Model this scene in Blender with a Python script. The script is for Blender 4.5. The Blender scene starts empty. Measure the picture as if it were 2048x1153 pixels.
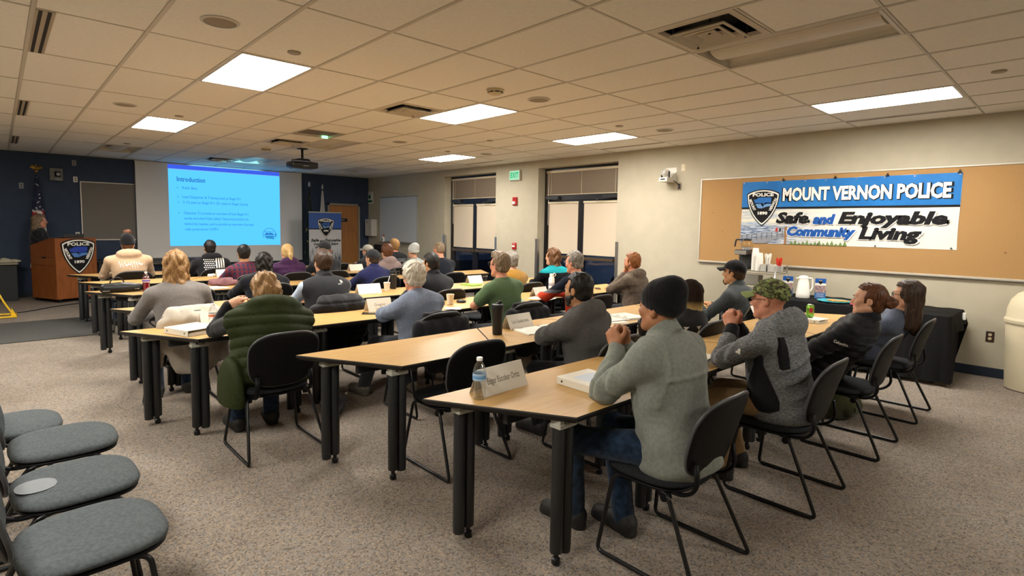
import bpy, bmesh, math, random
import numpy as np
from mathutils import Vector, Matrix
random.seed(7)
SC = bpy.context.scene
COL = SC.collection
PI = math.pi

# ------------------------------------------------------------------ camera, world, exposure
def setup_camera():
    yaw, pitch, roll = 0.7449, -0.0781, 0.0166
    cy, sy = math.cos(yaw), math.sin(yaw)
    F = Vector((sy * math.cos(pitch), cy * math.cos(pitch), math.sin(pitch)))
    R = Vector((cy, -sy, 0)); U = R.cross(F)
    R2 = R * math.cos(roll) + U * math.sin(roll)
    U2 = -R * math.sin(roll) + U * math.cos(roll)
    cam = bpy.data.cameras.new('camera'); ob = bpy.data.objects.new('camera', cam); COL.objects.link(ob)
    m = Matrix.Identity(4)
    for i in range(3):
        m[i][0], m[i][1], m[i][2] = R2[i], U2[i], -F[i]
    m[0][3], m[1][3], m[2][3] = 0, 0, 1.5948
    ob.matrix_world = m
    cam.sensor_width = 36; cam.lens = 1096.25 * 36 / 2048
    cam.shift_x = (1024 - 1005.11) / 2048; cam.shift_y = (537.27 - 576.5) / 2048
    cam.clip_start = 0.02; cam.clip_end = 200
    SC.camera = ob
setup_camera()
SC.view_settings.view_transform = 'Standard'; SC.view_settings.look = 'None'
SC.view_settings.gamma = 1; SC.view_settings.use_curve_mapping = False
SC.view_settings.exposure = 0.0
LAMP_POWER = 55.0
LAMP_COL = (1.0, 0.955, 0.88)
wd = bpy.data.worlds.new('night'); SC.world = wd; wd.use_nodes = True
wd.node_tree.nodes['Background'].inputs[0].default_value = (0.012, 0.02, 0.045, 1)
wd.node_tree.nodes['Background'].inputs[1].default_value = 0.6

# ------------------------------------------------------------------ materials
def lin(c):
    if isinstance(c, str):
        c = tuple(int(c[i:i + 2], 16) for i in (0, 2, 4))
    return tuple(((v / 255) / 12.92 if v / 255 <= 0.04045 else ((v / 255 + 0.055) / 1.055) ** 2.4) for v in c[:3]) + (1,)
class NT:
    def __init__(s, m): s.t = m.node_tree; s.n = s.t.nodes; s.l = s.t.links
    def add(s, typ, **kw):
        n = s.n.new(typ)
        for k, v in kw.items():
            if k.startswith('i_'): n.inputs[k[2:].replace('_', ' ')].default_value = v
            else: setattr(n, k, v)
        return n
    def link(s, a, b): s.l.new(a, b)
MATS = {}
def mat(name, col, rough=0.6, metal=0.0, spec=0.5, col2=None, scale=40, stretch=None, lo=0.35, hi=0.65, detail=3,
        bump=0.0, bscale=None, bdist=0.002, sheen=0.0, emit=None, emit_s=0.0, trans=0.0, ior=1.45, coat=0.0, alpha=1.0, coords='Object'):
    if name in MATS: return MATS[name]
    m = bpy.data.materials.new(name); m.use_nodes = True
    t = NT(m); b = t.n['Principled BSDF']
    b.inputs['Base Color'].default_value = lin(col)
    b.inputs['Roughness'].default_value = rough; b.inputs['Metallic'].default_value = metal
    b.inputs['Specular IOR Level'].default_value = spec; b.inputs['IOR'].default_value = ior
    b.inputs['Transmission Weight'].default_value = trans; b.inputs['Coat Weight'].default_value = coat
    b.inputs['Alpha'].default_value = alpha
    if sheen: b.inputs['Sheen Weight'].default_value = sheen
    if emit: b.inputs['Emission Color'].default_value = lin(emit); b.inputs['Emission Strength'].default_value = emit_s
    if col2 or bump:
        tc = t.add('ShaderNodeTexCoord'); src = tc.outputs[coords]
        if stretch:
            mp = t.add('ShaderNodeMapping'); mp.inputs['Scale'].default_value = stretch
            t.link(src, mp.inputs['Vector']); src = mp.outputs[0]
    if col2:
        n = t.add('ShaderNodeTexNoise'); n.inputs['Scale'].default_value = scale; n.inputs['Detail'].default_value = detail
        t.link(src, n.inputs['Vector'])
        r = t.add('ShaderNodeValToRGB'); r.color_ramp.elements[0].position = lo; r.color_ramp.elements[1].position = hi
        r.color_ramp.elements[0].color = lin(col); r.color_ramp.elements[1].color = lin(col2)
        t.link(n.outputs['Fac'], r.inputs[0]); t.link(r.outputs[0], b.inputs['Base Color'])
    if bump:
        n2 = t.add('ShaderNodeTexNoise'); n2.inputs['Scale'].default_value = bscale or scale * 2; n2.inputs['Detail'].default_value = 3
        t.link(src, n2.inputs['Vector'])
        bp = t.add('ShaderNodeBump'); bp.inputs['Strength'].default_value = bump; bp.inputs['Distance'].default_value = bdist
        t.link(n2.outputs['Fac'], bp.inputs['Height']); t.link(bp.outputs[0], b.inputs['Normal'])
    MATS[name] = m
    return m
def emis(name, col, s):
    if name in MATS: return MATS[name]
    m = bpy.data.materials.new(name); m.use_nodes = True; t = NT(m); t.n.remove(t.n['Principled BSDF'])
    e = t.add('ShaderNodeEmission'); e.inputs[0].default_value = lin(col) if not (isinstance(col, tuple) and max(col) < 9) else tuple(col) + (1,)
    e.inputs[1].default_value = s; t.link(e.outputs[0], t.n['Material Output'].inputs[0]); MATS[name] = m
    return m

# ------------------------------------------------------------------ objects
def empty(name, label, cat, loc=(0, 0, 0), rz=0.0, group=None):
    o = bpy.data.objects.new(name, None); COL.objects.link(o); o.location = loc; o.rotation_euler = (0, 0, rz)
    o.empty_display_size = 0.1; o['label'] = label; o['category'] = cat
    if group: o['group'] = group
    return o
def tag(o, label, cat, group=None):
    o['label'] = label; o['category'] = cat
    if group: o['group'] = group
    return o
def obj_from_mesh(name, me, parent=None, loc=None, rot=None):
    o = bpy.data.objects.new(name, me); COL.objects.link(o)
    if parent is not None: o.parent = parent
    if loc is not None: o.location = loc
    if rot is not None: o.rotation_euler = rot
    return o
def fin(name, bm, m, parent=None, smooth=False, loc=None, rot=None, label=None, angle=None):
    me = bpy.data.meshes.new(name)
    bmesh.ops.recalc_face_normals(bm, faces=bm.faces[:])
    bm.to_mesh(me); bm.free()
    if m is not None:
        for mm in (m if isinstance(m, (list, tuple)) else [m]): me.materials.append(mm)
    if smooth:
        me.polygons.foreach_set('use_smooth', [True] * len(me.polygons))
        if angle: me.set_sharp_from_angle(angle=math.radians(angle))
    o = obj_from_mesh(name, me, parent, loc, rot)
    if label: o['label'] = label
    return o
def struct(o): o['kind'] = 'structure'; return o
def dup(root, loc, rz, label=None, group=None):
    r = root.copy(); COL.objects.link(r); r.location = loc; r.rotation_euler = (0, 0, rz)
    if label: r['label'] = label
    if group: r['group'] = group
    for ch in list(root.children):
        c = ch.copy(); COL.objects.link(c); c.parent = r
        for g in ch.children:
            d = g.copy(); COL.objects.link(d); d.parent = c
    return r
NB = bmesh.new
def box(bm, x0, x1, y0, y1, z0, z1, bev=0.0, mi=0, M=None, seg=1):
    vs = [bm.verts.new((x, y, z)) for x in (x0, x1) for y in (y0, y1) for z in (z0, z1)]
    fs = [bm.faces.new([vs[i] for i in q]) for q in ((0, 1, 3, 2), (4, 6, 7, 5), (0, 4, 5, 1), (2, 3, 7, 6), (0, 2, 6, 4), (1, 5, 7, 3))]
    for f in fs: f.material_index = mi
    if M is not None: bmesh.ops.transform(bm, matrix=M, verts=vs)
    if bev > 0:
        es = list({e for v in vs for e in v.link_edges})
        bmesh.ops.bevel(bm, geom=es, offset=bev, segments=seg, affect='EDGES', profile=0.5, material=mi)
def lathe(bm, prof, n=24, c=(0, 0, 0), mi=0, M=None, cap=True):
    rings = []
    new = []
    for r, z in prof:
        ring = [bm.verts.new((c[0] + r * math.cos(2 * PI * i / n), c[1] + r * math.sin(2 * PI * i / n), c[2] + z)) for i in range(n)]
        rings.append(ring); new += ring
    for a, b in zip(rings, rings[1:]):
        for i in range(n):
            f = bm.faces.new((a[i], a[(i + 1) % n], b[(i + 1) % n], b[i])); f.material_index = mi
    if cap:
        for ring in (rings[0], rings[-1]):
            try: f = bm.faces.new(ring); f.material_index = mi
            except Exception: pass
    if M is not None: bmesh.ops.transform(bm, matrix=M, verts=new)
def fillet(pts, rad, n=5):
    pts = [Vector(p) for p in pts]; out = [pts[0]]
    for i in range(1, len(pts) - 1):
        p = pts[i]; a = (pts[i - 1] - p); b = (pts[i + 1] - p)
        r = min(rad, a.length * 0.49, b.length * 0.49); a = p + a.normalized() * r; b = p + b.normalized() * r
        for k in range(n + 1):
            t = k / n; out.append(a * (1 - t) ** 2 + p * 2 * t * (1 - t) + b * t * t)
    out.append(pts[-1]); return out
def tube(bm, pts, r, n=8, mi=0, cap=True, flat=None, closed=False):
    pts = [Vector(p) for p in pts]; rings = []
    up = Vector((0, 0, 1)); prev = None
    N = len(pts)
    for i, p in enumerate(pts):
        if closed: d = pts[(i + 1) % N] - pts[i - 1]
        else: d = pts[min(i + 1, N - 1)] - pts[max(i - 1, 0)]
        d.normalize()
        if prev is None:
            s = d.cross(up)
            if s.length < 1e-3: s = d.cross(Vector((1, 0, 0)))
        else: s = prev - d * prev.dot(d)
        s.normalize(); prev = s; t = d.cross(s)
        rr = r[i] if isinstance(r, (list, tuple)) else r
        fl = flat or 1.0
        rings.append([bm.verts.new(p + (s * math.cos(2 * PI * k / n) * rr + t * math.sin(2 * PI * k / n) * rr * fl)) for k in range(n)])
    prs = list(zip(rings, rings[1:])) + ([(rings[-1], rings[0])] if closed else [])
    for a, b in prs:
        for k in range(n):
            f = bm.faces.new((a[k], a[(k + 1) % n], b[(k + 1) % n], b[k])); f.material_index = mi
    if cap and not closed:
        for ring in (rings[0], rings[-1]):
            f = bm.faces.new(ring); f.material_index = mi
def sphere(bm, c, r, u=12, v=8, mi=0):
    r = r if isinstance(r, (list, tuple)) else (r, r, r)
    M = Matrix.Translation(c) @ Matrix.Diagonal((r[0], r[1], r[2], 1))
    g = bmesh.ops.create_uvsphere(bm, u_segments=u, v_segments=v, radius=1, matrix=M)
    for vv in g['verts']:
        for f in vv.link_faces: f.material_index = mi
def poly(bm, pts, mi=0):
    f = bm.faces.new([bm.verts.new(p) for p in pts]); f.material_index = mi; return f
def prism(bm, pts2, z0, z1, mi=0, M=None, bev=0):
    a = [bm.verts.new((p[0], p[1], z0)) for p in pts2]; b = [bm.verts.new((p[0], p[1], z1)) for p in pts2]
    n = len(a); fs = [bm.faces.new(a[::-1]), bm.faces.new(b)]
    for i in range(n): fs.append(bm.faces.new((a[i], a[(i + 1) % n], b[(i + 1) % n], b[i])))
    for f in fs: f.material_index = mi
    if bev:
        es = list({e for v in a + b for e in v.link_edges}); bmesh.ops.bevel(bm, geom=es, offset=bev, segments=1, affect='EDGES', material=mi)
    if M is not None: bmesh.ops.transform(bm, matrix=M, verts=[v for v in bm.verts if True] if bev else a + b)
def superell(w, d, n=32, p=2.6, wt=None):
    out = []
    for i in range(n):
        a = 2 * PI * i / n; c, s = math.cos(a), math.sin(a)
        out.append((w * abs(c) ** (2 / p) * (1 if c >= 0 else -1), d * abs(s) ** (2 / p) * (1 if s >= 0 else -1)))
    return out
def text_mesh(s, size=1.0, bold=0.0, shear=0.0, width=None, extrude=0.0, align='CENTER', res=2, spacing=1.0):
    cu = bpy.data.curves.new('lettering', 'FONT'); cu.body = s; cu.size = size; cu.offset = bold; cu.shear = shear; cu.extrude = extrude
    cu.align_x = align; cu.align_y = 'CENTER'; cu.resolution_u = res; cu.fill_mode = 'FRONT' if extrude == 0 else 'BOTH'; cu.space_character = spacing
    ob = bpy.data.objects.new('lettering_source', cu); COL.objects.link(ob)
    dg = bpy.context.evaluated_depsgraph_get(); me = bpy.data.meshes.new_from_object(ob.evaluated_get(dg))
    bpy.data.objects.remove(ob); bpy.data.curves.remove(cu)
    n = len(me.vertices); co = np.empty(n * 3); me.vertices.foreach_get('co', co); co = co.reshape(-1, 3)
    if width and n:
        w = co[:, 0].max() - co[:, 0].min(); k = width / max(w, 1e-6)
        co[:, 0] *= k; me.vertices.foreach_set('co', co.ravel())
    me.update(); return me
def text(parent, s, loc, rot, size, m, width=None, bold=0.0, shear=0.0, name='lettering', align='CENTER', M=None, label=None, spacing=1.0):
    me = text_mesh(s, size, bold, shear, width, 0.0, align, spacing=spacing); me.materials.clear(); me.materials.append(m)
    o = obj_from_mesh(name, me, parent)
    o.matrix_local = M if M is not None else Matrix.LocRotScale(Vector(loc), __import__('mathutils').Euler(rot), None)
    if label: o['label'] = label
    return o
# ------------------------------------------------------------------ the room
CH = 2.909; XW = 8.06; YB = 14.6; XL = -3.2; YR = -4.4
M_tile = mat('ceiling_tile', 'e9e5dc', 0.95, spec=0.15, col2='eeeae2', scale=30, bump=0.25, bscale=220, bdist=0.001)
M_bar = mat('grid_metal', 'c9c2b4', 0.5, spec=0.3)
M_void = mat('plenum_dark', '23211f', 0.9)
M_wall = mat('wall_paint', 'b6ae99', 0.85, spec=0.2, col2='bab29d', scale=6, bump=0.08, bscale=260, bdist=0.001)
M_blue = mat('blue_wall_paint', '3c475a', 0.85, spec=0.2, col2='404c60', scale=5, bump=0.08, bscale=240, bdist=0.001)
M_black = mat('black_plastic', '151516', 0.42, spec=0.5, bump=0.1, bscale=500, bdist=0.0003)
M_blackmetal = mat('black_metal', '121213', 0.32, spec=0.5)
M_white = mat('white_plastic', 'e4dfd3', 0.45)
M_dark = mat('dark_grey_metal', '2a2b2d', 0.4, spec=0.5)
M_steel = mat('brushed_steel', 'b6b4ae', 0.32, metal=0.9, col2='a3a19b', scale=30, stretch=(1, 1, 12))
M_paper = mat('white_paper', 'e9e4d8', 0.8, spec=0.2)
M_red = mat('red_enamel', 'b0211f', 0.35)
M_ink = mat('black_ink', '1b1b1d', 0.7, spec=0.2)
M_print_white = mat('white_print', 'f2efe6', 0.6, spec=0.2)
M_print_blue = mat('blue_print', '1f62a8', 0.55, spec=0.2)

def carpet():
    m = bpy.data.materials.new('speckled_carpet'); m.use_nodes = True; t = NT(m); b = t.n['Principled BSDF']
    b.inputs['Roughness'].default_value = 0.95; b.inputs['Specular IOR Level'].default_value = 0.1
    tc = t.add('ShaderNodeTexCoord')
    v = t.add('ShaderNodeTexVoronoi'); v.inputs['Scale'].default_value = 120; t.link(tc.outputs['Object'], v.inputs['Vector'])
    n1 = t.add('ShaderNodeTexNoise'); n1.inputs['Scale'].default_value = 95; n1.inputs['Detail'].default_value = 4; n1.inputs['Roughness'].default_value = 0.7
    t.link(tc.outputs['Object'], n1.inputs['Vector'])
    r = t.add('ShaderNodeValToRGB'); cr = r.color_ramp
    cols = [(0.0, '35322e'), (0.25, '645d55'), (0.42, '85796d'), (0.55, '978775'), (0.66, '78797a'), (0.8, 'a69680'), (1.0, '827465')]
    cr.elements[0].position = cols[0][0]; cr.elements[0].color = lin(cols[0][1]); cr.elements[1].position = 1; cr.elements[1].color = lin(cols[-1][1])
    for p, c in cols[1:-1]:
        e = cr.elements.new(p); e.color = lin(c)
    mx = t.add('ShaderNodeMix'); mx.data_type = 'FLOAT'; mx.inputs[0].default_value = 0.55
    sep = t.add('ShaderNodeSeparateColor'); t.link(v.outputs['Color'], sep.inputs[0])
    t.link(n1.outputs['Fac'], mx.inputs[2]); t.link(sep.outputs[0], mx.inputs[3]); t.link(mx.outputs[0], r.inputs[0])
    n3 = t.add('ShaderNodeTexNoise'); n3.inputs['Scale'].default_value = 1.3; n3.inputs['Detail'].default_value = 4; t.link(tc.outputs['Object'], n3.inputs['Vector'])
    r3 = t.add('ShaderNodeValToRGB'); r3.color_ramp.elements[0].color = (0.84, 0.82, 0.8, 1); r3.color_ramp.elements[1].color = (1, 1, 1, 1)
    r3.color_ramp.elements[0].position = 0.35; r3.color_ramp.elements[1].position = 0.6; t.link(n3.outputs['Fac'], r3.inputs[0])
    mm = t.add('ShaderNodeMix'); mm.data_type = 'RGBA'; mm.blend_type = 'MULTIPLY'; mm.inputs[0].default_value = 1
    t.link(r.outputs[0], mm.inputs[6]); t.link(r3.outputs[0], mm.inputs[7]); t.link(mm.outputs[2], b.inputs['Base Color'])
    bp = t.add('ShaderNodeBump'); bp.inputs['Strength'].default_value = 0.6; bp.inputs['Distance'].default_value = 0.004
    t.link(n1.outputs['Fac'], bp.inputs['Height']); t.link(bp.outputs[0], b.inputs['Normal'])
    return m
bm = NB(); box(bm, XL, XW + 0.4, YR, YB, -0.1, 0); struct(fin('floor', bm, carpet()))
bm = NB(); box(bm, XL - 0.12, XL, YR, YB, 0, CH + 0.4); struct(fin('wall_left', bm, M_wall))
bm = NB(); box(bm, XL - 0.12, XW + 0.4, YR - 0.12, YR, 0, CH + 0.4); struct(fin('wall_rear', bm, M_wall))
bm = NB(); box(bm, XL - 0.12, XW + 0.4, YB, YB + 0.15, 0, CH + 0.4); WB = struct(fin('wall_back', bm, M_blue))
# right wall: solid pieces around two recessed door openings
D1 = (5.79, 7.72); D2 = (9.0, 10.87); DT = 2.755; WD = 0.25
bm = NB()
for y0, y1, z0, z1 in ((YR, D1[0], 0, CH + .4), (D1[1], D2[0], 0, CH + .4), (D2[1], YB, 0, CH + .4), (D1[0], D1[1], DT, CH + .4), (D2[0], D2[1], DT, CH + .4)):
    box(bm, XW, XW + WD + .06, y0, y1, z0, z1)
WR = struct(fin('wall_right', bm, M_wall))
M_base = mat('navy_rubber_base', '1f2a38', 0.5)
bm = NB()
for y0, y1 in ((YR, D1[0]), (D1[1], D2[0]), (D2[1], YB)): box(bm, XW - 0.008, XW, y0, y1, 0.004, 0.11, 0.002)
struct(fin('baseboard_right', bm, M_base))
bm = NB(); box(bm, XL, 6.7, YB - 0.008, YB, 0.004, 0.11, 0.002); struct(fin('baseboard_back', bm, M_base))

# ceiling: slab above, T-bar grid, every tile a piece of its own
bm = NB(); box(bm, XL - .12, XW + .4, YR - .12, YB + .15, CH + .38, CH + .45); CEIL = struct(fin('ceiling', bm, M_void))
GX0, GY0, GX, GY = 0.222, 4.609, 0.6096, 1.2192
i0 = math.floor((XL - GX0) / GX); i1 = math.ceil((XW - GX0) / GX); j0 = math.floor((YR - GY0) / GY); j1 = math.ceil((YB - GY0) / GY)
LIT = {(2, 0), (2, 3), (6, 0), (10, 0), (10, 3), (10, -3), (-2, 0), (-2, -3), (-2, 3), (6, -6)}
OFF = {(2, 6), (6, -3), (6, 3), (6, 6), (10, 6), (2, -3), (-2, 6)}
HALF = {(5, -3): 1, (5, 0): 1, (5, 3): 1, (5, 6): 1, (5, 2): 1}     # cells whose rear half holds a square diffuser or is open
bm = NB()
for i in range(i0, i1 + 1):
    x = GX0 + i * GX
    if XL < x < XW: box(bm, x - .012, x + .012, YR, YB, CH - .004, CH + .03)
mb = fin('main_runner', bm, M_bar, CEIL)
bm = NB()
for j in range(j0, j1 + 1):
    y = GY0 + j * GY
    if YR < y < YB: box(bm, XL, XW, y - .008, y + .008, CH - .003, CH + .03)
fin('cross_tee', bm, M_bar, CEIL)
bm = NB(); box(bm, XW - .02, XW, YR, YB, CH - .003, CH + .03); fin('wall_angle', bm, M_bar, CEIL)
tcache = {}
def tile(x0, x1, y0, y1):
    w, d = x1 - x0, y1 - y0; key = (round(w, 3), round(d, 3))
    if key not in tcache:
        b = NB(); box(b, -w / 2, w / 2, -d / 2, d / 2, 0, .016, 0.003)
        tcache[key] = fin('ceiling_tile', b, M_tile, CEIL); o = tcache[key]
    else:
        o = tcache[key].copy(); COL.objects.link(o); o.parent = CEIL
    o.location = ((x0 + x1) / 2, (y0 + y1) / 2, CH + random.uniform(-.0006, .0012))
    o.rotation_euler = (random.uniform(-.0008, .0008), random.uniform(-.0015, .0015), 0)
for i in range(i0, i1):
    for j in range(j0, j1):
        if (i, j) in LIT or (i, j) in OFF: continue
        x0 = max(GX0 + i * GX + .0125, XL); x1 = min(GX0 + (i + 1) * GX - .0125, XW - .021)
        y0 = max(GY0 + j * GY + .0095, YR); y1 = min(GY0 + (j + 1) * GY - .0095, YB)
        if x1 - x0 < .02 or y1 - y0 < .02: continue
        if (i, j) in HALF: y1 = GY0 + (j + .5) * GY - .0095
        if (i, j) in ((5, -3), (5, 0), (5, 3), (5, 6)):
            pass
        tile(x0, x1, y0, y1)
bm = NB()
for (i, j) in HALF:
    y = GY0 + (j + .5) * GY; box(bm, GX0 + i * GX, GX0 + (i + 1) * GX, y - .008, y + .008, CH - .003, CH + .03)
fin('short_tee', bm, M_bar, CEIL)

# troffers: white pan, curved centre basket, thin frame
M_pan = mat('troffer_enamel', 'cfc8ba', 0.45)
M_lit = emis('troffer_light', LAMP_COL, LAMP_POWER)
M_litb = emis('troffer_basket_light', LAMP_COL, LAMP_POWER * 0.8)
def troffer(lit):
    t = empty('ceiling_light', '', 'ceiling light', (0, 0, 0), 0, 'lit recessed ceiling lights' if lit else 'unlit recessed ceiling lights')
    w, d = GX / 2 - .013, GY / 2 - .010
    b = NB()
    for a in ((-w, w, -d, -d + .022), (-w, w, d - .022, d), (-w, -w + .016, -d, d), (w - .016, w, -d, d)): box(b, a[0], a[1], a[2], a[3], CH - .006, CH + .012)
    fin('frame', b, M_pan, t)
    b = NB(); n = 12; rows = []
    for k in range(n + 1):
        a = PI * k / n; x = -(w - .016) * math.cos(a); z = CH + .012 + .085 * math.sin(a)
        rows.append([b.verts.new((x, -d + .022, z)), b.verts.new((x, d - .022, z))])
    for p, q in zip(rows, rows[1:]): b.faces.new((p[0], p[1], q[1], q[0]))
    for e in (0, 1): b.faces.new([r[e] for r in rows])
    fin('reflector_pan', b, M_lit if lit else M_pan, t, smooth=False)
    b = NB(); rows = []
    for k in range(9):
        a = PI * k / 8; x = -.13 * math.cos(a); z = CH + .05 - .042 * math.sin(a)
        rows.append([b.verts.new((x, -d + .05, z)), b.verts.new((x, d - .05, z))])
    for p, q in zip(rows, rows[1:]): b.faces.new((p[0], p[1], q[1], q[0]))
    for e in (0, 1): b.faces.new([r[e] for r in rows])
    fin('centre_basket', b, M_litb if lit else M_pan, t, smooth=False)
    return t
TL = {}
lab = {(-2, 0): 'lit recessed ceiling light left of the picture, level with the second row', (-2, -3): 'lit recessed ceiling light left of the camera, level with it', (-2, 3): 'lit recessed ceiling light left of the picture, level with the fifth row', (6, -6): 'lit recessed ceiling light behind the camera', (-2, 6): 'unlit recessed ceiling light left of the lectern, by the blue wall', (2, -3): 'unlit recessed ceiling light above the camera', (2, 0): 'bright recessed ceiling light, nearest to the camera on the left', (2, 3): 'bright recessed ceiling light farther left, towards the lectern',
       (6, 0): 'bright recessed ceiling light in the middle, beside the smoke detector', (10, 0): 'bright recessed ceiling light above the doors on the right',
       (10, 3): 'smallest bright recessed ceiling light, farthest along the right wall', (10, -3): 'long bright recessed ceiling light above the corkboard',
       (2, 6): 'unlit ceiling light above the lectern by the blue wall', (6, -3): 'unlit recessed ceiling light beside the large square air diffuser', (6, 3): 'unlit ceiling light in front of the projector mount',
       (6, 6): 'unlit ceiling light above the projection screen', (10, 6): 'unlit ceiling light near the far right corner'}
tl = troffer(True); to = troffer(False); u1 = u2 = False
for c in sorted(LIT | OFF):
    lit = c in LIT; src = tl if lit else to
    loc = (GX0 + (c[0] + .5) * GX, GY0 + (c[1] + .5) * GY, 0)
    if (lit and not u1) or (not lit and not u2):
        o = src; o.location = loc
        if lit: u1 = True
        else: u2 = True
    else: o = dup(src, loc, 0)
    o['label'] = lab.get(c, 'lit recessed ceiling light behind the camera' if lit else 'unlit recessed ceiling light behind the camera')

# square air diffusers
M_diff = mat('diffuser_enamel', 'c4baa8', 0.55)
M_duct = mat('duct_dark', '2c3036', 0.7)
def diffuser():
    t = empty('air_diffuser', '', 'air vent', (0, 0, 0), 0, 'square ceiling air diffusers'); h = .292
    b = NB()
    for (r0, r1, z0, z1) in ((h, h - .05, CH - .004, CH + .03),):
        q = [[(-r, -r, z), (r, -r, z), (r, r, z), (-r, r, z)] for r, z in ((h, CH - .003), (h - .045, CH - .003), (h - .06, CH + .02))]
        V = [[b.verts.new(p) for p in ring] for ring in q]
        for A, B in zip(V, V[1:]):
            for k in range(4): b.faces.new((A[k], A[(k + 1) % 4], B[(k + 1) % 4], B[k]))
    fin('frame', b, M_diff, t)
    for r, zz in ((.195, CH - .03), (.128, CH - .022), (.062, CH - .016)):
        b = NB(); V = [[b.verts.new(p) for p in [(-q_, -q_, z), (q_, -q_, z), (q_, q_, z), (-q_, q_, z)]] for q_, z in ((r, zz), (r - .012, zz - .004), (r - .055, zz + .04), (r - .058, zz + .045), (r, zz + .008))]
        for A, B in list(zip(V, V[1:])) + [(V[-1], V[0])]:
            for k in range(4): b.faces.new((A[k], A[(k + 1) % 4], B[(k + 1) % 4], B[k]))
        fin('louvre_ring', b, M_diff, t)
    for sx, sy in ((0, 0), (-1, -1), (-1, 1), (1, -1), (1, 1)):
        b = NB(); box(b, sx * .17 - .006, sx * .17 + .006, sy * .17 - .006, sy * .17 + .006, CH - (.03 if sx else .01), CH + .1); fin('hanger', b, M_duct, t)
    b = NB(); V = [b.verts.new(p) for p in ((-h, -h, CH + .12), (h, -h, CH + .12), (h, h, CH + .12), (-h, h, CH + .12))]; b.faces.new(V)
    W = [b.verts.new(p) for p in ((-h + .05, -h + .05, CH + .02), (h - .05, -h + .05, CH + .02), (h - .05, h - .05, CH + .02), (-h + .05, h - .05, CH + .02))]
    for k in range(4): b.faces.new((V[k], V[(k + 1) % 4], W[(k + 1) % 4], W[k]))
    fin('duct', b, M_duct, t)
    return t
df = diffuser()
dl = ['large square air diffuser on the ceiling at the top right', 'square air diffuser beside the middle ceiling light', 'square air diffuser just before the projector', 'square air diffuser directly above the projected image']
for k, j in enumerate((-3, 0, 3, 6)):
    loc = (GX0 + 5.5 * GX, GY0 + (j + .75) * GY, 0)
    if k == 0: o = df; o.location = loc
    else: o = dup(df, loc, 0)
    o['label'] = dl[k]
# an open square, its liner grey, with a small green lamp on its edge
bm = NB(); x0, x1, y0, y1 = GX0 + 5 * GX + .012, GX0 + 6 * GX - .012, GY0 + 2.5 * GY + .01, GY0 + 3 * GY - .01
box(bm, x0, x1, y0, y1, CH + .03, CH + .036); o = fin('access_panel', bm, mat('grey_panel', '6d645b', 0.7)); tag(o, 'dark recessed square panel in the ceiling before the projector', 'ceiling panel')
bm = NB(); box(bm, x1 - .11, x1 - .02, y1 - .03, y1 + .0, CH - .012, CH + .0295, .003); fin('indicator_lamp', bm, emis('green_lamp', '9effb0', 2.2), o, label='green indicator lamp')
# slot diffusers on the left
M_slot = mat('slot_black', '17110f', 0.6); M_slotb = mat('slot_frame', 'b0a48f', 0.5)
for k, (j, lb) in enumerate(((0, 'twin slot air vent in the ceiling at the top left'), (3, 'twin slot air vent in the left ceiling, second from the camera'), (6, 'twin slot air vent in the left ceiling nearest the blue wall'))):
    t = empty('slot_vent', lb, 'air vent', (GX0 + .012, GY0 + j * GY, CH), 0, 'slot vents along the left ceiling')
    b = NB(); box(b, 0, .1, .012, GY - .012, -.006, -.001); fin('frame', b, M_slotb, t)
    for a in (.016, .062):
        b = NB(); box(b, a, a + .02, .02, GY - .02, -.008, -.004); fin('slot', b, M_slot, t)
# thin linear slots near the right wall
for k, (j, lb) in enumerate(((-3, 'thin linear air slot by the ceiling edge above the corkboard'), (0, 'thin linear air slot by the ceiling edge over the doors'), (3, 'thin linear air slot by the ceiling edge near the far doors'))):
    t = empty('linear_slot', lb, 'air vent', (7.58, GY0 + j * GY, CH), 0, 'linear slots along the right wall')
    b = NB(); box(b, -.014, .014, .012, GY - .012, -.006, -.002); fin('slot', b, M_slot, t)
    b = NB(); box(b, -.022, -.015, .012, GY - .012, -.007, -.001); box(b, .015, .022, .012, GY - .012, -.007, -.001); fin('frame', b, M_bar, t)
# ceiling speakers, sprinklers, smoke detectors
M_grille = mat('speaker_grille', '968b79', 0.7, bump=0.5, bscale=700, bdist=.001)
spl = ['round ceiling speaker at the top left before the nearest light', 'round ceiling speaker in the left ceiling', 'round ceiling speaker beside the smoke detector in the middle', 'round ceiling speaker over the right wall camera', 'round ceiling speaker right of the projector', 'round ceiling speaker over the far doors']
for k, (x, y) in enumerate(((1.14, 4.03), (1.14, 7.67), (4.2, 4.04), (6.64, 4.04), (4.82, 7.71), (6.7, 7.76))):
    t = empty('ceiling_speaker', spl[k], 'speaker', (x, y, CH), 0, 'round ceiling speakers')
    b = NB(); lathe(b, [(.118, -.001), (.118, -.007), (.1, -.010), (.1, -.004)], 32, cap=False); fin('rim', b, mat('speaker_rim', 'c9c6bd', .5), t, smooth=True, angle=30)
    b = NB(); lathe(b, [(.1, -.005), (.06, -.009), (0.001, -.011)], 32, cap=False); fin('grille', b, M_grille, t, smooth=True)
M_spr = mat('sprinkler_cap', '9c917d', .5)
spk = ['round sprinkler cap behind the nearest left light', 'round sprinkler cap behind the second left light', 'round sprinkler cap above the lectern', 'round sprinkler cap behind the door ceiling light', 'round sprinkler cap in the ceiling right of the middle light', 'round sprinkler cap before the far right light', 'round sprinkler cap at the top right edge']
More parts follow.
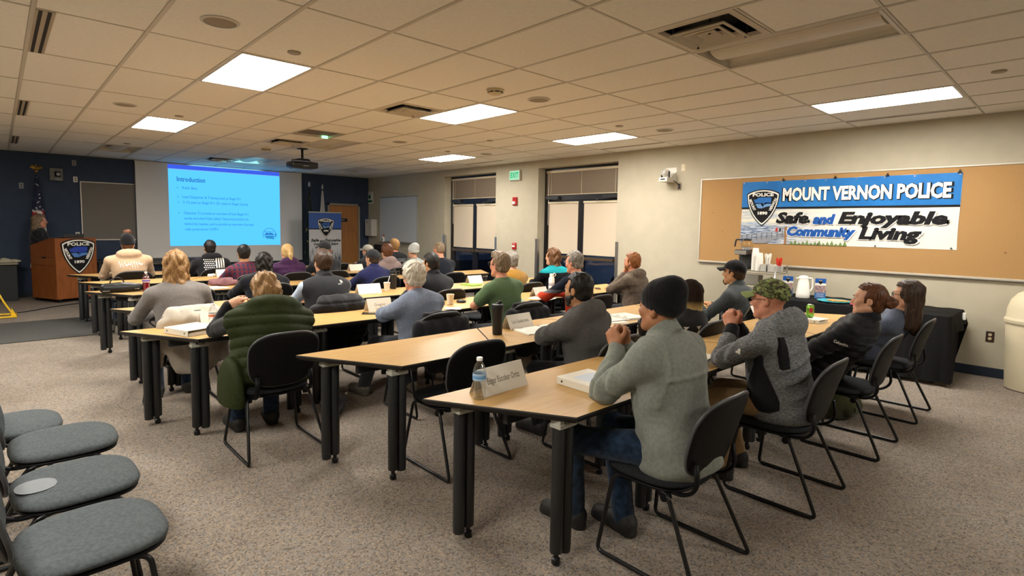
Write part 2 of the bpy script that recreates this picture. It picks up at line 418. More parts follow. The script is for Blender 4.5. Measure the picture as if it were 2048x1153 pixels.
for k, (x, y) in enumerate(((1.75, 4.32), (1.75, 7.97), (1.72, 11.53), (5.99, 4.31), (5.68, 6.5), (6.02, 8.04), (6.02, .64))):
    b = NB(); lathe(b, [(.05, -.001), (.05, -.008), (.044, -.012), (.001, -.013)], 24, cap=False); o = fin('sprinkler_cap', b, M_spr, None, smooth=True, angle=40, loc=(x, y, CH)); tag(o, spk[k], 'sprinkler', 'sprinkler caps')
M_smoke = mat('smoke_detector', 'cdbf9f', .5)
for k, (x, y, lb) in enumerate(((3.62, 4.07, 'round smoke detector in the middle of the ceiling'), (3.62, 10.25, 'round smoke detector near the projector'))):
    t = empty('smoke_detector', lb, 'smoke detector', (x, y, CH), 0, 'smoke detectors')
    b = NB(); lathe(b, [(.085, 0), (.085, -.012), (.072, -.02)], 28, cap=False); fin('base', b, M_smoke, t, smooth=True, angle=40)
    b = NB(); lathe(b, [(.072, -.02), (.072, -.035), (.05, -.048), (.001, -.05)], 28, cap=False); fin('dome', b, M_smoke, t, smooth=True, angle=50)
    b = NB()
    for a in range(8):
        M = Matrix.Rotation(a * PI / 4 + .3, 4, 'Z'); box(b, .067, .0735, -.02, .02, -.034, -.024, M=M)
    fin('vent_slot', b, M_slot, t)
# ------------------------------------------------------------------ planar frames on walls
def plane_empty(name, label, cat, loc, facing, group=None, rz=0.0):
    o = empty(name, label, cat, loc, 0, group)
    ex = {'-x': Vector((0, -1, 0)), '-y': Vector((1, 0, 0))}[facing]; ez = {'-x': Vector((-1, 0, 0)), '-y': Vector((0, -1, 0))}[facing]
    ey = Vector((0, 0, 1)); M = Matrix((ex, ey, ez)).transposed().to_4x4()
    o.matrix_world = Matrix.Translation(loc) @ Matrix.Rotation(rz, 4, 'Z') @ M
    return o
def T(x, y, z=0.0, r=0.0, sx=1.0, sy=1.0):
    return Matrix.Translation((x, y, z)) @ Matrix.Rotation(r, 4, 'Z') @ Matrix.Diagonal((sx, sy, 1, 1))
def flat(name, pts, z, m, parent, M=None, label=None):
    b = NB(); poly(b, [(p[0], p[1], z) for p in pts]); bmesh.ops.triangulate(b, faces=b.faces[:])
    me = bpy.data.meshes.new(name); b.to_mesh(me); b.free(); me.materials.append(m)
    o = obj_from_mesh(name, me, parent)
    if M is not None: o.matrix_local = M
    if label: o['label'] = label
    return o
def rect(x0, x1, y0, y1): return [(x0, y0), (x1, y0), (x1, y1), (x0, y1)]
HALFS = [(0, .5), (.15, .49), (.3, .455), (.42, .41), (.5, .36), (.488, .2), (.452, .02), (.39, -.15), (.3, -.32), (.19, -.47), (.08, -.58), (0, -.64)]
def shield_pts(k=1.0, off=0.0):
    R = HALFS; L = [(-x, y) for x, y in R[::-1][1:-1]]; P = R + L
    return [(x * k, (y + .03) * k - .03) for x, y in P][::-1]
def shield(parent, s, x, y, z, blue='2f5fae'):
    """the police badge: black outline, white border, black field, blue land shape and lettering"""
    Mb = T(x, y, z) @ Matrix.Diagonal((s, s, 1, 1))
    b = bpy.data.objects.new('badge', None)
    o = flat('badge', shield_pts(1.06), 0, M_ink, parent, Mb, 'black and white police shield')
    flat('badge_border', shield_pts(1.0), .0006, M_print_white, o)
    flat('badge_field', shield_pts(.92), .0012, M_ink, o)
    mblue = mat('badge_blue_' + blue, blue, .55, spec=.2); mlb = mat('badge_light_blue', '6f9ccf', .55, spec=.2)
    up = [(-.29, .2), (-.2, .2), (-.14, .26), (.27, .26), (.27, .09), (.08, .09), (.03, .02), (-.01, .09), (-.05, .07), (-.26, .09)]
    lo = [(-.24, .05), (-.07, .05), (-.03, .01), (.02, -.05), (.06, .05), (.27, .05), (.27, -.02), (.12, -.05), (-.02, -.1), (-.15, -.09), (-.19, -.02)]
    flat('land_shape', up[::-1], .0018, mblue, o); flat('land_shape', lo[::-1], .0018, mlb, o)
    text(o, 'POLICE', 0, 0, .15, M_print_white, width=.68, bold=.006, M=T(0, .345, .0019))
    text(o, 'MOUNT', 0, 0, .12, M_print_white, width=.40, bold=.004, M=T(-.335, .02, .0019, math.radians(-66)))
    text(o, 'VERNON', 0, 0, .12, M_print_white, width=.44, bold=.004, M=T(.335, .02, .0019, math.radians(66)))
    text(o, '1890', 0, 0, .13, M_print_white, width=.31, bold=.006, M=T(0, -.26, .0019))
    return o

# ------------------------------------------------------------------ glazed doors to the night outside
M_frame = mat('bronze_frame', '17151a', .4, spec=.5)
M_glass = mat('night_glass', 'dfe6ea', .03, trans=1.0, ior=1.45, spec=.5)
M_shade = mat('cream_shade', 'd8c9b2', .8, spec=.2, bump=.12, bscale=90, bdist=.001)
M_slat = mat('blind_slat', 'b8a894', .5, spec=.4)
M_headrail = mat('blind_headrail', 'd9ccae', .5)
def door_set(n, y0, y1):
    X = XW + .2; root = bpy.data.objects.new('door_%d' % n, None); COL.objects.link(root); root['kind'] = 'structure'
    def part(nm, m, f, smooth=False):
        b = NB(); f(b); return fin(nm, b, m, root, smooth)
    mid = (y0 + y1) / 2
    part('jamb', M_frame, lambda b: box(b, X, X + .06, y0, y0 + .06, 0, DT, .003)); part('jamb', M_frame, lambda b: box(b, X, X + .06, y1 - .06, y1, 0, DT, .003))
    part('head', M_frame, lambda b: box(b, X, X + .06, y0 + .06, y1 - .06, DT - .05, DT, .003))
    part('transom_bar', M_frame, lambda b: box(b, X - .01, X + .06, y0 + .06, y1 - .06, 2.11, 2.215, .003))
    part('transom_glass', M_glass, lambda b: box(b, X + .035, X + .041, y0 + .06, y1 - .06, 2.215, DT - .05))
    part('threshold', M_steel, lambda b: box(b, X - .06, X + .06, y0, y1, 0.001, .012, .003))
    part('headrail', M_headrail, lambda b: box(b, X - .02, X + .015, y0 + .05, y1 - .05, DT - .095, DT - .05, .003))
    def slats(b):
        z = 2.235
        while z < DT - .1:
            M = Matrix.Translation((X - .004, 0, z)) @ Matrix.Rotation(math.radians(38), 4, 'Y')
            box(b, -.012, .012, y0 + .055, y1 - .055, -.0004, .0004, M=M); z += .0155
    o = part('venetian_slats', M_slat, slats); o['kind'] = 'stuff'
    part('blind_bottom_rail', M_headrail, lambda b: box(b, X - .016, X + .01, y0 + .055, y1 - .055, 2.217, 2.229, .002))
    for k in range(3):
        yy = y0 + .18 + k * (y1 - y0 - .36) / 2; part('ladder_cord', M_headrail, lambda b: box(b, X - .0165, X - .0155, yy - .004, yy + .004, 2.22, DT - .09))
    part('tilt_wand', M_white, lambda b: tube(b, [(X - .03, y1 - .13, DT - .1), (X - .03, y1 - .13, 1.62)], .006, 6), True)
    for (a, c, sgn) in ((y0 + .065, mid - .004, 1), (mid + .004, y1 - .065, -1)):
        leaf = part('door_leaf', M_frame, lambda b: [box(b, X + .004, X + .05, a, a + .085, .015, 2.105, .003), box(b, X + .004, X + .05, c - .085, c, .015, 2.105, .003),
                                                     box(b, X + .004, X + .05, a + .085, c - .085, 1.995, 2.105, .003), box(b, X + .004, X + .05, a + .085, c - .085, .015, .27, .003)])
        b = NB(); box(b, X + .025, X + .031, a + .085, c - .085, .27, 1.995); fin('glass_pane', b, M_glass, leaf)
        b = NB(); box(b, X - .012, X + .003, a + .07, c - .07, 1.07, 2.05, .001); fin('roller_shade', b, M_shade, leaf)
        b = NB(); box(b, X - .03, X + .003, a + .06, c - .06, 2.045, 2.085, .004); fin('shade_headrail', b, M_headrail, leaf)
        b = NB(); box(b, X - .014, X + .002, a + .07, c - .07, 1.058, 1.072, .003); fin('shade_hem', b, M_headrail, leaf)
        b = NB(); box(b, X - .075, X - .03, a + .09, c - .09, .965, 1.02, .006); box(b, X - .03, X + .004, a + .02, a + .1, .955, 1.03, .004); box(b, X - .03, X + .004, c - .1, c - .02, .955, 1.03, .004)
        fin('push_bar', b, mat('bronze_bar', '6a5a48', .35, metal=.6), leaf)
        h = a + .02 if sgn > 0 else c - .36
        b = NB(); box(b, X - .075, X + .003, h, h + .34, 2.13, 2.2, .008); tube(b, [(X - .06, h + .17, 2.13), (X - .16, h + .17 + sgn * .2, 2.115), (X - .02, h + .17 + sgn * .36, 2.09)], .009, 6)
        fin('door_closer', b, M_dark, leaf)
    return root
door_set(1, *D1); door_set(2, *D2)
# corner guards
for k, (y, lb) in enumerate(((D1[1] + .022, 'steel corner guard left of the near glazed doors'), (D1[0] - .022, 'steel corner guard right of the near glazed doors'), (D2[1] + .022, 'steel corner guard left of the far glazed doors'), (D2[0] - .022, 'steel corner guard right of the far glazed doors'))):
    b = NB(); box(b, XW - .004, XW - .0005, y - .032, y + .032, .115, 1.34, .001); s = -1 if k % 2 == 0 else 1
    yy = y + s * .026; box(b, XW - .004, XW + .06, yy - .0015 + s * .006, yy + .0015 + s * .006, .115, 1.34); o = fin('corner_guard', b, M_steel); tag(o, lb, 'corner guard', 'steel corner guards')
# outside: paving and a parked pickup seen through the lower glass
bm = NB(); box(bm, XW + .42, XW + 14, 0, 20, -.15, -.05); o = fin('pavement', bm, mat('asphalt', '24262a', .9, col2='2c2f33', scale=60)); o['kind'] = 'structure'
def car():
    t = empty('car', 'pale blue car parked outside the near glazed doors', 'car', (10.6, 8.3, -.05), math.radians(6))
    mp = mat('car_paint', '7e97c4', .3, coat=.6); mg = mat('car_glass', '0f141c', .08)
    prof = [(-2.1, .35), (-2.15, .75), (-1.95, .95), (-1.0, 1.02), (-.35, 1.48), (.95, 1.5), (1.6, 1.05), (2.1, .98), (2.15, .5), (2.1, .32)]
    b = NB(); W = .86
    for zz in (): pass
    A = [b.verts.new((-W, p[0], p[1])) for p in prof]; Bv = [b.verts.new((W, p[0], p[1])) for p in prof]
    b.faces.new(A); b.faces.new(Bv[::-1])
    for k in range(len(prof)): b.faces.new((A[k], Bv[k], Bv[(k + 1) % len(prof)], A[(k + 1) % len(prof)]))
    bmesh.ops.bevel(b, geom=b.edges[:], offset=.05, segments=2, affect='EDGES'); fin('body', b, mp, t, True, angle=40)
    for s in (-1, 1):
        b = NB(); poly(b, [(s * (W + .004), -.85, 1.04), (s * (W + .004), 1.25, 1.06), (s * (W + .004), .85, 1.42), (s * (W + .004), -.3, 1.41)]); fin('side_window', b, mg, t)
        for yy in (-1.35, 1.35):
            b = NB(); lathe(b, [(.2, -.1), (.33, -.1), (.34, -.06), (.34, .08), (.3, .1), (.001, .1)], 24, M=Matrix.Translation((s * .8, yy, .34)) @ Matrix.Rotation(PI / 2 * s, 4, 'Y'), cap=False); fin('wheel', b, M_black, t)
    b = NB(); box(b, -.75, .75, -2.2, -2.12, .62, .8, .01); fin('grille', b, M_dark, t)
    b = NB(); poly(b, [(-.72, -.98, 1.06), (.72, -.98, 1.06), (.66, -.42, 1.46), (-.66, -.42, 1.46)]); fin('windscreen', b, mg, t, loc=(0, -.012, .02))
car()
ol = bpy.data.lights.new('added_car_fill', 'POINT'); ol.energy = 160; ol.color = (.62, .78, 1.0); ol.shadow_soft_size = .15  # added fill light without a fixture, brightens the parked car through the glass
oo = bpy.data.objects.new('added_car_fill', ol); COL.objects.link(oo); oo.location = (9.4, 5.2, 3.6)

# ------------------------------------------------------------------ corkboard and banner on the right wall
def cork():
    m = mat('cork', 'a88254', .9, spec=.1, col2='b48e60', scale=160, detail=5, bump=.3, bscale=300, bdist=.0015); return m
t = plane_empty('corkboard', 'long tan corkboard in a thin metal frame behind the banner', 'board', (XW - .004, 2.10, 1.725), '-x')
W2, H2 = 2.115, .615
b = NB(); box(b, -W2, W2, -H2, H2, 0, .012); fin('cork_sheet', b, cork(), t)
for nm, a in (('frame_rail', (-W2 - .012, W2 + .012, H2, H2 + .02)), ('frame_rail', (-W2 - .012, W2 + .012, -H2 - .022, -H2)), ('frame_rail', (-W2 - .012, -W2 + .012, -H2, H2)), ('frame_rail', (W2 - .012, W2 + .012, -H2, H2))):
    b = NB(); box(b, a[0], a[1], a[2], a[3], 0, .022, .003); fin(nm, b, mat('pale_aluminium', 'c9c2b4', .4, metal=.3), t)
b = NB(); box(b, -W2, W2, -H2 - .03, -H2 - .02, 0, .03, .002); fin('pen_ledge', b, mat('ledge_aluminium', '8f8a82', .4, metal=.5), t)
def banner_photo():
    m = bpy.data.materials.new('banner_landscape_print'); m.use_nodes = True; t = NT(m); b = t.n['Principled BSDF']; b.inputs['Roughness'].default_value = .45; b.inputs['Specular IOR Level'].default_value = .25
    tc = t.add('ShaderNodeTexCoord'); sp = t.add('ShaderNodeSeparateXYZ'); t.link(tc.outputs['Object'], sp.inputs[0])
    mp = t.add('ShaderNodeMapping'); mp.inputs['Scale'].default_value = (2.2, 14, 1); t.link(tc.outputs['Object'], mp.inputs['Vector'])
    n = t.add('ShaderNodeTexNoise'); n.inputs['Scale'].default_value = 1.6; n.inputs['Detail'].default_value = 5; t.link(mp.outputs[0], n.inputs['Vector'])
    sky = t.add('ShaderNodeValToRGB'); c = sky.color_ramp; c.elements[0].color = lin('7fa4cc'); c.elements[0].position = .3; c.elements[1].color = lin('efe6cf'); c.elements[1].position = .62
    t.link(n.outputs['Fac'], sky.inputs[0])
    n2 = t.add('ShaderNodeTexNoise'); n2.inputs['Scale'].default_value = 4.5; n2.inputs['Detail'].default_value = 6; t.link(mp.outputs[0], n2.inputs['Vector'])
    land = t.add('ShaderNodeValToRGB'); c = land.color_ramp; c.elements[0].color = lin('2c4a76'); c.elements[0].position = .38; c.elements[1].color = lin('c7d2de'); c.elements[1].position = .62
    t.link(n2.outputs['Fac'], land.inputs[0])
    hy = t.add('ShaderNodeMapRange'); hy.inputs[1].default_value = -.17; hy.inputs[2].default_value = -.19; t.link(sp.outputs['Y'], hy.inputs[0])
    m1 = t.add('ShaderNodeMix'); m1.data_type = 'RGBA'; t.link(hy.outputs[0], m1.inputs[0]); t.link(sky.outputs[0], m1.inputs[6]); t.link(land.outputs[0], m1.inputs[7])
    fx = t.add('ShaderNodeMapRange'); fx.inputs[1].default_value = -.85; fx.inputs[2].default_value = -.05; t.link(sp.outputs['X'], fx.inputs[0])
    m2 = t.add('ShaderNodeMix'); m2.data_type = 'RGBA'; t.link(fx.outputs[0], m2.inputs[0]); t.link(m1.outputs[2], m2.inputs[6]); m2.inputs[7].default_value = lin('e6e2d8')
    t.link(m2.outputs[2], b.inputs['Base Color']); return m
M_bblue = mat('banner_blue', '1d6cb3', .45, spec=.3, col2='2a7cc4', scale=3, detail=4)
M_bblue2 = mat('slogan_blue', '2358a5', .5, spec=.2)
def banner():
    t = plane_empty('banner', 'wide blue and white vinyl banner clipped to the corkboard', 'banner', (XW - .024, 2.33, 1.842), '-x')
    W, H = 1.24, .44
    # cloth with a slight belly, pinned along its top
    b = NB(); nx, ny = 40, 12; g = []
    for j in range(ny + 1):
        row = []
        for i in range(nx + 1):
            x = -W + 2 * W * i / nx; y = -H + 2 * H * j / ny
            row.append(b.verts.new((x + .004 * math.sin(y * 7), y - .004 * abs(math.sin(i / nx * PI * 5)) * (j / ny), -.004 + .0022 * math.sin(x * 6 + y * 3))))
        g.append(row)
    for j in range(ny):
        for i in range(nx):
            f = b.faces.new((g[j][i], g[j][i + 1], g[j + 1][i + 1], g[j + 1][i])); yc = -H + 2 * H * (j + .5) / ny
    fin('vinyl_sheet', b, banner_photo(), t, True)
    flat('blue_band', rect(-W, W, .075, H - .003), .0015, M_bblue, t); flat('black_stripe', rect(-W, W, .05, .075), .002, M_ink, t)
    # boardwalk with railing and two walkers in the printed photograph
    flat('boardwalk', [(-W, -.44), (-.9, -.44), (-.62, -.325), (-.62, -.3), (-W, -.4)], .002, mat('print_boardwalk', '8d8f96', .5), t)
    mr = mat('print_rail', '4a4e58', .5)
    for k in range(9):
        x = -W + .02 + k * .07; yb = -.4 + (x + W) * .16; flat('rail_post', rect(x, x + .008, yb - .03, yb + .07 - k * .002), .0024, mr, t)
    for dy in (.02, .045, .07): flat('handrail', [(-W, -.4 + dy), (-.62, -.3 + dy * .8), (-.62, -.292 + dy * .8), (-W, -.39 + dy)], .0024, mat('print_rail_light', 'c3c8d0', .5), t)
    flat('gate_post', rect(-.63, -.6, -.44, -.2), .0024, mat('print_wood', '9a6f47', .5), t)
    flat('walker', rect(-.75, -.72, -.27, -.215), .0025, mat('print_red', 'b5302c', .5), t); flat('walker', rect(-.70, -.68, -.27, -.22), .0025, M_ink, t)
    mg = mat('print_green', '6e8a4c', .5)
    for k in range(14):
        x = -.56 + k * .05; flat('shrub', [(x, -.438), (x + .05, -.438), (x + .025, -.39 + .02 * math.sin(k * 2.1))], .0022, mg, t)
    shield(t, .43, -.945, .1, .004, '2f6fb8')
    def outlined(s, x, y, w, size, col, ocol, bold, ob, shear=0):
        text(t, s, 0, 0, size, ocol, width=w + ob * 2, bold=ob, shear=shear, M=T(x + .003, y - .003, .0085)); text(t, s, 0, 0, size, col, width=w, bold=bold, shear=shear, M=T(x, y, .0100))
    outlined('MOUNT VERNON POLICE', .235, .235, 1.83, .235, M_print_white, M_ink, .010, .016)
    def word(s, x0, x1, y, size, col, ocol): outlined(s, (x0 + x1) / 2, y, x1 - x0, size, col, ocol, .0110, .0155, .22)
    word('Safe', -.76, -.335, -.085, .2, M_ink, M_print_white); word('and', -.29, -.02, -.1, .165, M_bblue2, M_print_white)
    word('Enjoyable', .01, 1.13, -.085, .2, M_ink, M_print_white)
    word('Community', -.62, .21, -.265, .165, M_bblue2, M_print_white); word('Living', .24, .89, -.275, .2, M_ink, M_print_white)
    b = NB()
    mc = mat('clip_black', '161618', .3)
    for k, x in enumerate((-.68, -.04, .53, 1.215)):
        b = NB(); prism(b, [(-.02, 0), (.02, 0), (.012, .02), (-.012, .02)], -.004, .016, M=Matrix.Translation((x, H - .008, 0))); box(b, x - .006, x + .006, H + .01, H + .03, .002, .012, .001); fin('binder_clip', b, mc, t)
    for k, x in enumerate((-1.22, -.9, -.7, -.4, -.15, .2, .5, .8, 1.22)):
        b = NB(); lathe(b, [(.004, .001), (.009, .001), (.009, .003), (.004, .003)], 12, c=(x, H - .02, .002), cap=False); fin('grommet', b, M_steel, t)
    for k, x in enumerate((-.2, .45, 1.19)):
        b = NB(); lathe(b, [(.004, .001), (.01, .001), (.01, .003), (.004, .003)], 12, c=(x, -H + .016, .002), cap=False); fin('grommet', b, mat('dark_grommet', '4b4a46', .4, metal=.6), t)
banner()
mp = mat('pin_metal', '8a6a45', .4)
for k, (x, y, lb) in enumerate(((-1.9, .12, 'small pin hole mark in the cork left of the banner, upper one'), (-1.75, -.16, 'small pin hole mark in the cork left of the banner, lower one'), (1.42, -.33, 'push pin in the cork right of the banner'), (1.95, -.57, 'push pin near the lower right corner of the corkboard'))):
    t = plane_empty('push_pin', lb, 'pin', (XW - .0165, 2.10 - x, 1.725 + y), '-x', 'pins in the corkboard')
    b = NB(); lathe(b, [(.001, -.002), (.003, 0), (.003, .006), (.007, .008), (.007, .011), (.001, .012)], 10, cap=False); fin('pin_head', b, mp, t, True)

# ------------------------------------------------------------------ fixtures on the right wall
def outlet(loc, facing, label, plate, face, group='wall outlets and plates'):
    t = plane_empty('wall_outlet', label, 'outlet', loc, facing, group)
    b = NB(); box(b, -.036, .036, -.058, .058, 0, .006, .003); fin('cover_plate', b, plate, t)
    for s in (-1, 1):
        b = NB(); lathe(b, [(.016, .006), (.016, .009), (.001, .0095)], 16, c=(0, s * .022, 0), cap=False); o = fin('socket', b, face, t)
        b = NB(); box(b, -.007, -.005, s * .022 - .002, s * .022 + .006, .0092, .0102); box(b, .005, .007, s * .022 - .002, s * .022 + .006, .0092, .0102); fin('slot', b, M_ink, o)
    return t
M_brownp = mat('brown_plate', '3c2a20', .4); M_ivory = mat('ivory_plastic', 'd9caa6', .45); M_greyp = mat('grey_plate', '8f9296', .45)
outlet((XW - .0005, .745, .455), '-x', 'brown outlet plate with ivory sockets low on the wall beside the bin', M_brownp, M_ivory)
outlet((XW - .0005, 4.545, 2.56), '-x', 'ivory outlet plate above right of the wall camera', M_ivory, M_white)
outlet((XW - .0005, 4.60, 2.265), '-x', 'dark outlet plate below the wall camera, with its cable plugged in', mat('plate_taupe', '82786a', .45), M_ink)
t = plane_empty('wall_camera', 'white dome video camera on a wall bracket left of the corkboard', 'camera', (XW - .0005, 4.74, 2.40), '-x')
b = NB(); box(b, -.11, .08, -.02, .17, 0, .003, .001); fin('back_plate', b, M_white, t)
b = NB(); prism(b, [(0, -.12), (.012, -.12), (.012, .09), (0, .09)], 0, .004, M=Matrix.Translation((.075, .04, 0))); poly(b, [(.08, -.06, .002), (.08, -.06, .2), (.08, .1, .002)]); poly(b, [(.077, -.06, .002), (.077, .1, .002), (.077, -.06, .2)])
box(b, -.1, .08, -.066, -.058, 0, .27, .002); fin('bracket', b, M_white, t)
b = NB(); box(b, -.075, .075, -.056, .0, .1, .27, .012, seg=2); fin('camera_base', b, M_white, t)
b = NB(); box(b, -.04, .04, -.04, -.022, .268, .273); fin('base_window', b, M_ink, t)
b = NB(); sphere(b, (-.01, .075, .18), .062, 20, 14); fin('camera_head', b, M_white, t, True)
b = NB(); lathe(b, [(.045, .0), (.05, .012), (.04, .02), (.022, .022), (.02, .015), (.001, .018)], 20, M=Matrix.Translation((-.016, .077, .226)) @ Matrix.Rotation(-.12, 4, 'Y'), cap=False); fin('lens_ring', b, mat('lens_grey', 'a7a49c', .3), t, True, angle=40)
b = NB()
for s in (-1, 1): box(b, -.01 + s * .066 - .006, -.01 + s * .066 + .006, 0, .1, .16, .2, .003)
fin('yoke', b, M_dark, t)
b = NB(); tube(b, fillet([(.02, -.03, .1), (.1, -.05, .08), (.14, -.12, .02), (.14, -.14, .008)], .04), .006, 8); fin('cable', b, M_dark, t, True)
t = plane_empty('exit_sign', 'lit green exit sign on the wall between the two pairs of doors', 'sign', (XW - .0005, 8.37, 2.646), '-x')
b = NB(); box(b, -.16, .16, -.108, .108, 0, .05, .006); fin('housing', b, mat('sign_housing', 'c5bda8', .5), t)
b = NB(); box(b, -.145, .145, -.095, .095, .05, .052); fin('lit_panel', b, emis('exit_panel', 'b9f7d0', .85), t)
text(t, 'EXIT', 0, 0, .15, emis('exit_green', '18c777', .9), width=.24, bold=.004, M=T(0, 0, .0528))
t = plane_empty('fire_strobe', 'red fire alarm strobe on the wall under the exit sign', 'alarm', (XW - .0005, 8.37, 2.11), '-x')
b = NB(); box(b, -.062, .062, -.085, .085, 0, .04, .006); fin('housing', b, M_red, t)
b = NB(); prism(b, [(-.04, -.06), (.04, -.06), (.03, -.005), (-.03, -.005)], .04, .066); fin('strobe_lens', b, mat('strobe_lens', 'e6e4de', .2), t)
b = NB(); box(b, -.03, .03, .03, .06, .04, .042); fin('horn_grille', b, mat('dark_red', '7c1513', .4), t)
t = plane_empty('fire_pull_station', 'red fire pull station low on the wall between the doors', 'alarm', (XW - .0005, 8.37, 1.165), '-x')
b = NB(); box(b, -.055, .055, -.07, .07, 0, .035, .005); fin('housing', b, M_red, t)
b = NB(); box(b, -.04, .04, -.02, .015, .035, .05, .004); fin('pull_handle', b, M_print_white, t)
text(t, 'FIRE', 0, 0, .03, M_print_white, width=.07, M=T(0, .045, .0357)); b = NB(); box(b, -.03, .03, -.1, -.078, 0, .004); fin('tag', b, M_print_white, t)
# far end of the right wall
M_wbd = mat('whiteboard', 'c6ccce', .25, spec=.5); M_alu = mat('aluminium', 'b2b1ab', .35, metal=.6)
t = plane_empty('whiteboard', 'framed whiteboard with a pen tray at the far end of the right wall', 'whiteboard', (XW - .0005, 12.97, 1.71), '-x')
b = NB(); box(b, -.93, .93, -.6, .6, 0, .015); fin('writing_surface', b, M_wbd, t)
for a in ((-.95, .95, .6, .625), (-.95, .95, -.625, -.6), (-.95, -.93, -.6, .6), (.93, .95, -.6, .6)):
    b = NB(); box(b, *a, 0, .022, .003); fin('frame_rail', b, M_alu, t)
b = NB(); box(b, -.93, .93, -.64, -.625, 0, .08, .004); fin('pen_tray', b, M_alu, t)
t = empty('spray_bottle', 'white spray bottle with red trigger at the left end of the whiteboard tray', 'bottle', (XW - .045, 13.68, 1.088))
b = NB(); lathe(b, [(.03, .001), (.034, .01), (.034, .1), (.014, .14), (.013, .16)], 16); fin('bottle', b, M_print_white, t, True, angle=50)
b = NB(); box(b, -.018, .018, -.035, .025, .16, .19, .005); box(b, -.006, .006, -.034, -.024, .125, .165, .003); fin('trigger_head', b, M_red, t)
b = NB(); box(b, -.035, -.0345, -.02, .02, .03, .085); fin('label', b, M_dark, t)
for k, (dy, lb) in enumerate(((13.2, 'dark eraser on the whiteboard tray'), (12.9, 'dark marker lying on the whiteboard tray'))):
    b = NB(); (box(b, -.02, .02, -.07, .07, 0, .03, .005) if k == 0 else tube(b, [(0, -.07, .008), (0, .07, .008)], .008, 8)); o = fin('eraser' if k == 0 else 'marker', b, M_dark, loc=(XW - .045, dy, 1.088)); tag(o, lb, 'eraser' if k == 0 else 'marker')
t = plane_empty('safety_sign', 'white sign with a green cross high in the far right corner', 'sign', (XW - .0005, 14.52, 2.34), '-x')
b = NB(); box(b, -.2, .2, -.17, .17, 0, .004); fin('plate', b, M_print_white, t)
mg = mat('sign_green', '1f6b3c', .5)
flat('cross', [(-.025, -.0), (-.025, -.04), (.025, -.04), (.025, 0), (.07, 0), (.07, .045), (.025, .045), (.025, .09), (-.025, .09), (-.025, .045), (-.07, .045), (-.07, 0)], .0046, mg, t); flat('band', rect(-.15, .15, -.14, -.07), .0046, mg, t)
text(t, 'FIRST AID', 0, 0, .05, M_ink, width=.28, M=T(0, .13, .0046))
t = plane_empty('first_aid_cabinet', 'white wall cabinet with dark label left of the whiteboard', 'cabinet', (XW - .0005, 14.3, 1.47), '-x')
b = NB(); box(b, -.19, .19, -.24, .24, 0, .17, .006); fin('body', b, mat('cabinet_white', 'cfccc4', .45), t)
b = NB(); box(b, -.18, .18, -.23, .23, .17, .178, .003); o = fin('cabinet_door', b, mat('cabinet_white', 'cfccc4', .45), t); text(o, 'AED', 0, 0, .07, M_ink, width=.14, M=T(-.06, .16, .1786))
b = NB(); box(b, -.38, -.2, -.05, .13, 0, .05, .004); fin('side_box', b, mat('cabinet_grey', 'aaa8a2', .5), t)
b = NB(); box(b, -.4, .06, -.03, .0, -.22, .01, .005); o = fin('wall_shelf', b, M_dark, None, loc=(XW - .012, 14.2, .98), rot=(0, 0, PI / 2)); tag(o, 'small dark shelf under the white wall cabinet', 'shelf')

# ------------------------------------------------------------------ the back wall
t = plane_empty('projection_screen', 'large pale projection screen hanging on the blue back wall', 'screen', (4.18, YB - .03, 1.74), '-y')
M_scr = mat('screen_cloth', 'e8e6e2', .8, spec=.1)
b = NB(); box(b, -1.89, 1.89, -1.16, 1.16, 0, .004); fin('screen_cloth', b, M_scr, t)
b = NB(); box(b, -1.9, 1.9, -1.185, -1.16, -.012, .004, .003); fin('weight_bar', b, M_dark, t)
b = NB(); box(b, -1.95, 1.95, 1.145, 1.168, -.022, .003, .002); fin('screen_case', b, M_dark, t)
for s in (-1, 1): b = NB(); box(b, s * 1.888 - .012, s * 1.888 + .012, -1.16, 1.145, .0042, .005); fin('border', b, M_dark, t)
I = plane_empty('projected_slide', 'bright cyan presentation slide projected on the screen', 'slide', (4.2, YB - .036, 1.93), '-y')
E_cy = emis('slide_cyan', (.112, .66, 1.35), 1.0); E_bl = emis('slide_blue', (.05, .12, .85), 1.0); E_tx = emis('slide_text', (.03, .2, .55), 1.0); E_tx2 = emis('slide_text_faint', (.035, .28, .62), 1.0)
flat('slide_field', rect(-1.26, 1.27, -.935, .845), .0, E_cy, I); flat('title_band', rect(-1.265, 1.265, .85, .945), .0, E_bl, I); flat('thin_rule', rect(-1.265, 1.265, .84, .852), .0006, emis('slide_rule', (.25, .45, .8), 1.0), I)
text(I, 'Introduction', 0, 0, .15, E_tx, width=.6, bold=.004, M=T(-.79, .615, .002))
for k, (s, x0, w, y) in enumerate((('Robin Bass', -.98, .31, .42), ('Lead Dispatcher & Training Lead at Skagit 911', -.975, 1.28, .21), ('5 1/2 years at Skagit 911; 25+ years in Skagit County', -.97, 1.45, .085),
        ('Objective: To provide an overview of how Skagit 911', -.96, 1.44, -.165), ('works and what Public Safety Telecommunicators do', -.955, 1.44, -.29), ('behind the headset, and to provide an overview of proper', -.95, 1.56, -.42), ('radio protocols for COPP\'s', -.945, .72, -.545))):
    text(I, s, 0, 0, .085, E_tx2, width=w, bold=.001, M=T(x0 + w / 2, y, .002))
    if k not in (4, 5, 6): b = NB(); lathe(b, [(.012, 0), (.001, .0005)], 8, c=(x0 - .1, y, .002), cap=False); fin('bullet', b, E_tx2, I)
lg = bpy.data.objects.new('seal_logo', None)
b = NB(); tube(b, [(.16 * math.cos(a), .16 * math.sin(a), 0) for a in [math.radians(q) for q in range(-60, 211, 10)]], .006, 4); L = fin('seal_logo', b, E_tx, I, loc=(.99, -.665, .003))
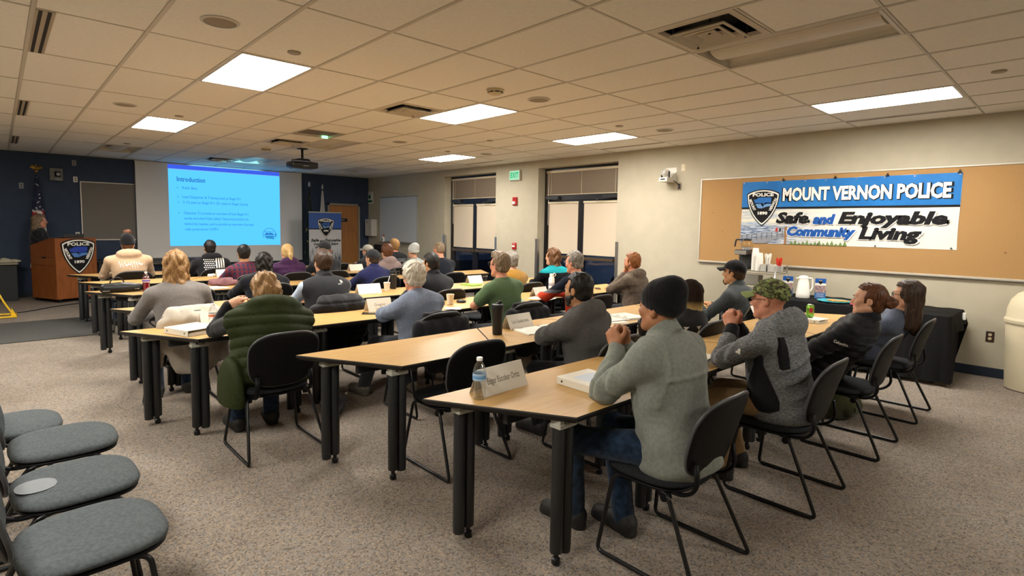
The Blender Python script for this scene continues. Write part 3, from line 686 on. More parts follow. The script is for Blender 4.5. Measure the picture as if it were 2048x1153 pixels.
flat('mountain', [(-.13, .0), (-.06, .05), (-.02, .02), (.03, .05), (.13, .0), (.13, -.012), (-.13, -.012)], .001, E_tx, L)
for k in range(4): flat('field_row', [(-.13 + k * .03, -.03 - k * .02), (-.02 + k * .04, -.03), (.01 + k * .04, -.03), (-.06 + k * .05, -.12)], .001, E_tx2, L)
b = NB(); box(b, .15, .178, -.05, .03, 0, .002); fin('headset', b, E_tx, L); text(L, 'SKAGIT 911', 0, 0, .05, E_tx, width=.24, bold=.001, M=T(0, .065, .001))
t = plane_empty('pin_board', 'grey fabric pin board with a pale frame beside the screen', 'board', (1.93, YB - .002, 1.76), '-y')
b = NB(); box(b, -.59, .59, -.6, .6, 0, .015); fin('fabric_panel', b, mat('grey_fabric_panel', '77736c', .9, col2='7e7a73', scale=200), t)
for a in ((-.61, .61, .6, .62), (-.61, .61, -.625, -.6), (-.61, -.59, -.6, .6), (.59, .61, -.6, .6)):
    b = NB(); box(b, *a, 0, .022, .002); fin('frame_rail', b, mat('pale_aluminium', 'c9c2b4', .4, metal=.3), t)
for (x, z, lb, pm) in ((1.24, 2.75, 'grey wall plate high on the blue wall right of the flag', M_greyp), (1.25, 2.41, 'white wall plate on the blue wall above the pin board corner', M_white), (.39, 2.23, 'grey wall plate on the blue wall left of the flag', M_greyp), (1.25, 1.25, 'white wall plate just above the lectern top', M_white), (6.28, 2.62, 'grey wall plate on the blue wall right of the screen', M_greyp)):
    outlet((x, YB - .0005, z), '-y', lb, pm, mat('socket_dark', '5c5a56', .4))
t = plane_empty('wall_unit', 'grey wall unit with a round black lens on the blue wall above the flag', 'camera', (.94, YB - .0005, 2.49), '-y')
b = NB(); box(b, -.11, .11, -.13, .13, 0, .05, .012, seg=2); fin('housing', b, mat('unit_grey', '6f6d6a', .5), t)
b = NB(); box(b, -.03, .07, -.05, .06, .05, .058, .004); fin('face', b, M_ink, t); b = NB(); lathe(b, [(.034, .0), (.034, .02), (.022, .026), (.001, .024)], 18, c=(.03, .005, .058), cap=False); fin('lens', b, mat('lens_silver', 'a5a6a8', .3), t)
b = NB(); box(b, -.02, .08, -.11, -.085, .05, .056); fin('grille', b, M_greyp, t)
# door in the back wall
d = bpy.data.objects.new('door_3', None); COL.objects.link(d); d['kind'] = 'structure'; d.location = (7.27, YB, 0)
M_oak = mat('oak_door', 'b57c42', .45, col2='a56d38', scale=3, stretch=(8, 8, .8), detail=5, coat=.2)
M_dframe = mat('door_frame_paint', '9b9184', .5)
b = NB(); box(b, -.43, .43, -.03, -.005, .01, 2.08, .002); lf = fin('door_leaf', b, M_oak, d)
for a in ((-.49, -.435, 0, 2.14), (.435, .49, 0, 2.14), (-.49, .49, 2.085, 2.14)):
    b = NB(); box(b, a[0], a[1], -.05, -.001, a[2], a[3], .003); fin('door_frame', b, M_dframe, d)
b = NB(); box(b, -.38, -.33, -.035, -.03, .95, 1.15, .001); tube(b, fillet([(-.355, -.034, 1.02), (-.355, -.09, 1.02), (-.24, -.09, 1.02)], .02), .01, 8); fin('door_handle', b, M_steel, lf)
b = NB(); box(b, -.29, .1, -.036, -.031, 1.63, 1.72, .001); o = fin('door_sign', b, M_ink, lf); text(o, 'STAFF ONLY', (-.1, -.0366, 1.675), (PI / 2, 0, 0), .04, M_print_white, width=.26)
# flags
def flag(loc, label, cloth, finial, hgt, mats, spread=.16, top=None):
    t = empty('flag', label, 'flag', loc, 0, 'flags on stands by the back wall')
    b = NB(); lathe(b, [(.16, .001), (.16, .02), (.06, .05), (.02, .08)], 20); fin('stand_base', b, mat('flag_base', '6b5a2a', .3, metal=.7), t, True, angle=40)
    b = NB(); tube(b, [(0, 0, .05), (0, 0, hgt)], .014, 8); fin('pole', b, mat('flag_pole', '4a3220', .4), t)
    b = NB()
    if finial == 'eagle':
        sphere(b, (0, 0, hgt + .02), .025, 10, 8); prism(b, [(-.1, .05), (-.06, .1), (0, .05), (.06, .1), (.1, .05), (.03, .0), (0, .02), (-.03, 0)], -.008, .008, M=Matrix.Translation((0, 0, hgt + .04)) @ Matrix.Rotation(PI / 2, 4, 'X')); sphere(b, (0, 0, hgt + .13), (.018, .022, .024), 10, 8)
    else: lathe(b, [(.014, 0), (.03, .03), (.02, .08), (.001, .14)], 12, c=(0, 0, hgt), cap=False)
    fin('finial', b, mat('finial_' + finial, 'c9a14a' if finial == 'eagle' else 'c9c6be', .3, metal=.8 if finial == 'eagle' else .2), t, True)
    b = NB(); n = 40; rings = []; zt = hgt - .04 if top is None else top; zb = .55
    for k in range(17):
        f = k / 16; z = zt + (zb - zt) * f; R0 = .02 + spread * f ** .75; ring = []
        for i in range(n):
            a = 2 * PI * i / n; r = R0 * (1 + .28 * math.sin(a * 6 + f * 2) * min(1, f * 3)); ring.append(b.verts.new((r * math.cos(a), r * math.sin(a) * .7, z)))
        rings.append(ring)
    for A, B in zip(rings, rings[1:]):
        for i in range(n):
            f = b.faces.new((A[i], A[(i + 1) % n], B[(i + 1) % n], B[i])); f.material_index = 0
    fin('cloth', b, mats, t, True); return t
def usflag():
    m = bpy.data.materials.new('us_flag_cloth'); m.use_nodes = True; t = NT(m); b = t.n['Principled BSDF']; b.inputs['Roughness'].default_value = .8
    tc = t.add('ShaderNodeTexCoord'); sp = t.add('ShaderNodeSeparateXYZ'); t.link(tc.outputs['Object'], sp.inputs[0])
    w = t.add('ShaderNodeTexWave'); w.inputs['Scale'].default_value = 3.2; w.inputs['Distortion'].default_value = 1.5; w.bands_direction = 'DIAGONAL'; t.link(tc.outputs['Object'], w.inputs['Vector'])
    r = t.add('ShaderNodeValToRGB'); r.color_ramp.interpolation = 'CONSTANT'; r.color_ramp.elements[0].color = lin('a3202c'); r.color_ramp.elements[1].color = lin('d8d0c6'); r.color_ramp.elements[1].position = .5; t.link(w.outputs['Fac'], r.inputs[0])
    v = t.add('ShaderNodeTexVoronoi'); v.inputs['Scale'].default_value = 17; t.link(tc.outputs['Object'], v.inputs['Vector'])
    r2 = t.add('ShaderNodeValToRGB'); r2.color_ramp.interpolation = 'CONSTANT'; r2.color_ramp.elements[0].color = lin('cfd0d4'); r2.color_ramp.elements[1].color = lin('1c2340'); r2.color_ramp.elements[1].position = .22; t.link(v.outputs['Distance'], r2.inputs[0])
    mr = t.add('ShaderNodeMapRange'); mr.inputs[1].default_value = 1.72; mr.inputs[2].default_value = 1.76; t.link(sp.outputs['Z'], mr.inputs[0])
    mx = t.add('ShaderNodeMix'); mx.data_type = 'RGBA'; t.link(mr.outputs[0], mx.inputs[0]); t.link(r.outputs[0], mx.inputs[6]); t.link(r2.outputs[0], mx.inputs[7]); t.link(mx.outputs[2], b.inputs['Base Color']); return m
flag((.62, 14.38, 0), 'furled American flag with a gold eagle finial behind the lectern', None, 'eagle', 2.5, usflag(), .11)
flag((6.54, 14.35, 0), 'furled white flag on a pole behind the upright banner', None, 'spear', 2.5, mat('white_flag', 'b9b6ae', .8), .10)
mgf = mat('green_flag_gold', '18241e', .8, col2='8d8250', scale=9, lo=.62, hi=.66, stretch=(1, 1, .6))
flag((6.17, 14.35, 0), 'furled dark green flag with gold fringe at the edge of the screen', None, 'spear', 2.55, mgf, .10)
# roll-up banner stand
t = plane_empty('rollup_banner', 'upright roll-up banner stand in front of the wooden door', 'banner', (6.27, 13.6, 1.0), '-y', None, 0.0)
b = NB(); box(b, -.45, .45, -.998, -.9, -.1, .1, .02); fin('base_cassette', b, M_alu, t); b = NB(); box(b, -.445, .445, .845, .87, -.01, .012, .003); fin('top_rail', b, M_alu, t)
def rollup_print():
    m = bpy.data.materials.new('rollup_print'); m.use_nodes = True; q = NT(m); bb = q.n['Principled BSDF']; bb.inputs['Roughness'].default_value = .5
    tc = q.add('ShaderNodeTexCoord'); mp = q.add('ShaderNodeMapping'); mp.inputs['Scale'].default_value = (22, 3, 1); q.link(tc.outputs['Object'], mp.inputs[0])
    n = q.add('ShaderNodeTexNoise'); n.inputs['Scale'].default_value = 1.5; n.inputs['Detail'].default_value = 4; q.link(mp.outputs[0], n.inputs[0])
    sp = q.add('ShaderNodeSeparateXYZ'); q.link(tc.outputs['Object'], sp.inputs[0]); mr = q.add('ShaderNodeMapRange'); mr.inputs[1].default_value = .1; mr.inputs[2].default_value = -.5; mr.inputs[3].default_value = -.25; mr.inputs[4].default_value = .3; q.link(sp.outputs['Y'], mr.inputs[0])
    ad = q.add('ShaderNodeMath', operation='ADD'); q.link(n.outputs['Fac'], ad.inputs[0]); q.link(mr.outputs[0], ad.inputs[1])
    r = q.add('ShaderNodeValToRGB'); r.color_ramp.elements[0].color = lin('c3c4c8'); r.color_ramp.elements[0].position = .45; r.color_ramp.elements[1].color = lin('3f4450'); r.color_ramp.elements[1].position = .75; q.link(ad.outputs[0], r.inputs[0]); q.link(r.outputs[0], bb.inputs['Base Color']); return m
b = NB(); box(b, -.44, .44, -.9, .845, -.001, .001); fin('printed_sheet', b, rollup_print(), t)
flat('blue_band', rect(-.44, .44, .44, .845), .0018, mat('rollup_blue', '2b55a0', .5), t); flat('black_stripe', rect(-.44, .44, .415, .44), .002, M_ink, t)
shield(t, .42, .01, .49, .003, '3a5f9e')
for s, x0, x1, y, sz in (('Safe', -.4, -.18, .135, .1), ('and', -.16, -.04, .12, .08), ('Enjoyable', -.02, .41, .135, .1), ('Community', -.33, .04, .04, .085), ('Living', .08, .35, .04, .1)):
    text(t, s, 0, 0, sz, M_ink, width=x1 - x0, bold=.004, shear=.22, M=T((x0 + x1) / 2, y, .003))
b = NB(); box(b, -.012, .012, -.9, .84, -.05, -.03); fin('support_pole', b, M_alu, t)
# ------------------------------------------------------------------ training tables (trapezoids, set long side / short side in turn)
def wood(name, c1, c2, rough, coat, stretch, scale=6, lo=.3, hi=.7):
    return mat(name, c1, rough, col2=c2, scale=scale, stretch=stretch, detail=6, lo=lo, hi=hi, coat=coat, spec=.4)
M_maple = wood('maple_laminate', 'b38b52', 'bd9960', .42, .0, (1.2, 12, 1))
M_edge = mat('black_edge', '17130f', .5)
M_leg = mat('table_leg_black', '232425', .38, spec=.5)
M_bracket = mat('leg_bracket', 'b5b1a4', .5)
LONG, SHORT, DEP, TH = 1.524, .762, .665, .74
def table_mesh_parts():
    r = empty('training_table', 'trapezoid', 'table', (0, 0, 0))
    o = [(-LONG / 2, DEP / 2), (-SHORT / 2, -DEP / 2), (SHORT / 2, -DEP / 2), (LONG / 2, DEP / 2)]
    def inset(d):
        # shrink towards the centroid line by d
        a = math.atan2(DEP, (LONG - SHORT) / 2); sx = d / math.sin(a)
        return [(-LONG / 2 + sx + d / math.tan(a) * 0 + d * .58, DEP / 2 - d), (-SHORT / 2 + sx * .45, -DEP / 2 + d), (SHORT / 2 - sx * .45, -DEP / 2 + d), (LONG / 2 - sx - d * .58, DEP / 2 - d)]
    b = NB(); prism(b, inset(.004), TH - .006, TH); fin('tabletop', b, M_maple, r)
    b = NB(); rings = []
    for d, z in ((.004, TH - .0005), (.001, TH - .004), (.0, TH - .009), (.003, TH - .02), (.016, TH - .032), (.03, TH - .034)):
        rings.append([b.verts.new((p[0], p[1], z)) for p in inset(d)])
    for A, B in zip(rings, rings[1:]):
        for k in range(4): b.faces.new((A[k], A[(k + 1) % 4], B[(k + 1) % 4], B[k]))
    b.faces.new(rings[-1]); fin('edge_band', b, M_edge, r)
    b = NB(); box(b, -.5, .5, .0, .03, TH - .1, TH - .034, .003); fin('support_beam', b, M_dark, r)
    for sx in (-1, 1):
        for (px, py, foot) in ((LONG / 2 - .185, DEP / 2 - .105, -1), (SHORT / 2 - .03, -DEP / 2 + .105, 1)):
            px *= sx; dx, dy = .029, .0
            # two tubes side by side, a foot under one of them
            b = NB()
            for q in (-1, 1): lathe(b, [(.029, .062 if q == foot * sx else .045), (.031, .066), (.031, TH - .075), (.029, TH - .07)], 16, c=(px + q * .03, py, 0))
            lg = fin('leg', b, M_leg, r, True, angle=40)
            b = NB(); lathe(b, [(.017, .001), (.021, .006), (.021, .03), (.012, .036), (.012, .064)], 14, c=(px + foot * sx * .03, py, 0)); fin('foot', b, M_black, lg, True, angle=40)
            b = NB(); box(b, px - .062, px + .062, py - .034, py + .034, TH - .075, TH - .052, .004)
            for q in (-1, 0, 1): box(b, px + q * .042 - .014, px + q * .042 + .014, py - .03, py + .03, TH - .052, TH - .034)
            fin('leg_bracket', b, M_bracket, lg)
    return r
ROWS = {'A': (1.50, 1.53, 4), 'B': (1.38, 2.785, 4), 'C': (.655, 4.35, 5), 'D': (.76, 5.67, 5), 'E': (.72, 7.35, 5), 'F': (.77, 8.6, 5), 'G': (.75, 9.92, 5)}
RN = {'A': 'front-most row nearest the camera', 'B': 'second row from the camera', 'C': 'third row from the camera', 'D': 'fourth row from the camera', 'E': 'fifth row from the camera', 'F': 'sixth row from the camera', 'G': 'farthest row, nearest the screen'}
PN = ['leftmost table', 'second table from the left', 'third table from the left', 'fourth table from the left', 'fifth table from the left']
tb = table_mesh_parts(); used = False
for row, (x0, y0, n) in ROWS.items():
    for k in range(n):
        cx = x0 + LONG / 2 + k * (LONG + SHORT) / 2 + .004 * k; loc = (cx, y0 + DEP / 2, 0); rz = 0 if k % 2 == 0 else PI
        if not used: o = tb; o.location = loc; o.rotation_euler = (0, 0, rz); used = True
        else: o = dup(tb, loc, rz)
        o['label'] = 'maple-topped trapezoid table, %s of the %s' % (PN[k], RN[row]); o['group'] = 'training tables'

# ------------------------------------------------------------------ sled base chairs
M_cfab = mat('charcoal_upholstery', '222325', .9, spec=.1, col2='2d2f32', scale=120, bump=.4, bscale=350, bdist=.001)
M_gfab = mat('grey_blue_upholstery', '4c5153', .95, spec=.1, col2='595e60', scale=70, detail=5, bump=.7, bscale=160, bdist=.0025)
M_shell = mat('chair_shell', '0f0f10', .5, spec=.18)
M_trim = mat('chair_back_trim', '4a4b4d', .42, spec=.5)
def cushion(b, w, d, z, th, crown=.006, p=3.0, n=40, cy=0.0, front_drop=0.0):
    rings = []
    def P(x, y, zz): return b.verts.new((x, cy + y, zz - front_drop * max(0, y / d) ** 3))
    spec = [(.0, crown), (.45, crown * .8), (.78, crown * .35), (.92, -.004), (.985, -th * .3), (1.0, -th * .55), (.985, -th * .85), (.93, -th)]
    for s, dz in spec:
        if s == 0: rings.append([P(0, 0, z + dz)])
        else: rings.append([P(x * s, y * s, z + dz) for x, y in superell(w, d, n, p)])
    for k in range(n): b.faces.new((rings[0][0], rings[1][k], rings[1][(k + 1) % n]))
    for A, B in zip(rings[1:], rings[2:]):
        for k in range(n): b.faces.new((A[k], B[k], B[(k + 1) % n], A[(k + 1) % n]))
    b.faces.new(rings[-1])
def back_surface(u, v):
    """u -1..1 across, v 0..1 up: a curved panel, wide above and drawn in below"""
    w = .212 + .034 * v - .03 * max(0, v - .75) * 2
    x = u * w; z = .485 + .375 * v
    y = -.232 - .075 * v - .03 * v * v + .055 * (1 - math.cos(u * 1.0)) * 1.2
    return Vector((x, y, z))
def back_panel(b, off, s, mi=0, thick=.02, n=44):
    pts = superell(1, 1, n, 3.2); rings = []
    def Q(u, v, o):
        vv = .5 + v / 2; p = back_surface(u, vv); e = 1e-3
        du = back_surface(u + e, vv) - back_surface(u - e, vv); dv = back_surface(u, vv + e) - back_surface(u, vv - e); nn = du.cross(dv).normalized()
        return b.verts.new(p - nn * o)
    for k, o in ((0, off), (.5, off), (.85, off - .0), (.97, off - .004), (1.0, off - thick * .5), (.97, off - thick + .003), (.85, off - thick), (.5, off - thick), (0, off - thick)):
        if k == 0: rings.append([Q(0, 0, o)])
        else: rings.append([Q(x * k * s, y * k * s, o) for x, y in pts])
    for k in range(n):
        b.faces.new((rings[0][0], rings[1][k], rings[1][(k + 1) % n])); b.faces.new((rings[-1][0], rings[-2][(k + 1) % n], rings[-2][k]))
    for A, B in zip(rings[1:-1], rings[2:-1]):
        for k in range(n): b.faces.new((A[k], B[k], B[(k + 1) % n], A[(k + 1) % n]))
def make_chair(name, fab, cat='chair'):
    r = empty(name, 'chair', cat, (0, 0, 0))
    b = NB(); cushion(b, .235, .225, .462, .04, .008, 3.0, 40, .01, .012); fin('seat', b, fab, r, True)
    b = NB(); cushion(b, .228, .218, .424, .022, 0, 3.0, 32, .01, .012); fin('seat_pan', b, M_shell, r, True)
    b = NB(); back_panel(b, -.012, .985, thick=-.022) if False else back_panel(b, .012, .97, thick=.022); fin('back_cushion', b, fab, r, True)
    b = NB(); back_panel(b, -.006, 1.0, thick=.014); fin('back_shell', b, M_shell if fab is M_cfab else M_shell, r, True)
    b = NB(); rim = []
    for x, y in superell(1, 1, 44, 3.2): p = back_surface(x * 1.0, .5 + y / 2); rim.append(p + Vector((0, -.006, 0)))
    tube(b, rim, .0085, 6, closed=True); fin('back_trim', b, M_trim, r, True)
    for s in (-1, 1):
        b = NB(); tube(b, fillet([(s * .16, -.03, .405), (s * .175, -.21, .405), (s * .185, -.275, .46), (s * .175, -.262, .57)], .06), .017, 8, flat=.55); fin('back_bracket', b, M_shell, r, True)
        b = NB(); tube(b, fillet([(s * .185, .02, .415), (s * .215, .14, .40), (s * .262, .192, .012), (s * .262, -.332, .012), (s * .21, -.15, .40), (s * .185, -.02, .415)], .035, 6), .0105, 8); fin('sled_leg', b, M_blackmetal, r, True)
    b = NB(); tube(b, [(-.19, .1, .405), (.19, .1, .405)], .0095, 8); fin('crossbar', b, M_blackmetal, r, True)
    b = NB(); tube(b, [(-.19, -.1, .405), (.19, -.1, .405)], .0095, 8); fin('crossbar', b, M_blackmetal, r, True)
    for s in (-1, 1):
        b = NB(); lathe(b, [(.018, -.022), (.02, -.016), (.02, .016), (.018, .022)], 12, M=Matrix.Translation((s * .2, -.135, .385)) @ Matrix.Rotation(PI / 2, 4, 'Y')); fin('stack_bumper', b, M_shell, r, True, angle=40)
    return r
CH0 = make_chair('stacking_chair', M_cfab); ch_used = False
def chair(x, y, rz, label, group='black chairs at the tables'):
    global ch_used
    if not ch_used: CH0.location = (x, y, 0); CH0.rotation_euler = (0, 0, rz); ch_used = True; o = CH0
    else: o = dup(CH0, (x, y, 0), rz)
    o['label'] = label; o['group'] = group; return o
G0 = make_chair('guest_chair', M_gfab)
for k, (y, lb) in enumerate(((2.43, 'grey upholstered chair at the lower left, nearest to the camera'), (2.99, 'grey upholstered chair at the left, second from the camera, with a worn pale patch'), (3.58, 'grey upholstered chair at the left, third from the camera'), (4.05, 'grey upholstered chair at the left edge, farthest back of the four'))):
    loc = (.205, y, 0); rz = -PI / 2 + (.05, .03, .0, .02)[k]
    if k == 3: loc = (.0, 4.02, 0)
    if k == 0: o = G0; o.location = loc; o.rotation_euler = (0, 0, rz)
    else: o = dup(G0, loc, rz)
    o['label'] = lb; o['group'] = 'grey chairs along the left'
    if k == 1:
        b = NB(); cushion(b, .075, .07, .4706, .0015, .0005, 2.2, 24, 0); fin('pale_patch', b, mat('worn_patch', '83878a', .95, spec=.1, bump=.5, bscale=200), o, True, loc=(.03, -.13, 0), label='pale worn patch')

# ------------------------------------------------------------------ lectern with badge
def lectern():
    M_lw = wood('lectern_oak', '7d451c', '94562a', .4, .15, (6, 6, .9), 4)
    t = empty('lectern', 'wooden lectern with a black police badge on its front', 'lectern', (.78, 13.1, 0), math.radians(24))
    W, D, H0, H1 = .71, .80, 1.21, 1.07
    # front at local y=0, body runs back to y=D; wheels under it
    b = NB(); box(b, 0, W, 0, .025, .07, H0, .004); fin('front_panel', b, M_lw, t)
    for nm, x0 in (('side_panel', 0), ('side_panel', W - .025)):
        b = NB(); vs0 = [b.verts.new((x0, y, z)) for y, z in ((.025, .07), (D, .07), (D, H1 - .02), (.2, H0 - .01), (.025, H0 - .01))]; vs1 = [b.verts.new((x0 + .025, v.co.y, v.co.z)) for v in vs0]
        b.faces.new(vs0); b.faces.new(vs1[::-1])
        for k in range(5): b.faces.new((vs0[k], vs1[k], vs1[(k + 1) % 5], vs0[(k + 1) % 5]))
        o = fin(nm, b, M_lw, t)
        if x0 == 0:
            b = NB(); box(b, -.002, .001, .03, D - .02, .86, .863); box(b, -.002, .001, .03, D - .02, .70, .703); fin('panel_joint', b, M_edge, o)
            b = NB(); box(b, -.012, .0, .3, .42, .84, .86, .004); fin('side_pull', b, M_black, o)
    b = NB(); box(b, 0, W, .0, .2, H0 - .008, H0 + .012, .004); fin('top_ledge', b, M_lw, t)
    b = NB(); vs = [b.verts.new(p) for p in ((0, .2, H0), (W, .2, H0), (W, D, H1), (0, D, H1), (0, .2, H0 - .02), (W, .2, H0 - .02), (W, D, H1 - .02), (0, D, H1 - .02))]
    for q in ((0, 1, 2, 3), (7, 6, 5, 4), (0, 4, 5, 1), (1, 5, 6, 2), (2, 6, 7, 3), (3, 7, 4, 0)): b.faces.new([vs[i] for i in q])
    fin('reading_top', b, M_lw, t)
    for x in (.08, W - .08):
        for y in (.08, D - .08):
            b = NB(); lathe(b, [(.028, -.012), (.03, -.008), (.03, .008), (.028, .012)], 14, M=Matrix.Translation((x, y, .031)) @ Matrix.Rotation(PI / 2, 4, 'Y')); box(b, x - .02, x + .02, y - .02, y + .02, .055, .07); fin('caster', b, M_black, t)
    pe = bpy.data.objects.new('badge_plate', None)
    b = NB(); prism(b, [(x * .56, y * .56) for x, y in shield_pts(1.07)], 0, .012); bp = fin('badge_plate', b, M_ink, t); bp.matrix_local = Matrix.Translation((W / 2 + .03, -.001, .91)) @ Matrix.Rotation(PI / 2, 4, 'X')
    # badge layers sit on the plate as one printed face each
    def lay(nm, pts, z, m):
        return flat(nm, pts, z, m, bp)
    s = .56
    lay('badge_border', [(x * s, y * s) for x, y in shield_pts(1.0)], .0128, M_print_white); lay('badge_field', [(x * s, y * s) for x, y in shield_pts(.92)], .0136, M_ink)
    up = [(-.29, .2), (-.2, .2), (-.14, .26), (.27, .26), (.27, .09), (.08, .09), (.03, .02), (-.01, .09), (-.05, .07), (-.26, .09)]; lo = [(-.24, .05), (-.07, .05), (-.03, .01), (.02, -.05), (.06, .05), (.27, .05), (.27, -.02), (.12, -.05), (-.02, -.1), (-.15, -.09), (-.19, -.02)]
    lay('land_shape', [(x * s, y * s) for x, y in up[::-1]], .0144, mat('badge_blue_deep', '2440a8', .5)); lay('land_shape', [(x * s, y * s) for x, y in lo[::-1]], .0144, mat('badge_blue_mid', '4f7fc4', .5))
    for w, x, y, r, wd, sz in (('POLICE', 0, .345, 0, .68, .15), ('MOUNT', -.335, .02, -66, .40, .12), ('VERNON', .335, .02, 66, .44, .12), ('1890', 0, -.26, 0, .31, .13)):
        text(bp, w, 0, 0, sz * s, M_print_white, width=wd * s, bold=.003, M=T(x * s, y * s, .0148, math.radians(r)))
    return t
lectern()
t = empty('laptop', 'dark laptop open on the lectern, seen from behind', 'laptop', (1.14, 13.52, 1.212), math.radians(20))
b = NB(); box(b, -.17, .17, 0, .22, .0, .016, .004); fin('base', b, M_dark, t); b = NB(); box(b, -.17, .17, -.012, -.002, .012, .075, .003); fin('lid', b, M_dark, t)
t.location = (1.07, 13.24, 1.2235)

# side counter along the back wall, with a crumpled cloth on it
t = empty('side_counter', 'dark side counter with a pale edged top at the far left', 'counter', (-.55, 14.2, 0))
b = NB(); box(b, -1.2, .82, -.3, .38, .70, .735, .004); fin('worktop', b, mat('counter_top', '8b8471', .5), t); b = NB(); box(b, -1.18, .8, -.24, .38, .0, .7, .004); fin('cabinet_body', b, mat('counter_dark', '1d2022', .6), t)
b = NB(); bmesh.ops.create_icosphere(b, subdivisions=3, radius=1)
for v in b.verts:
    c = v.co; k = .75 + .35 * math.sin(c.x * 5 + c.y * 3) * math.cos(c.z * 4 + c.x * 2); v.co = Vector((c.x * .2 * k, c.y * .1 * k, max(0, c.z) * .09 * k + (.002 if c.z < 0 else .0)))
o = fin('crumpled_cloth', b, mat('pale_cloth', 'b5b09a', .9), None, True, loc=(.12, 14.08, .736)); tag(o, 'crumpled pale cloth on the dark counter at the left', 'cloth')
t = empty('side_table', 'long dark narrow table under the screen', 'table', (2.6, 14.2, 0))
b = NB(); box(b, -1.15, 1.3, -.22, .3, .70, .73, .004); fin('tabletop', b, mat('counter_dark2', '2b2e33', .5), t)
for x in (-1.05, 1.2):
    for y in (-.15, .22): b = NB(); box(b, x - .025, x + .025, y - .025, y + .025, 0, .7, .003); fin('leg', b, M_dark, t)
# floor mat, yellow folding stand, cable
b = NB(); box(b, -1.2, 1.13, 9.25, 11.02, .0005, .011, .003); o = fin('floor_mat', b, mat('charcoal_mat', '3d3c38', .95, col2='444340', scale=150, bump=.4)); tag(o, 'large charcoal floor mat before the lectern at the left', 'mat')
b = NB(); tube(b, fillet([(-1.0, 12.1, .006), (.2, 12.05, .006), (.75, 12.7, .006), (1.3, 13.0, .006)], .6, 8), .011, 6); o = fin('floor_cable', b, M_black, None, True); tag(o, 'black cable lying across the carpet before the lectern', 'cable')
t = empty('folding_stand', 'yellow tubular floor stand at the left edge beyond the mat', 'stand', (-.02, 11.85, 0))
M_yel = mat('yellow_enamel', 'd8b01f', .4)
b = NB(); tube(b, fillet([(.17, -.2, .015), (.05, .1, .22), (-.1, .2, .62)], .15), .014, 8); tube(b, fillet([(-.33, -.25, .015), (-.25, .1, .22), (-.1, .2, .62)], .15), .014, 8); fin('upright', b, M_yel, t, True)
b = NB(); tube(b, fillet([(-.4, -.3, .018), (.16, -.24, .018), (.2, .12, .018), (-.36, .1, .018)], .05), .016, 8); fin('foot_bar', b, M_yel, t, True)
b = NB(); box(b, .1, .2, -.27, -.18, .005, .03, .006); prism(b, [(.13, .03), (.19, .03), (.14, .16)], -.23, -.215, M=Matrix.Translation((0, -.22, 0)) @ Matrix.Rotation(PI / 2, 4, 'X') @ Matrix.Translation((0, 0, .2))); fin('foot_plate', b, M_yel, t)
# projector
t = empty('projector', 'black projector on a short ceiling pole before the screen', 'projector', (4.06, 9.72, 0), 0)
b = NB(); box(b, -.07, .07, -.06, .06, CH - .02, CH - .004, .002); fin('ceiling_plate', b, M_black, t); b = NB(); tube(b, [(0, 0, CH - .01), (0, 0, 2.72)], .021, 12); fin('pole', b, M_black, t, True)
b = NB(); box(b, -.1, .1, -.08, .1, 2.70, 2.72, .003)
for s in (-1, 1): tube(b, fillet([(s * .09, .05, 2.71), (s * .17, .05, 2.70), (s * .17, .0, 2.655)], .02), .008, 6)
fin('mount_bracket', b, M_black, t)
b = NB(); box(b, -.235, .235, -.16, .17, 2.555, 2.665, .03, seg=3); fin('body', b, mat('projector_black', '1a1b1e', .35), t, True, angle=50)
b = NB(); lathe(b, [(.055, 0), (.055, .05), (.04, .055), (.001, .05)], 20, M=Matrix.Translation((-.12, .17, 2.61)) @ Matrix.Rotation(-PI / 2, 4, 'X'), cap=False); fin('lens', b, M_black, t, True, angle=40)
b = NB(); lathe(b, [(.036, .0565), (.001, .058)], 16, M=Matrix.Translation((-.12, .17, 2.61)) @ Matrix.Rotation(-PI / 2, 4, 'X'), cap=False); fin('lit_lens', b, emis('projector_beam', 'c8f4ff', 6), t)
b = NB(); box(b, -.05, .05, -.163, -.158, 2.58, 2.592); fin('badge', b, M_greyp, t)
sl = bpy.data.lights.new('projector_beam', 'SPOT'); sl.energy = 700; sl.color = (.25, .8, 1.0); sl.spot_size = math.radians(28); sl.spot_blend = .25; sl.shadow_soft_size = .03
so = bpy.data.objects.new('projector_beam', sl); COL.objects.link(so); so.location = (3.94, 9.97, 2.62); so.rotation_euler = Vector((.25, 4.6, -.42)).to_track_quat('-Z', 'Y').to_euler()

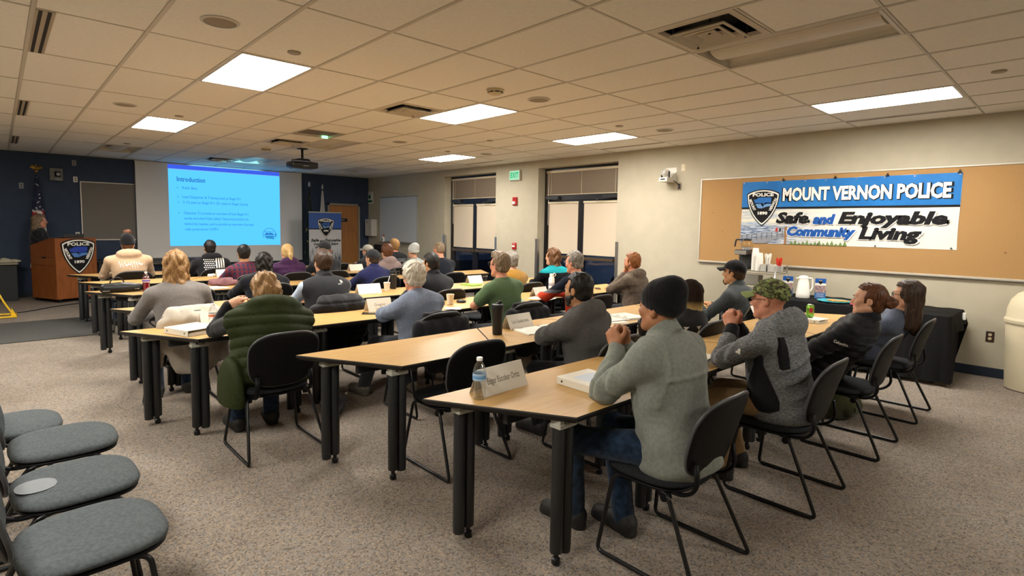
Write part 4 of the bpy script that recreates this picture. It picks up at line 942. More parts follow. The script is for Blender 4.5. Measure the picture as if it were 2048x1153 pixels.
# ------------------------------------------------------------------ refreshment table, cart and bin by the right wall
def drape():
    t = empty('draped_table', 'long table under a black cloth along the right wall', 'table', (0, 0, 0))
    x0, x1, y0, y1, z = 7.16, 7.94, .98, 2.78, .742
    b = NB(); box(b, x0 + .02, x1 - .02, y0 + .02, y1 - .02, .70, .735); fin('tabletop', b, M_dark, t)
    for (x, y) in ((x0 + .1, y0 + .12), (x0 + .1, y1 - .12), (x1 - .1, y0 + .12), (x1 - .1, y1 - .12)):
        b = NB(); tube(b, [(x, y, .001), (x, y, .7)], .016, 8); fin('leg', b, M_black, t)
    b = NB(); loop = []
    n = 24
    def side(a, c, k): return [(a[0] + (c[0] - a[0]) * i / k, a[1] + (c[1] - a[1]) * i / k) for i in range(k)]
    P = side((x0, y0), (x1, y0), 14) + side((x1, y0), (x1, y1), 30) + side((x1, y1), (x0, y1), 14) + side((x0, y1), (x0, y0), 60)
    N = len(P); cx, cy = (x0 + x1) / 2, (y0 + y1) / 2; rings = []
    for f in (0, .02, .12, .3, .55, .8, 1.0):
        ring = []
        for i, (px, py) in enumerate(P):
            endside = py <= y0 + 1e-6 and px > x0 + .02
            drop = (.24 - .1 * (px - x0)) if endside and px > x0 + .12 else .70
            if endside and px <= x0 + .12: drop = .70
            amp = (.018 * math.sin(i * .9) + .012 * math.sin(i * 2.3 + 1)) * f
            ox = (-1 if px <= x0 + 1e-6 else 1 if px >= x1 - 1e-6 else 0); oy = (-1 if py <= y0 + 1e-6 else 1 if py >= y1 - 1e-6 else 0)
            out = .008 + .03 * f + amp; ring.append(b.verts.new((min(px + ox * out, XW - .03), py + oy * out, z - drop * f + (.004 * math.sin(i * 1.7) if f < .03 else 0))))
        rings.append(ring)
    for A, B in zip(rings, rings[1:]):
        for i in range(N): b.faces.new((A[i], A[(i + 1) % N], B[(i + 1) % N], B[i]))
    f = b.faces.new(rings[0]); bmesh.ops.triangulate(b, faces=[f])
    fin('tablecloth', b, mat('black_cloth', '1a1a1a', .85, spec=.2, bump=.3, bscale=60, bdist=.002), t, True, label='black cloth with hanging folds')
    b = NB(); box(b, x1 - .16, x1 - .13, y0 - .05, y0 - .02, z - .1, z - .02, .004); fin('cloth_clip', b, M_print_white, t, label='white cloth clip')
drape()
t = empty('waste_bin', 'tall cream dome-topped waste bin at the right edge', 'bin', (7.72, .36, 0))
M_bin = mat('bin_cream', 'c9bd9f', .5)
b = NB(); lathe(b, [(.2, .002), (.215, .01), (.245, .68), (.24, .7)], 40); fin('body', b, M_bin, t, True, angle=40)
b = NB(); lathe(b, [(.24, .69), (.258, .69), (.26, .72), (.25, .74), (.245, .75), (.24, .83), (.215, .92), (.165, .99), (.09, 1.03), (.001, 1.04)], 40, cap=False); lid = fin('dome_lid', b, M_bin, t, True, angle=30)
b = NB(); box(b, -.004, .004, -.1, .1, -.09, .09, .002); fin('swing_flap', b, mat('bin_flap', 'aea286', .5), lid, loc=(-.19, -.165, .87), rot=(0, .35, .7))
# carafe, leaflets, plates
t = empty('carafe', 'white thermal coffee carafe on the black tablecloth', 'carafe', (7.5, 2.50, .7435))
b = NB(); lathe(b, [(.075, .001), (.08, .01), (.078, .06), (.062, .2), (.052, .24), (.054, .25)], 28); fin('body', b, M_print_white, t, True, angle=50)
b = NB(); lathe(b, [(.054, .25), (.056, .262), (.045, .275), (.018, .283), (.001, .284)], 28, cap=False); prism(b, [(-.02, 0), (.02, 0), (.0, .045)], .243, .258, M=Matrix.Rotation(-PI / 2 - .9 + PI, 4, 'Z') @ Matrix.Translation((0, .045, 0))); fin('lid', b, M_print_white, t, True, angle=50)
b = NB(); tube(b, fillet([(.04, -.035, .245), (.085, -.075, .25), (.09, -.08, .12), (.06, -.05, .07)], .03), .011, 8); fin('handle', b, M_print_white, t, True)
def leaflet(loc, lb):
    t = plane_empty('leaflet', lb, 'leaflet', loc, '-x', 'leaflet stands on the refreshment table', rz=math.radians(15))
    b = NB(); box(b, -.06, .06, 0, .25, -.003, .0, .0); fin('card', b, M_paper, t); b = NB(); box(b, -.062, .062, -.001, .003, -.04, .03); box(b, -.062, .062, .0, .1, -.006, -.003); fin('acrylic_stand', b, mat('acrylic', 'd5dade', .05, trans=.9), t)
    flat('blue_header', rect(-.06, .06, .19, .25), .0006, M_bblue2, t); flat('photo', rect(-.06, .06, .07, .16), .0006, mat('leaflet_photo', '6a5a78', .6, col2='c6a58e', scale=40), t); flat('blue_footer', rect(-.06, .06, 0, .07), .0006, mat('leaflet_blue', '3a6fae', .6), t)
    flat('badge', [(x * .05, .205 + y * .05) for x, y in shield_pts(1)], .0012, M_ink, t); text(t, 'POLICE', 0, 0, .02, M_print_white, width=.035, M=T(0, .222, .0018)); text(t, 'SAFE AND', 0, 0, .02, M_print_white, width=.08, M=T(0, .05, .0012)); text(t, 'LIVING', 0, 0, .02, M_print_white, width=.08, M=T(0, .025, .0012))
leaflet((7.6, 2.72, .745), 'blue and white leaflet in a stand left of the white carafe'); leaflet((7.62, 2.34, .745), 'blue and white leaflet in a stand right of the white carafe')
def plate(loc, r, m, lb):
    t = empty('plate', lb, 'plate', loc); b = NB(); lathe(b, [(.6 * r, .001), (r * .7, .003), (r, .014), (r * .99, .017), (r * .7, .008), (.001, .007)], 36, cap=False); fin('dish', b, m, t, True, angle=60); return t
plate((7.36, 2.10, .747), .185, mat('teal_plate', '2aa5b5', .35), 'large teal party plate holding cookies')
ck = mat('cookie', 'c49a5c', .9, col2='a87c42', scale=80, bump=.5)
b0 = NB(); lathe(b0, [(.001, .0), (.024, .001), (.029, .007), (.024, .012), (.001, .014)], 18, cap=False); ckm = None
for k in range(11):
    cx_, cy_ = ((.0, .0), (.06, 0), (-.06, 0), (.03, .052), (-.03, .052), (.03, -.052), (-.03, -.052), (.09, -.052), (.09, .052), (0, -.104), (.06, -.104))[k]; a = k * 2.4
    if ckm is None: o = fin('cookie', b0, ck, None, True); ckm = o
    else: o = ckm.copy(); COL.objects.link(o)
    o.location = (7.36 + cx_, 2.09 + cy_, .7565); o.rotation_euler = (0, 0, a)
    tag(o, 'golden round cookie on the teal plate', 'cookie', 'cookies on the teal plate')
plate((7.24, 1.78, .747), .12, mat('red_plate', 'c23552', .35), 'small red party plate behind the woman with the hair bun')
t = empty('tissue_box', 'dark box with bright green packet behind the long-haired woman', 'box', (7.74, 1.42, .747))
b = NB(); box(b, -.06, .06, -.07, .07, 0, .15, .003); fin('carton', b, M_brownp, t); b = NB(); box(b, -.062, .03, -.06, .06, .1, .17, .006); fin('green_packet', b, mat('lime_packet', 'a6bf2c', .5), t)
# wire cart with coffee things
t = empty('wire_cart', 'chrome wire shelf cart by the corkboard with coffee supplies', 'cart', (7.62, 3.12, 0))
M_chr = mat('chrome_wire', 'a5a29c', .25, metal=.9)
for x in (-.2, .2):
    for y in (-.3, .3): b = NB(); tube(b, [(x, y, .02), (x, y, 1.12)], .011, 8); fin('post', b, M_chr, t, True)
for zz in (.85, 1.04):
    b = NB()
    for y in (-.3, .3): box(b, -.2, .2, y - .004, y + .004, zz - .03, zz - .024); box(b, -.2, .2, y - .004, y + .004, zz, zz + .006)
    for x in (-.2, .2): box(b, x - .004, x + .004, -.3, .3, zz - .03, zz - .024); box(b, x - .004, x + .004, -.3, .3, zz, zz + .006)
    for k in range(20): y = -.29 + k * .0305; box(b, -.2, .2, y - .0015, y + .0015, zz + .002, zz + .005)
    fin('wire_shelf', b, M_chr, t)
b = NB(); box(b, -.2, .2, -.3, .3, .4, .44, .004); box(b, -.2, .2, -.3, .3, .2, .22, .004); fin('lower_shelf', b, M_chr, t)
zs = 1.047
t = empty('coffee_maker', 'dark drip coffee maker with a glass pot on top, on the wire cart', 'coffee maker', (7.66, 3.44, zs)); t.location = (7.66, 3.33, zs)
b = NB(); box(b, -.14, .14, -.09, .09, .0, .03, .006); box(b, .02, .14, -.09, .09, .03, .22, .006); box(b, -.14, .14, -.09, .09, .2, .27, .012); fin('housing', b, M_dark, t)
b = NB(); box(b, -.146, -.139, -.08, .08, .205, .262, .002); fin('steel_front', b, M_steel, t)
b = NB(); lathe(b, [(.06, .272), (.082, .3), (.085, .34), (.07, .38), (.045, .4)], 24, c=(0.02, -.02, 0), cap=False); fin('glass_pot', b, mat('clear_glass', 'f2efe6', .02, trans=1, ior=1.3), t, True)
b = NB(); lathe(b, [(.05, .395), (.052, .415), (.001, .42)], 20, c=(.02, -.02, 0), cap=False); tube(b, fillet([(-.02, .03, .405), (-.09, .09, .41), (-.1, .1, .31)], .02), .011, 8); fin('pot_lid', b, M_black, t, True, angle=40)
def cupstack(loc, h, lb):
    t = empty('cup_stack', lb, 'cups', loc, 0, 'stacks of white cups on the wire cart'); b = NB(); n = max(2, int(h / .03)); pr = []
    lathe(b, [(.046, 0), (.047, .004), (.036, .09), (.001, .09)], 20, c=(0, 0, h - .09), cap=False); fin('top_cup', b, M_print_white, t, True, angle=50)
    b = NB()
    for k in range(n): lathe(b, [(.0475, 0), (.0485, .006), (.0465, .012)], 20, c=(0, 0, k * (h - .09) / n), cap=False)
    lathe(b, [(.045, 0.001), (.045, h - .09)], 16); fin('nested_rims', b, M_print_white, t, True, angle=40)['kind'] = 'stuff'
cupstack((7.56, 3.14, zs), .30, 'taller stack of white cups on the wire cart'); cupstack((7.5, 3.06, zs), .24, 'shorter stack of white cups on the wire cart')
def caddy(loc, lb, m, sx, sy, h, sticks, stick_m, up=.1):
    t = empty('condiment_bin', lb, 'container', loc, 0, 'condiment containers on the wire cart')
    b = NB(); box(b, -sx, sx, -sy, sy, 0, .004); 
    for a in ((-sx, sx, -sy, -sy + .003), (-sx, sx, sy - .003, sy), (-sx, -sx + .003, -sy, sy), (sx - .003, sx, -sy, sy)): box(b, *a, .004, h)
    fin('bin_walls', b, m, t)
    if sticks:
        for k in range(sticks):
            a = k * 2.4; r = .6 * min(sx, sy); b = NB(); tube(b, [(r * .5 * math.cos(a), r * .5 * math.sin(a), .006), (r * 1.5 * math.cos(a), r * 1.5 * math.sin(a), h + up + .01 * math.sin(k * 3))], .006, 5); fin('stirrer', b, stick_m, t)
M_clear = mat('frosted_plastic', 'c9c6bd', .3, trans=.25)
caddy((7.55, 2.97, zs), 'clear bin of wrapped white straws on the wire cart', M_clear, .05, .045, .1, 9, M_print_white, .13)
caddy((7.56, 2.83, zs + .0), 'clear bin of red stirrers at the end of the wire cart', M_clear, .05, .04, .08, 9, mat('red_plastic', 'd23a2a', .4), .1)
caddy((7.47, 2.98, zs), 'small clear bin of yellow packets on the wire cart', M_clear, .04, .04, .09, 5, mat('yellow_packet', 'c9b23a', .6), .0)
caddy((7.46, 2.87, zs), 'small clear bin of white packets on the wire cart', M_clear, .04, .05, .09, 6, M_print_white, .0)
b = NB(); box(b, -.08, .08, -.12, .12, 0, .12, .004); o = fin('supply_box', b, mat('supply_grey', '8f8a80', .6), loc=(7.62, 3.2, .857)); tag(o, 'grey supply box on the lower wire shelf of the cart', 'box')
# ------------------------------------------------------------------ implicit-surface modelling of people and cloth
f32 = np.float32
def V3(*a): return np.array(a, f32)
def nrm(v): return v / max(np.linalg.norm(v), 1e-9)
def smin(a, b, k):
    if k <= 0: return np.minimum(a, b)
    h = np.maximum(k - np.abs(a - b), 0) / k
    return np.minimum(a, b) - h * h * k * .25
def smax(a, b, k): return -smin(-a, -b, k)
def rc(P, a, b, r1, r2):
    a = np.asarray(a, f32); b = np.asarray(b, f32); ba = b - a; L = float(ba @ ba)
    pa = P - a
    t = np.clip(pa @ ba / max(L, 1e-9), 0, 1)
    return np.linalg.norm(pa - t[:, None] * ba, axis=1) - (r1 + (r2 - r1) * t)
def el(P, c, r, A=None):
    q = P - np.asarray(c, f32)
    if A is not None: q = q @ A.T
    r = np.asarray(r, f32); k0 = np.linalg.norm(q / r, axis=1); k1 = np.linalg.norm(q / (r * r), axis=1)
    return k0 * (k0 - 1) / np.maximum(k1, 1e-6)
def ring(P, c, ax, R, t, h):
    q = P - np.asarray(c, f32); hh = q @ ax; rad = np.linalg.norm(q - hh[:, None] * ax, axis=1)
    dx = np.abs(rad - R) - t; dz = np.abs(hh) - h
    return np.minimum(np.maximum(dx, dz), 0) + np.sqrt(np.maximum(dx, 0) ** 2 + np.maximum(dz, 0) ** 2) - .005
def wob(P, f, s):
    x, y, z = P[:, 0], P[:, 1], P[:, 2]
    return (np.sin(f * x + 1.7 * np.sin(.63 * f * z + s) + s) * np.sin(.9 * f * y + 1.3 * np.sin(.7 * f * x + 2 * s)) + np.sin(f * z + 1.9 * np.sin(.8 * f * y + s * 3)) * .6) * .6
def local(P, c, R, fn, far=None):
    """evaluate fn only near c"""
    d = np.full(len(P), 1.0, f32); dist = np.linalg.norm(P - np.asarray(c, f32), axis=1); d[:] = np.maximum(dist - R * .8, .05)
    m = dist < R
    if m.any(): d[m] = fn(P[m])
    return d
def mesh_sdf(name, fn, lo, hi, h, m, parent, origin, label=None, margin=.03):
    lo = np.asarray(lo, f32); hi = np.asarray(hi, f32); C = 4
    n = (np.ceil((hi - lo) / h / C).astype(int) + 1) * C
    cn = n // C
    g = np.stack(np.meshgrid(*[lo[i] + (np.arange(cn[i]) * C + 1.5) * h for i in range(3)], indexing='ij'), -1).reshape(-1, 3).astype(f32)
    dc = fn(g).reshape(cn)
    D = np.repeat(np.repeat(np.repeat(dc, C, 0), C, 1), C, 2).astype(f32)
    idx = np.argwhere(np.abs(D) < C * h * .95 + margin)
    if len(idx) == 0: return None
    D[idx[:, 0], idx[:, 1], idx[:, 2]] = fn((lo + idx.astype(f32) * h).astype(f32))
    s = D < 0
    corners = [(i, j, k) for i in (0, 1) for j in (0, 1) for k in (0, 1)]
    cnt = sum(s[i:n[0] - 1 + i, j:n[1] - 1 + j, k:n[2] - 1 + k].astype(np.int8) for i, j, k in corners)
    act = np.argwhere((cnt > 0) & (cnt < 8))
    if len(act) == 0: return None
    cid = np.full(cnt.shape, -1, np.int32); cid[act[:, 0], act[:, 1], act[:, 2]] = np.arange(len(act))
    cv = {c: D[act[:, 0] + c[0], act[:, 1] + c[1], act[:, 2] + c[2]] for c in corners}
    acc = np.zeros((len(act), 3), f32); num = np.zeros(len(act), f32)
    for a in corners:
        for ax in range(3):
            if a[ax]: continue
            b = list(a); b[ax] = 1; b = tuple(b); da, db = cv[a], cv[b]; x = (da < 0) != (db < 0)
            t = np.where(x, da / np.where(x, da - db, 1), 0); p = np.array(a, f32)[None].repeat(len(act), 0); p[:, ax] += t
            acc += p * x[:, None]; num += x
    V = lo + (act + acc / np.maximum(num, 1)[:, None]) * h - np.asarray(origin, f32)
    quads = []
    for ax in range(3):
        o = [(1, 2), (2, 0), (0, 1)][ax]
        sl0 = [slice(None)] * 3; sl1 = [slice(None)] * 3
        sl0[ax] = slice(0, n[ax] - 1); sl1[ax] = slice(1, n[ax])
        S0 = s[tuple(sl0)]; S1 = s[tuple(sl1)]
        e = np.argwhere(S0 != S1); e = e[(e[:, o[0]] > 0) & (e[:, o[1]] > 0) & (e[:, o[0]] < n[o[0]] - 1) & (e[:, o[1]] < n[o[1]] - 1)]
        if len(e) == 0: continue
        inside = S0[e[:, 0], e[:, 1], e[:, 2]]
        def at(d0, d1):
            q = e.copy(); q[:, o[0]] -= d0; q[:, o[1]] -= d1; return cid[q[:, 0], q[:, 1], q[:, 2]]
        Q = np.stack([at(1, 1), at(0, 1), at(0, 0), at(1, 0)], 1); Q[~inside] = Q[~inside][:, ::-1]; quads.append(Q)
    Q = np.concatenate(quads); Q = Q[(Q >= 0).all(1)]
    me = bpy.data.meshes.new(name); nq = len(Q)
    me.vertices.add(len(V)); me.vertices.foreach_set('co', V.astype(f32).ravel())
    me.loops.add(nq * 4); me.loops.foreach_set('vertex_index', Q.astype(np.int32).ravel())
    me.polygons.add(nq); me.polygons.foreach_set('loop_start', np.arange(nq, dtype=np.int32) * 4); me.polygons.foreach_set('loop_total', np.full(nq, 4, np.int32))
    me.polygons.foreach_set('use_smooth', [True] * nq); me.update(calc_edges=True)
    me.materials.append(m)
    o = obj_from_mesh(name, me, parent)
    if label: o['label'] = label
    return o

# ------------------------------------------------------------------ skin, hair, cloth
def skin(n, c1, c2): return mat('skin_' + n, c1, .55, col2=c2, scale=28, detail=4, spec=.35, bump=.12, bscale=420, bdist=.0006)
SK = {'fair': skin('fair', 'd9a98a', 'cf9878'), 'pink': skin('pink', 'd79a7d', 'c98468'), 'tan': skin('tan', 'b47f5d', 'a6704f'), 'olive': skin('olive', 'c09069', 'b07e58')}
def hairm(n, c1, c2, sz=5): return mat('hair_' + n, c1, .48, col2=c2, scale=1.0, stretch=(150, 150, sz), detail=4, lo=.35, hi=.68, spec=.35, bump=.5, bscale=1.4, bdist=.003)
HM = {'black': hairm('black', '0e0c0b', '26211e'), 'darkbrown': hairm('darkbrown', '241812', '493423'), 'brown': hairm('brown', '4a2f1d', '7e5735'), 'auburn': hairm('auburn', '3d2415', '75482a'),
      'blonde': hairm('blonde', '9a7540', 'd9bd85'), 'dirtyblonde': hairm('dirtyblonde', '6b4a2c', 'b08a58'), 'white': hairm('white', 'a99f8c', 'e3dccb', 40), 'grey': hairm('grey', '4c4641', 'a89f92'), 'ginger': hairm('ginger', '6e3f20', '9a6236'), 'greybrown': hairm('greybrown', '5d4c3a', '9a8468')}
def cloth(n, c1, c2=None, **k):
    d = dict(rough=.9, spec=.12, col2=c2 or c1, scale=90, bump=.35, bscale=400, bdist=.0012, sheen=.15); d.update(k); r = d.pop('rough'); return mat('cloth_' + n, c1, r, **d)
def heather(n, c1, c2, s=1.0): return mat('cloth_' + n, c1, .92, spec=.1, col2=c2, scale=1.0, stretch=(60 * s, 60 * s, 260 * s), detail=5, lo=.36, hi=.64, bump=.3, bscale=2, bdist=.001)
def camo():
    m = bpy.data.materials.new('camouflage_cloth'); m.use_nodes = True; t = NT(m); b = t.n['Principled BSDF']; b.inputs['Roughness'].default_value = .9
    tc = t.add('ShaderNodeTexCoord'); prev = None
    for k, (c, s, lo) in enumerate((('76804c', 1, 0), ('4b4a30', 17, .5), ('8f9a5c', 23, .56), ('3a3226', 26, .57), ('5d6b38', 31, .6))):
        if k == 0:
            rgb = t.add('ShaderNodeRGB'); rgb.outputs[0].default_value = lin(c); prev = rgb.outputs[0]; continue
        mp = t.add('ShaderNodeMapping'); mp.inputs['Location'].default_value = (k * 3.1, k * 1.7, k); mp.inputs['Scale'].default_value = (1, 1, 1.9); t.link(tc.outputs['Object'], mp.inputs[0])
        n = t.add('ShaderNodeTexNoise'); n.inputs['Scale'].default_value = s; n.inputs['Detail'].default_value = 2; n.inputs['Distortion'].default_value = .6; t.link(mp.outputs[0], n.inputs[0])
        g = t.add('ShaderNodeMath', operation='GREATER_THAN'); g.inputs[1].default_value = lo; t.link(n.outputs['Fac'], g.inputs[0])
        mx = t.add('ShaderNodeMix'); mx.data_type = 'RGBA'; t.link(g.outputs[0], mx.inputs[0]); t.link(prev, mx.inputs[6]); mx.inputs[7].default_value = lin(c); prev = mx.outputs[2]
    t.link(prev, b.inputs['Base Color']); return m
def plaid():
    m = bpy.data.materials.new('plaid_flannel'); m.use_nodes = True; t = NT(m); b = t.n['Principled BSDF']; b.inputs['Roughness'].default_value = .9
    tc = t.add('ShaderNodeTexCoord'); prev = None; rgb = t.add('ShaderNodeRGB'); rgb.outputs[0].default_value = lin('2a2a44'); prev = rgb.outputs[0]
    for d, c in (('X', '7c2430'), ('Z', '6a2030')):
        w = t.add('ShaderNodeTexWave'); w.bands_direction = d; w.inputs['Scale'].default_value = 5.5; t.link(tc.outputs['Object'], w.inputs[0])
        g = t.add('ShaderNodeMath', operation='GREATER_THAN'); g.inputs[1].default_value = .62; t.link(w.outputs['Fac'], g.inputs[0]); s = t.add('ShaderNodeMath', operation='MULTIPLY'); s.inputs[1].default_value = .65; t.link(g.outputs[0], s.inputs[0])
        mx = t.add('ShaderNodeMix'); mx.data_type = 'RGBA'; t.link(s.outputs[0], mx.inputs[0]); t.link(prev, mx.inputs[6]); mx.inputs[7].default_value = lin(c); prev = mx.outputs[2]
    t.link(prev, b.inputs['Base Color']); return m
def zones(n, stops, axis='Z', rough=.9, interp='CONSTANT'):
    """cloth of differently dyed panels along one axis: stops = [(pos, colour), ...] metres above the floor"""
    m = bpy.data.materials.new('cloth_' + n); m.use_nodes = True; t = NT(m); b = t.n['Principled BSDF']; b.inputs['Roughness'].default_value = rough; b.inputs['Specular IOR Level'].default_value = .12
    tc = t.add('ShaderNodeTexCoord'); sp = t.add('ShaderNodeSeparateXYZ'); t.link(tc.outputs['Object'], sp.inputs[0]); r = t.add('ShaderNodeValToRGB'); r.color_ramp.interpolation = interp
    t.link(sp.outputs[axis], r.inputs[0])
    for k, (p, c) in enumerate(stops):
        e = r.color_ramp.elements[0] if k == 0 else (r.color_ramp.elements[1] if k == 1 else r.color_ramp.elements.new(p)); e.position = max(0, min(1, p)); e.color = lin(c)
    t.link(r.outputs[0], b.inputs['Base Color']); return m
def diamonds():
    m = bpy.data.materials.new('cloth_diamond_knit'); m.use_nodes = True; t = NT(m); b = t.n['Principled BSDF']; b.inputs['Roughness'].default_value = .95
    tc = t.add('ShaderNodeTexCoord'); sp = t.add('ShaderNodeSeparateXYZ'); t.link(tc.outputs['Object'], sp.inputs[0])
    def tri(sock, f):
        a = t.add('ShaderNodeMath', operation='MULTIPLY'); a.inputs[1].default_value = f; t.link(sock, a.inputs[0]); p = t.add('ShaderNodeMath', operation='PINGPONG'); p.inputs[1].default_value = 1; t.link(a.outputs[0], p.inputs[0]); return p.outputs[0]
    ad = t.add('ShaderNodeMath', operation='ADD'); t.link(tri(sp.outputs['X'], 17), ad.inputs[0]); t.link(tri(sp.outputs['Z'], 13), ad.inputs[1])
    g = t.add('ShaderNodeMath', operation='GREATER_THAN'); g.inputs[1].default_value = 1.0; t.link(ad.outputs[0], g.inputs[0])
    z = t.add('ShaderNodeValToRGB'); z.color_ramp.interpolation = 'CONSTANT'; z.color_ramp.elements[0].color = (1, 1, 1, 1); z.color_ramp.elements[1].color = (0, 0, 0, 1); z.color_ramp.elements[1].position = .8; t.link(sp.outputs['Z'], z.inputs[0])
    mu = t.add('ShaderNodeMath', operation='MULTIPLY'); t.link(g.outputs[0], mu.inputs[0]); t.link(z.outputs[0], mu.inputs[1])
    mx = t.add('ShaderNodeMix'); mx.data_type = 'RGBA'; t.link(mu.outputs[0], mx.inputs[0]); mx.inputs[6].default_value = lin('161616'); mx.inputs[7].default_value = lin('c9c3b8'); t.link(mx.outputs[2], b.inputs['Base Color']); return m
M_jean = cloth('denim', '16212f', '27384e', scale=30); M_khaki = cloth('khaki', 'a58862', 'b0936b'); M_blk = cloth('black', '17171a', '1f1f22'); M_drk = cloth('charcoal', '26272a', '2e2f33')
M_shoe = mat('shoe_black', '1c1b1b', .6, col2='2a2927', scale=50); M_sole = mat('shoe_sole', '35322e', .8)
M_eye = mat('eye_white', 'd8d2c8', .2); M_iris = mat('eye_iris', '2f2118', .1)

# ------------------------------------------------------------------ a person
def ax_(q): return np.abs(q[:, 0])
def head_sdf(q):
    ax = np.abs(q[:, 0]); m = q.copy(); m[:, 0] = ax       # mirrored
    d = el(q, (0, -.012, .03), (.075, .096, .088))
    d = smin(d, el(q, (0, .035, -.035), (.057, .055, .085)), .03)
    d = smin(d, rc(m, (.046, .0, -.06), (.018, .066, -.1), .027, .02), .03)
    d = smin(d, el(q, (0, .077, -.1), (.023, .02, .017)), .02)
    d = smin(d, el(m, (.04, .064, -.027), (.025, .021, .024)), .02)
    d = smin(d, rc(m, (0, .084, .026), (.034, .078, .026), .013, .012), .018)
    d = smax(d, -el(m, (.031, .103, .003), (.019, .016, .011)), .012)
    d = smin(d, el(m, (.031, .083, .004), (.0145, .0125, .0115)), .004)
    d = smin(d, rc(q, (0, .091, .008), (0, .113, -.031), .008, .0115), .012)
    d = smin(d, el(m, (.0115, .1, -.037), (.0105, .012, .008)), .007)
    d = smin(d, rc(m, (0, .094, -.061), (.02, .086, -.064), .0075, .005), .006)
    d = smin(d, rc(m, (0, .092, -.073), (.018, .085, -.071), .008, .005), .006)
    d = smax(d, -rc(m, (0, .103, -.0665), (.024, .092, -.0665), .0035, .0025), .003)
    e = el(m, (.079, -.014, -.008), (.0105, .021, .033)); e = smax(e, -el(m, (.09, -.010, -.004), (.007, .012, .021)), .005)
    return smin(d, e, .006)
def fingers(P, W, d, n, t, pose, sc):
    """hand: palm, four fingers and a thumb, from wrist W; d along the hand, n out of the palm, t to the thumb side"""
    d, n, t = (np.asarray(v, f32) for v in (d, n, t))
    A = np.stack([t, d, n])
    D = el(P, W + d * .047 * sc, np.array((.04, .052, .0165)) * sc, A)
    D = smin(D, rc(P, W - d * .015, W + d * .02, .026 * sc, .027 * sc), .02)
    curls = {'flat': (8, 10, 8), 'relaxed': (25, 30, 20), 'clasp': (62, 62, 38), 'fist': (80, 90, 60), 'loose': (40, 50, 30)}[pose]
    for k, (o, L) in enumerate(((.029, .073), (.0095, .081), (-.0105, .075), (-.0295, .06))):
        b = W + d * (.086 - .004 * abs(k - 1.2)) * sc + t * o * sc; th = math.radians(curls[0] + (k - 1.5) * 3); r = .0087 * sc
        for j, fr in enumerate((.45, .31, .24)):
            v = d * math.cos(th) + n * math.sin(th) + t * (.05 * (1.5 - k) if pose in ('flat', 'relaxed') else 0); e = b + nrm(v) * L * fr * sc
            D = smin(D, rc(P, b, e, r, r * .92), .003 if j else .004); b = e; r *= .9; th += math.radians(curls[min(j + 1, 2)])
    tb = W + d * .028 * sc + t * .03 * sc; v = nrm(d * .62 + t * .62 + n * .42); e = tb + v * .042 * sc
    D = smin(D, rc(P, W + d * .02 * sc + t * .018 * sc, e, .0155 * sc, .0105 * sc), .012)
    v2 = nrm(d * .9 + t * (.05 if pose == 'clasp' else .3) + n * (.55 if pose == 'clasp' else .25)); D = smin(D, rc(P, e, e + v2 * .03 * sc, .0105 * sc, .0085 * sc), .005)
    return D
def ik(S, W, pole, a, b):
    S, W, pole = np.asarray(S, f32), np.asarray(W, f32), np.asarray(pole, f32); v = W - S; L = np.linalg.norm(v)
    if L > (a + b) * .985: W = S + v / L * (a + b) * .985; v = W - S; L = np.linalg.norm(v)
    x = (a * a - b * b + L * L) / (2 * L); y = math.sqrt(max(a * a - x * x, 1e-6)); u = v / L; p = nrm(pole - u * (pole @ u)); return S + u * x + p * y, W

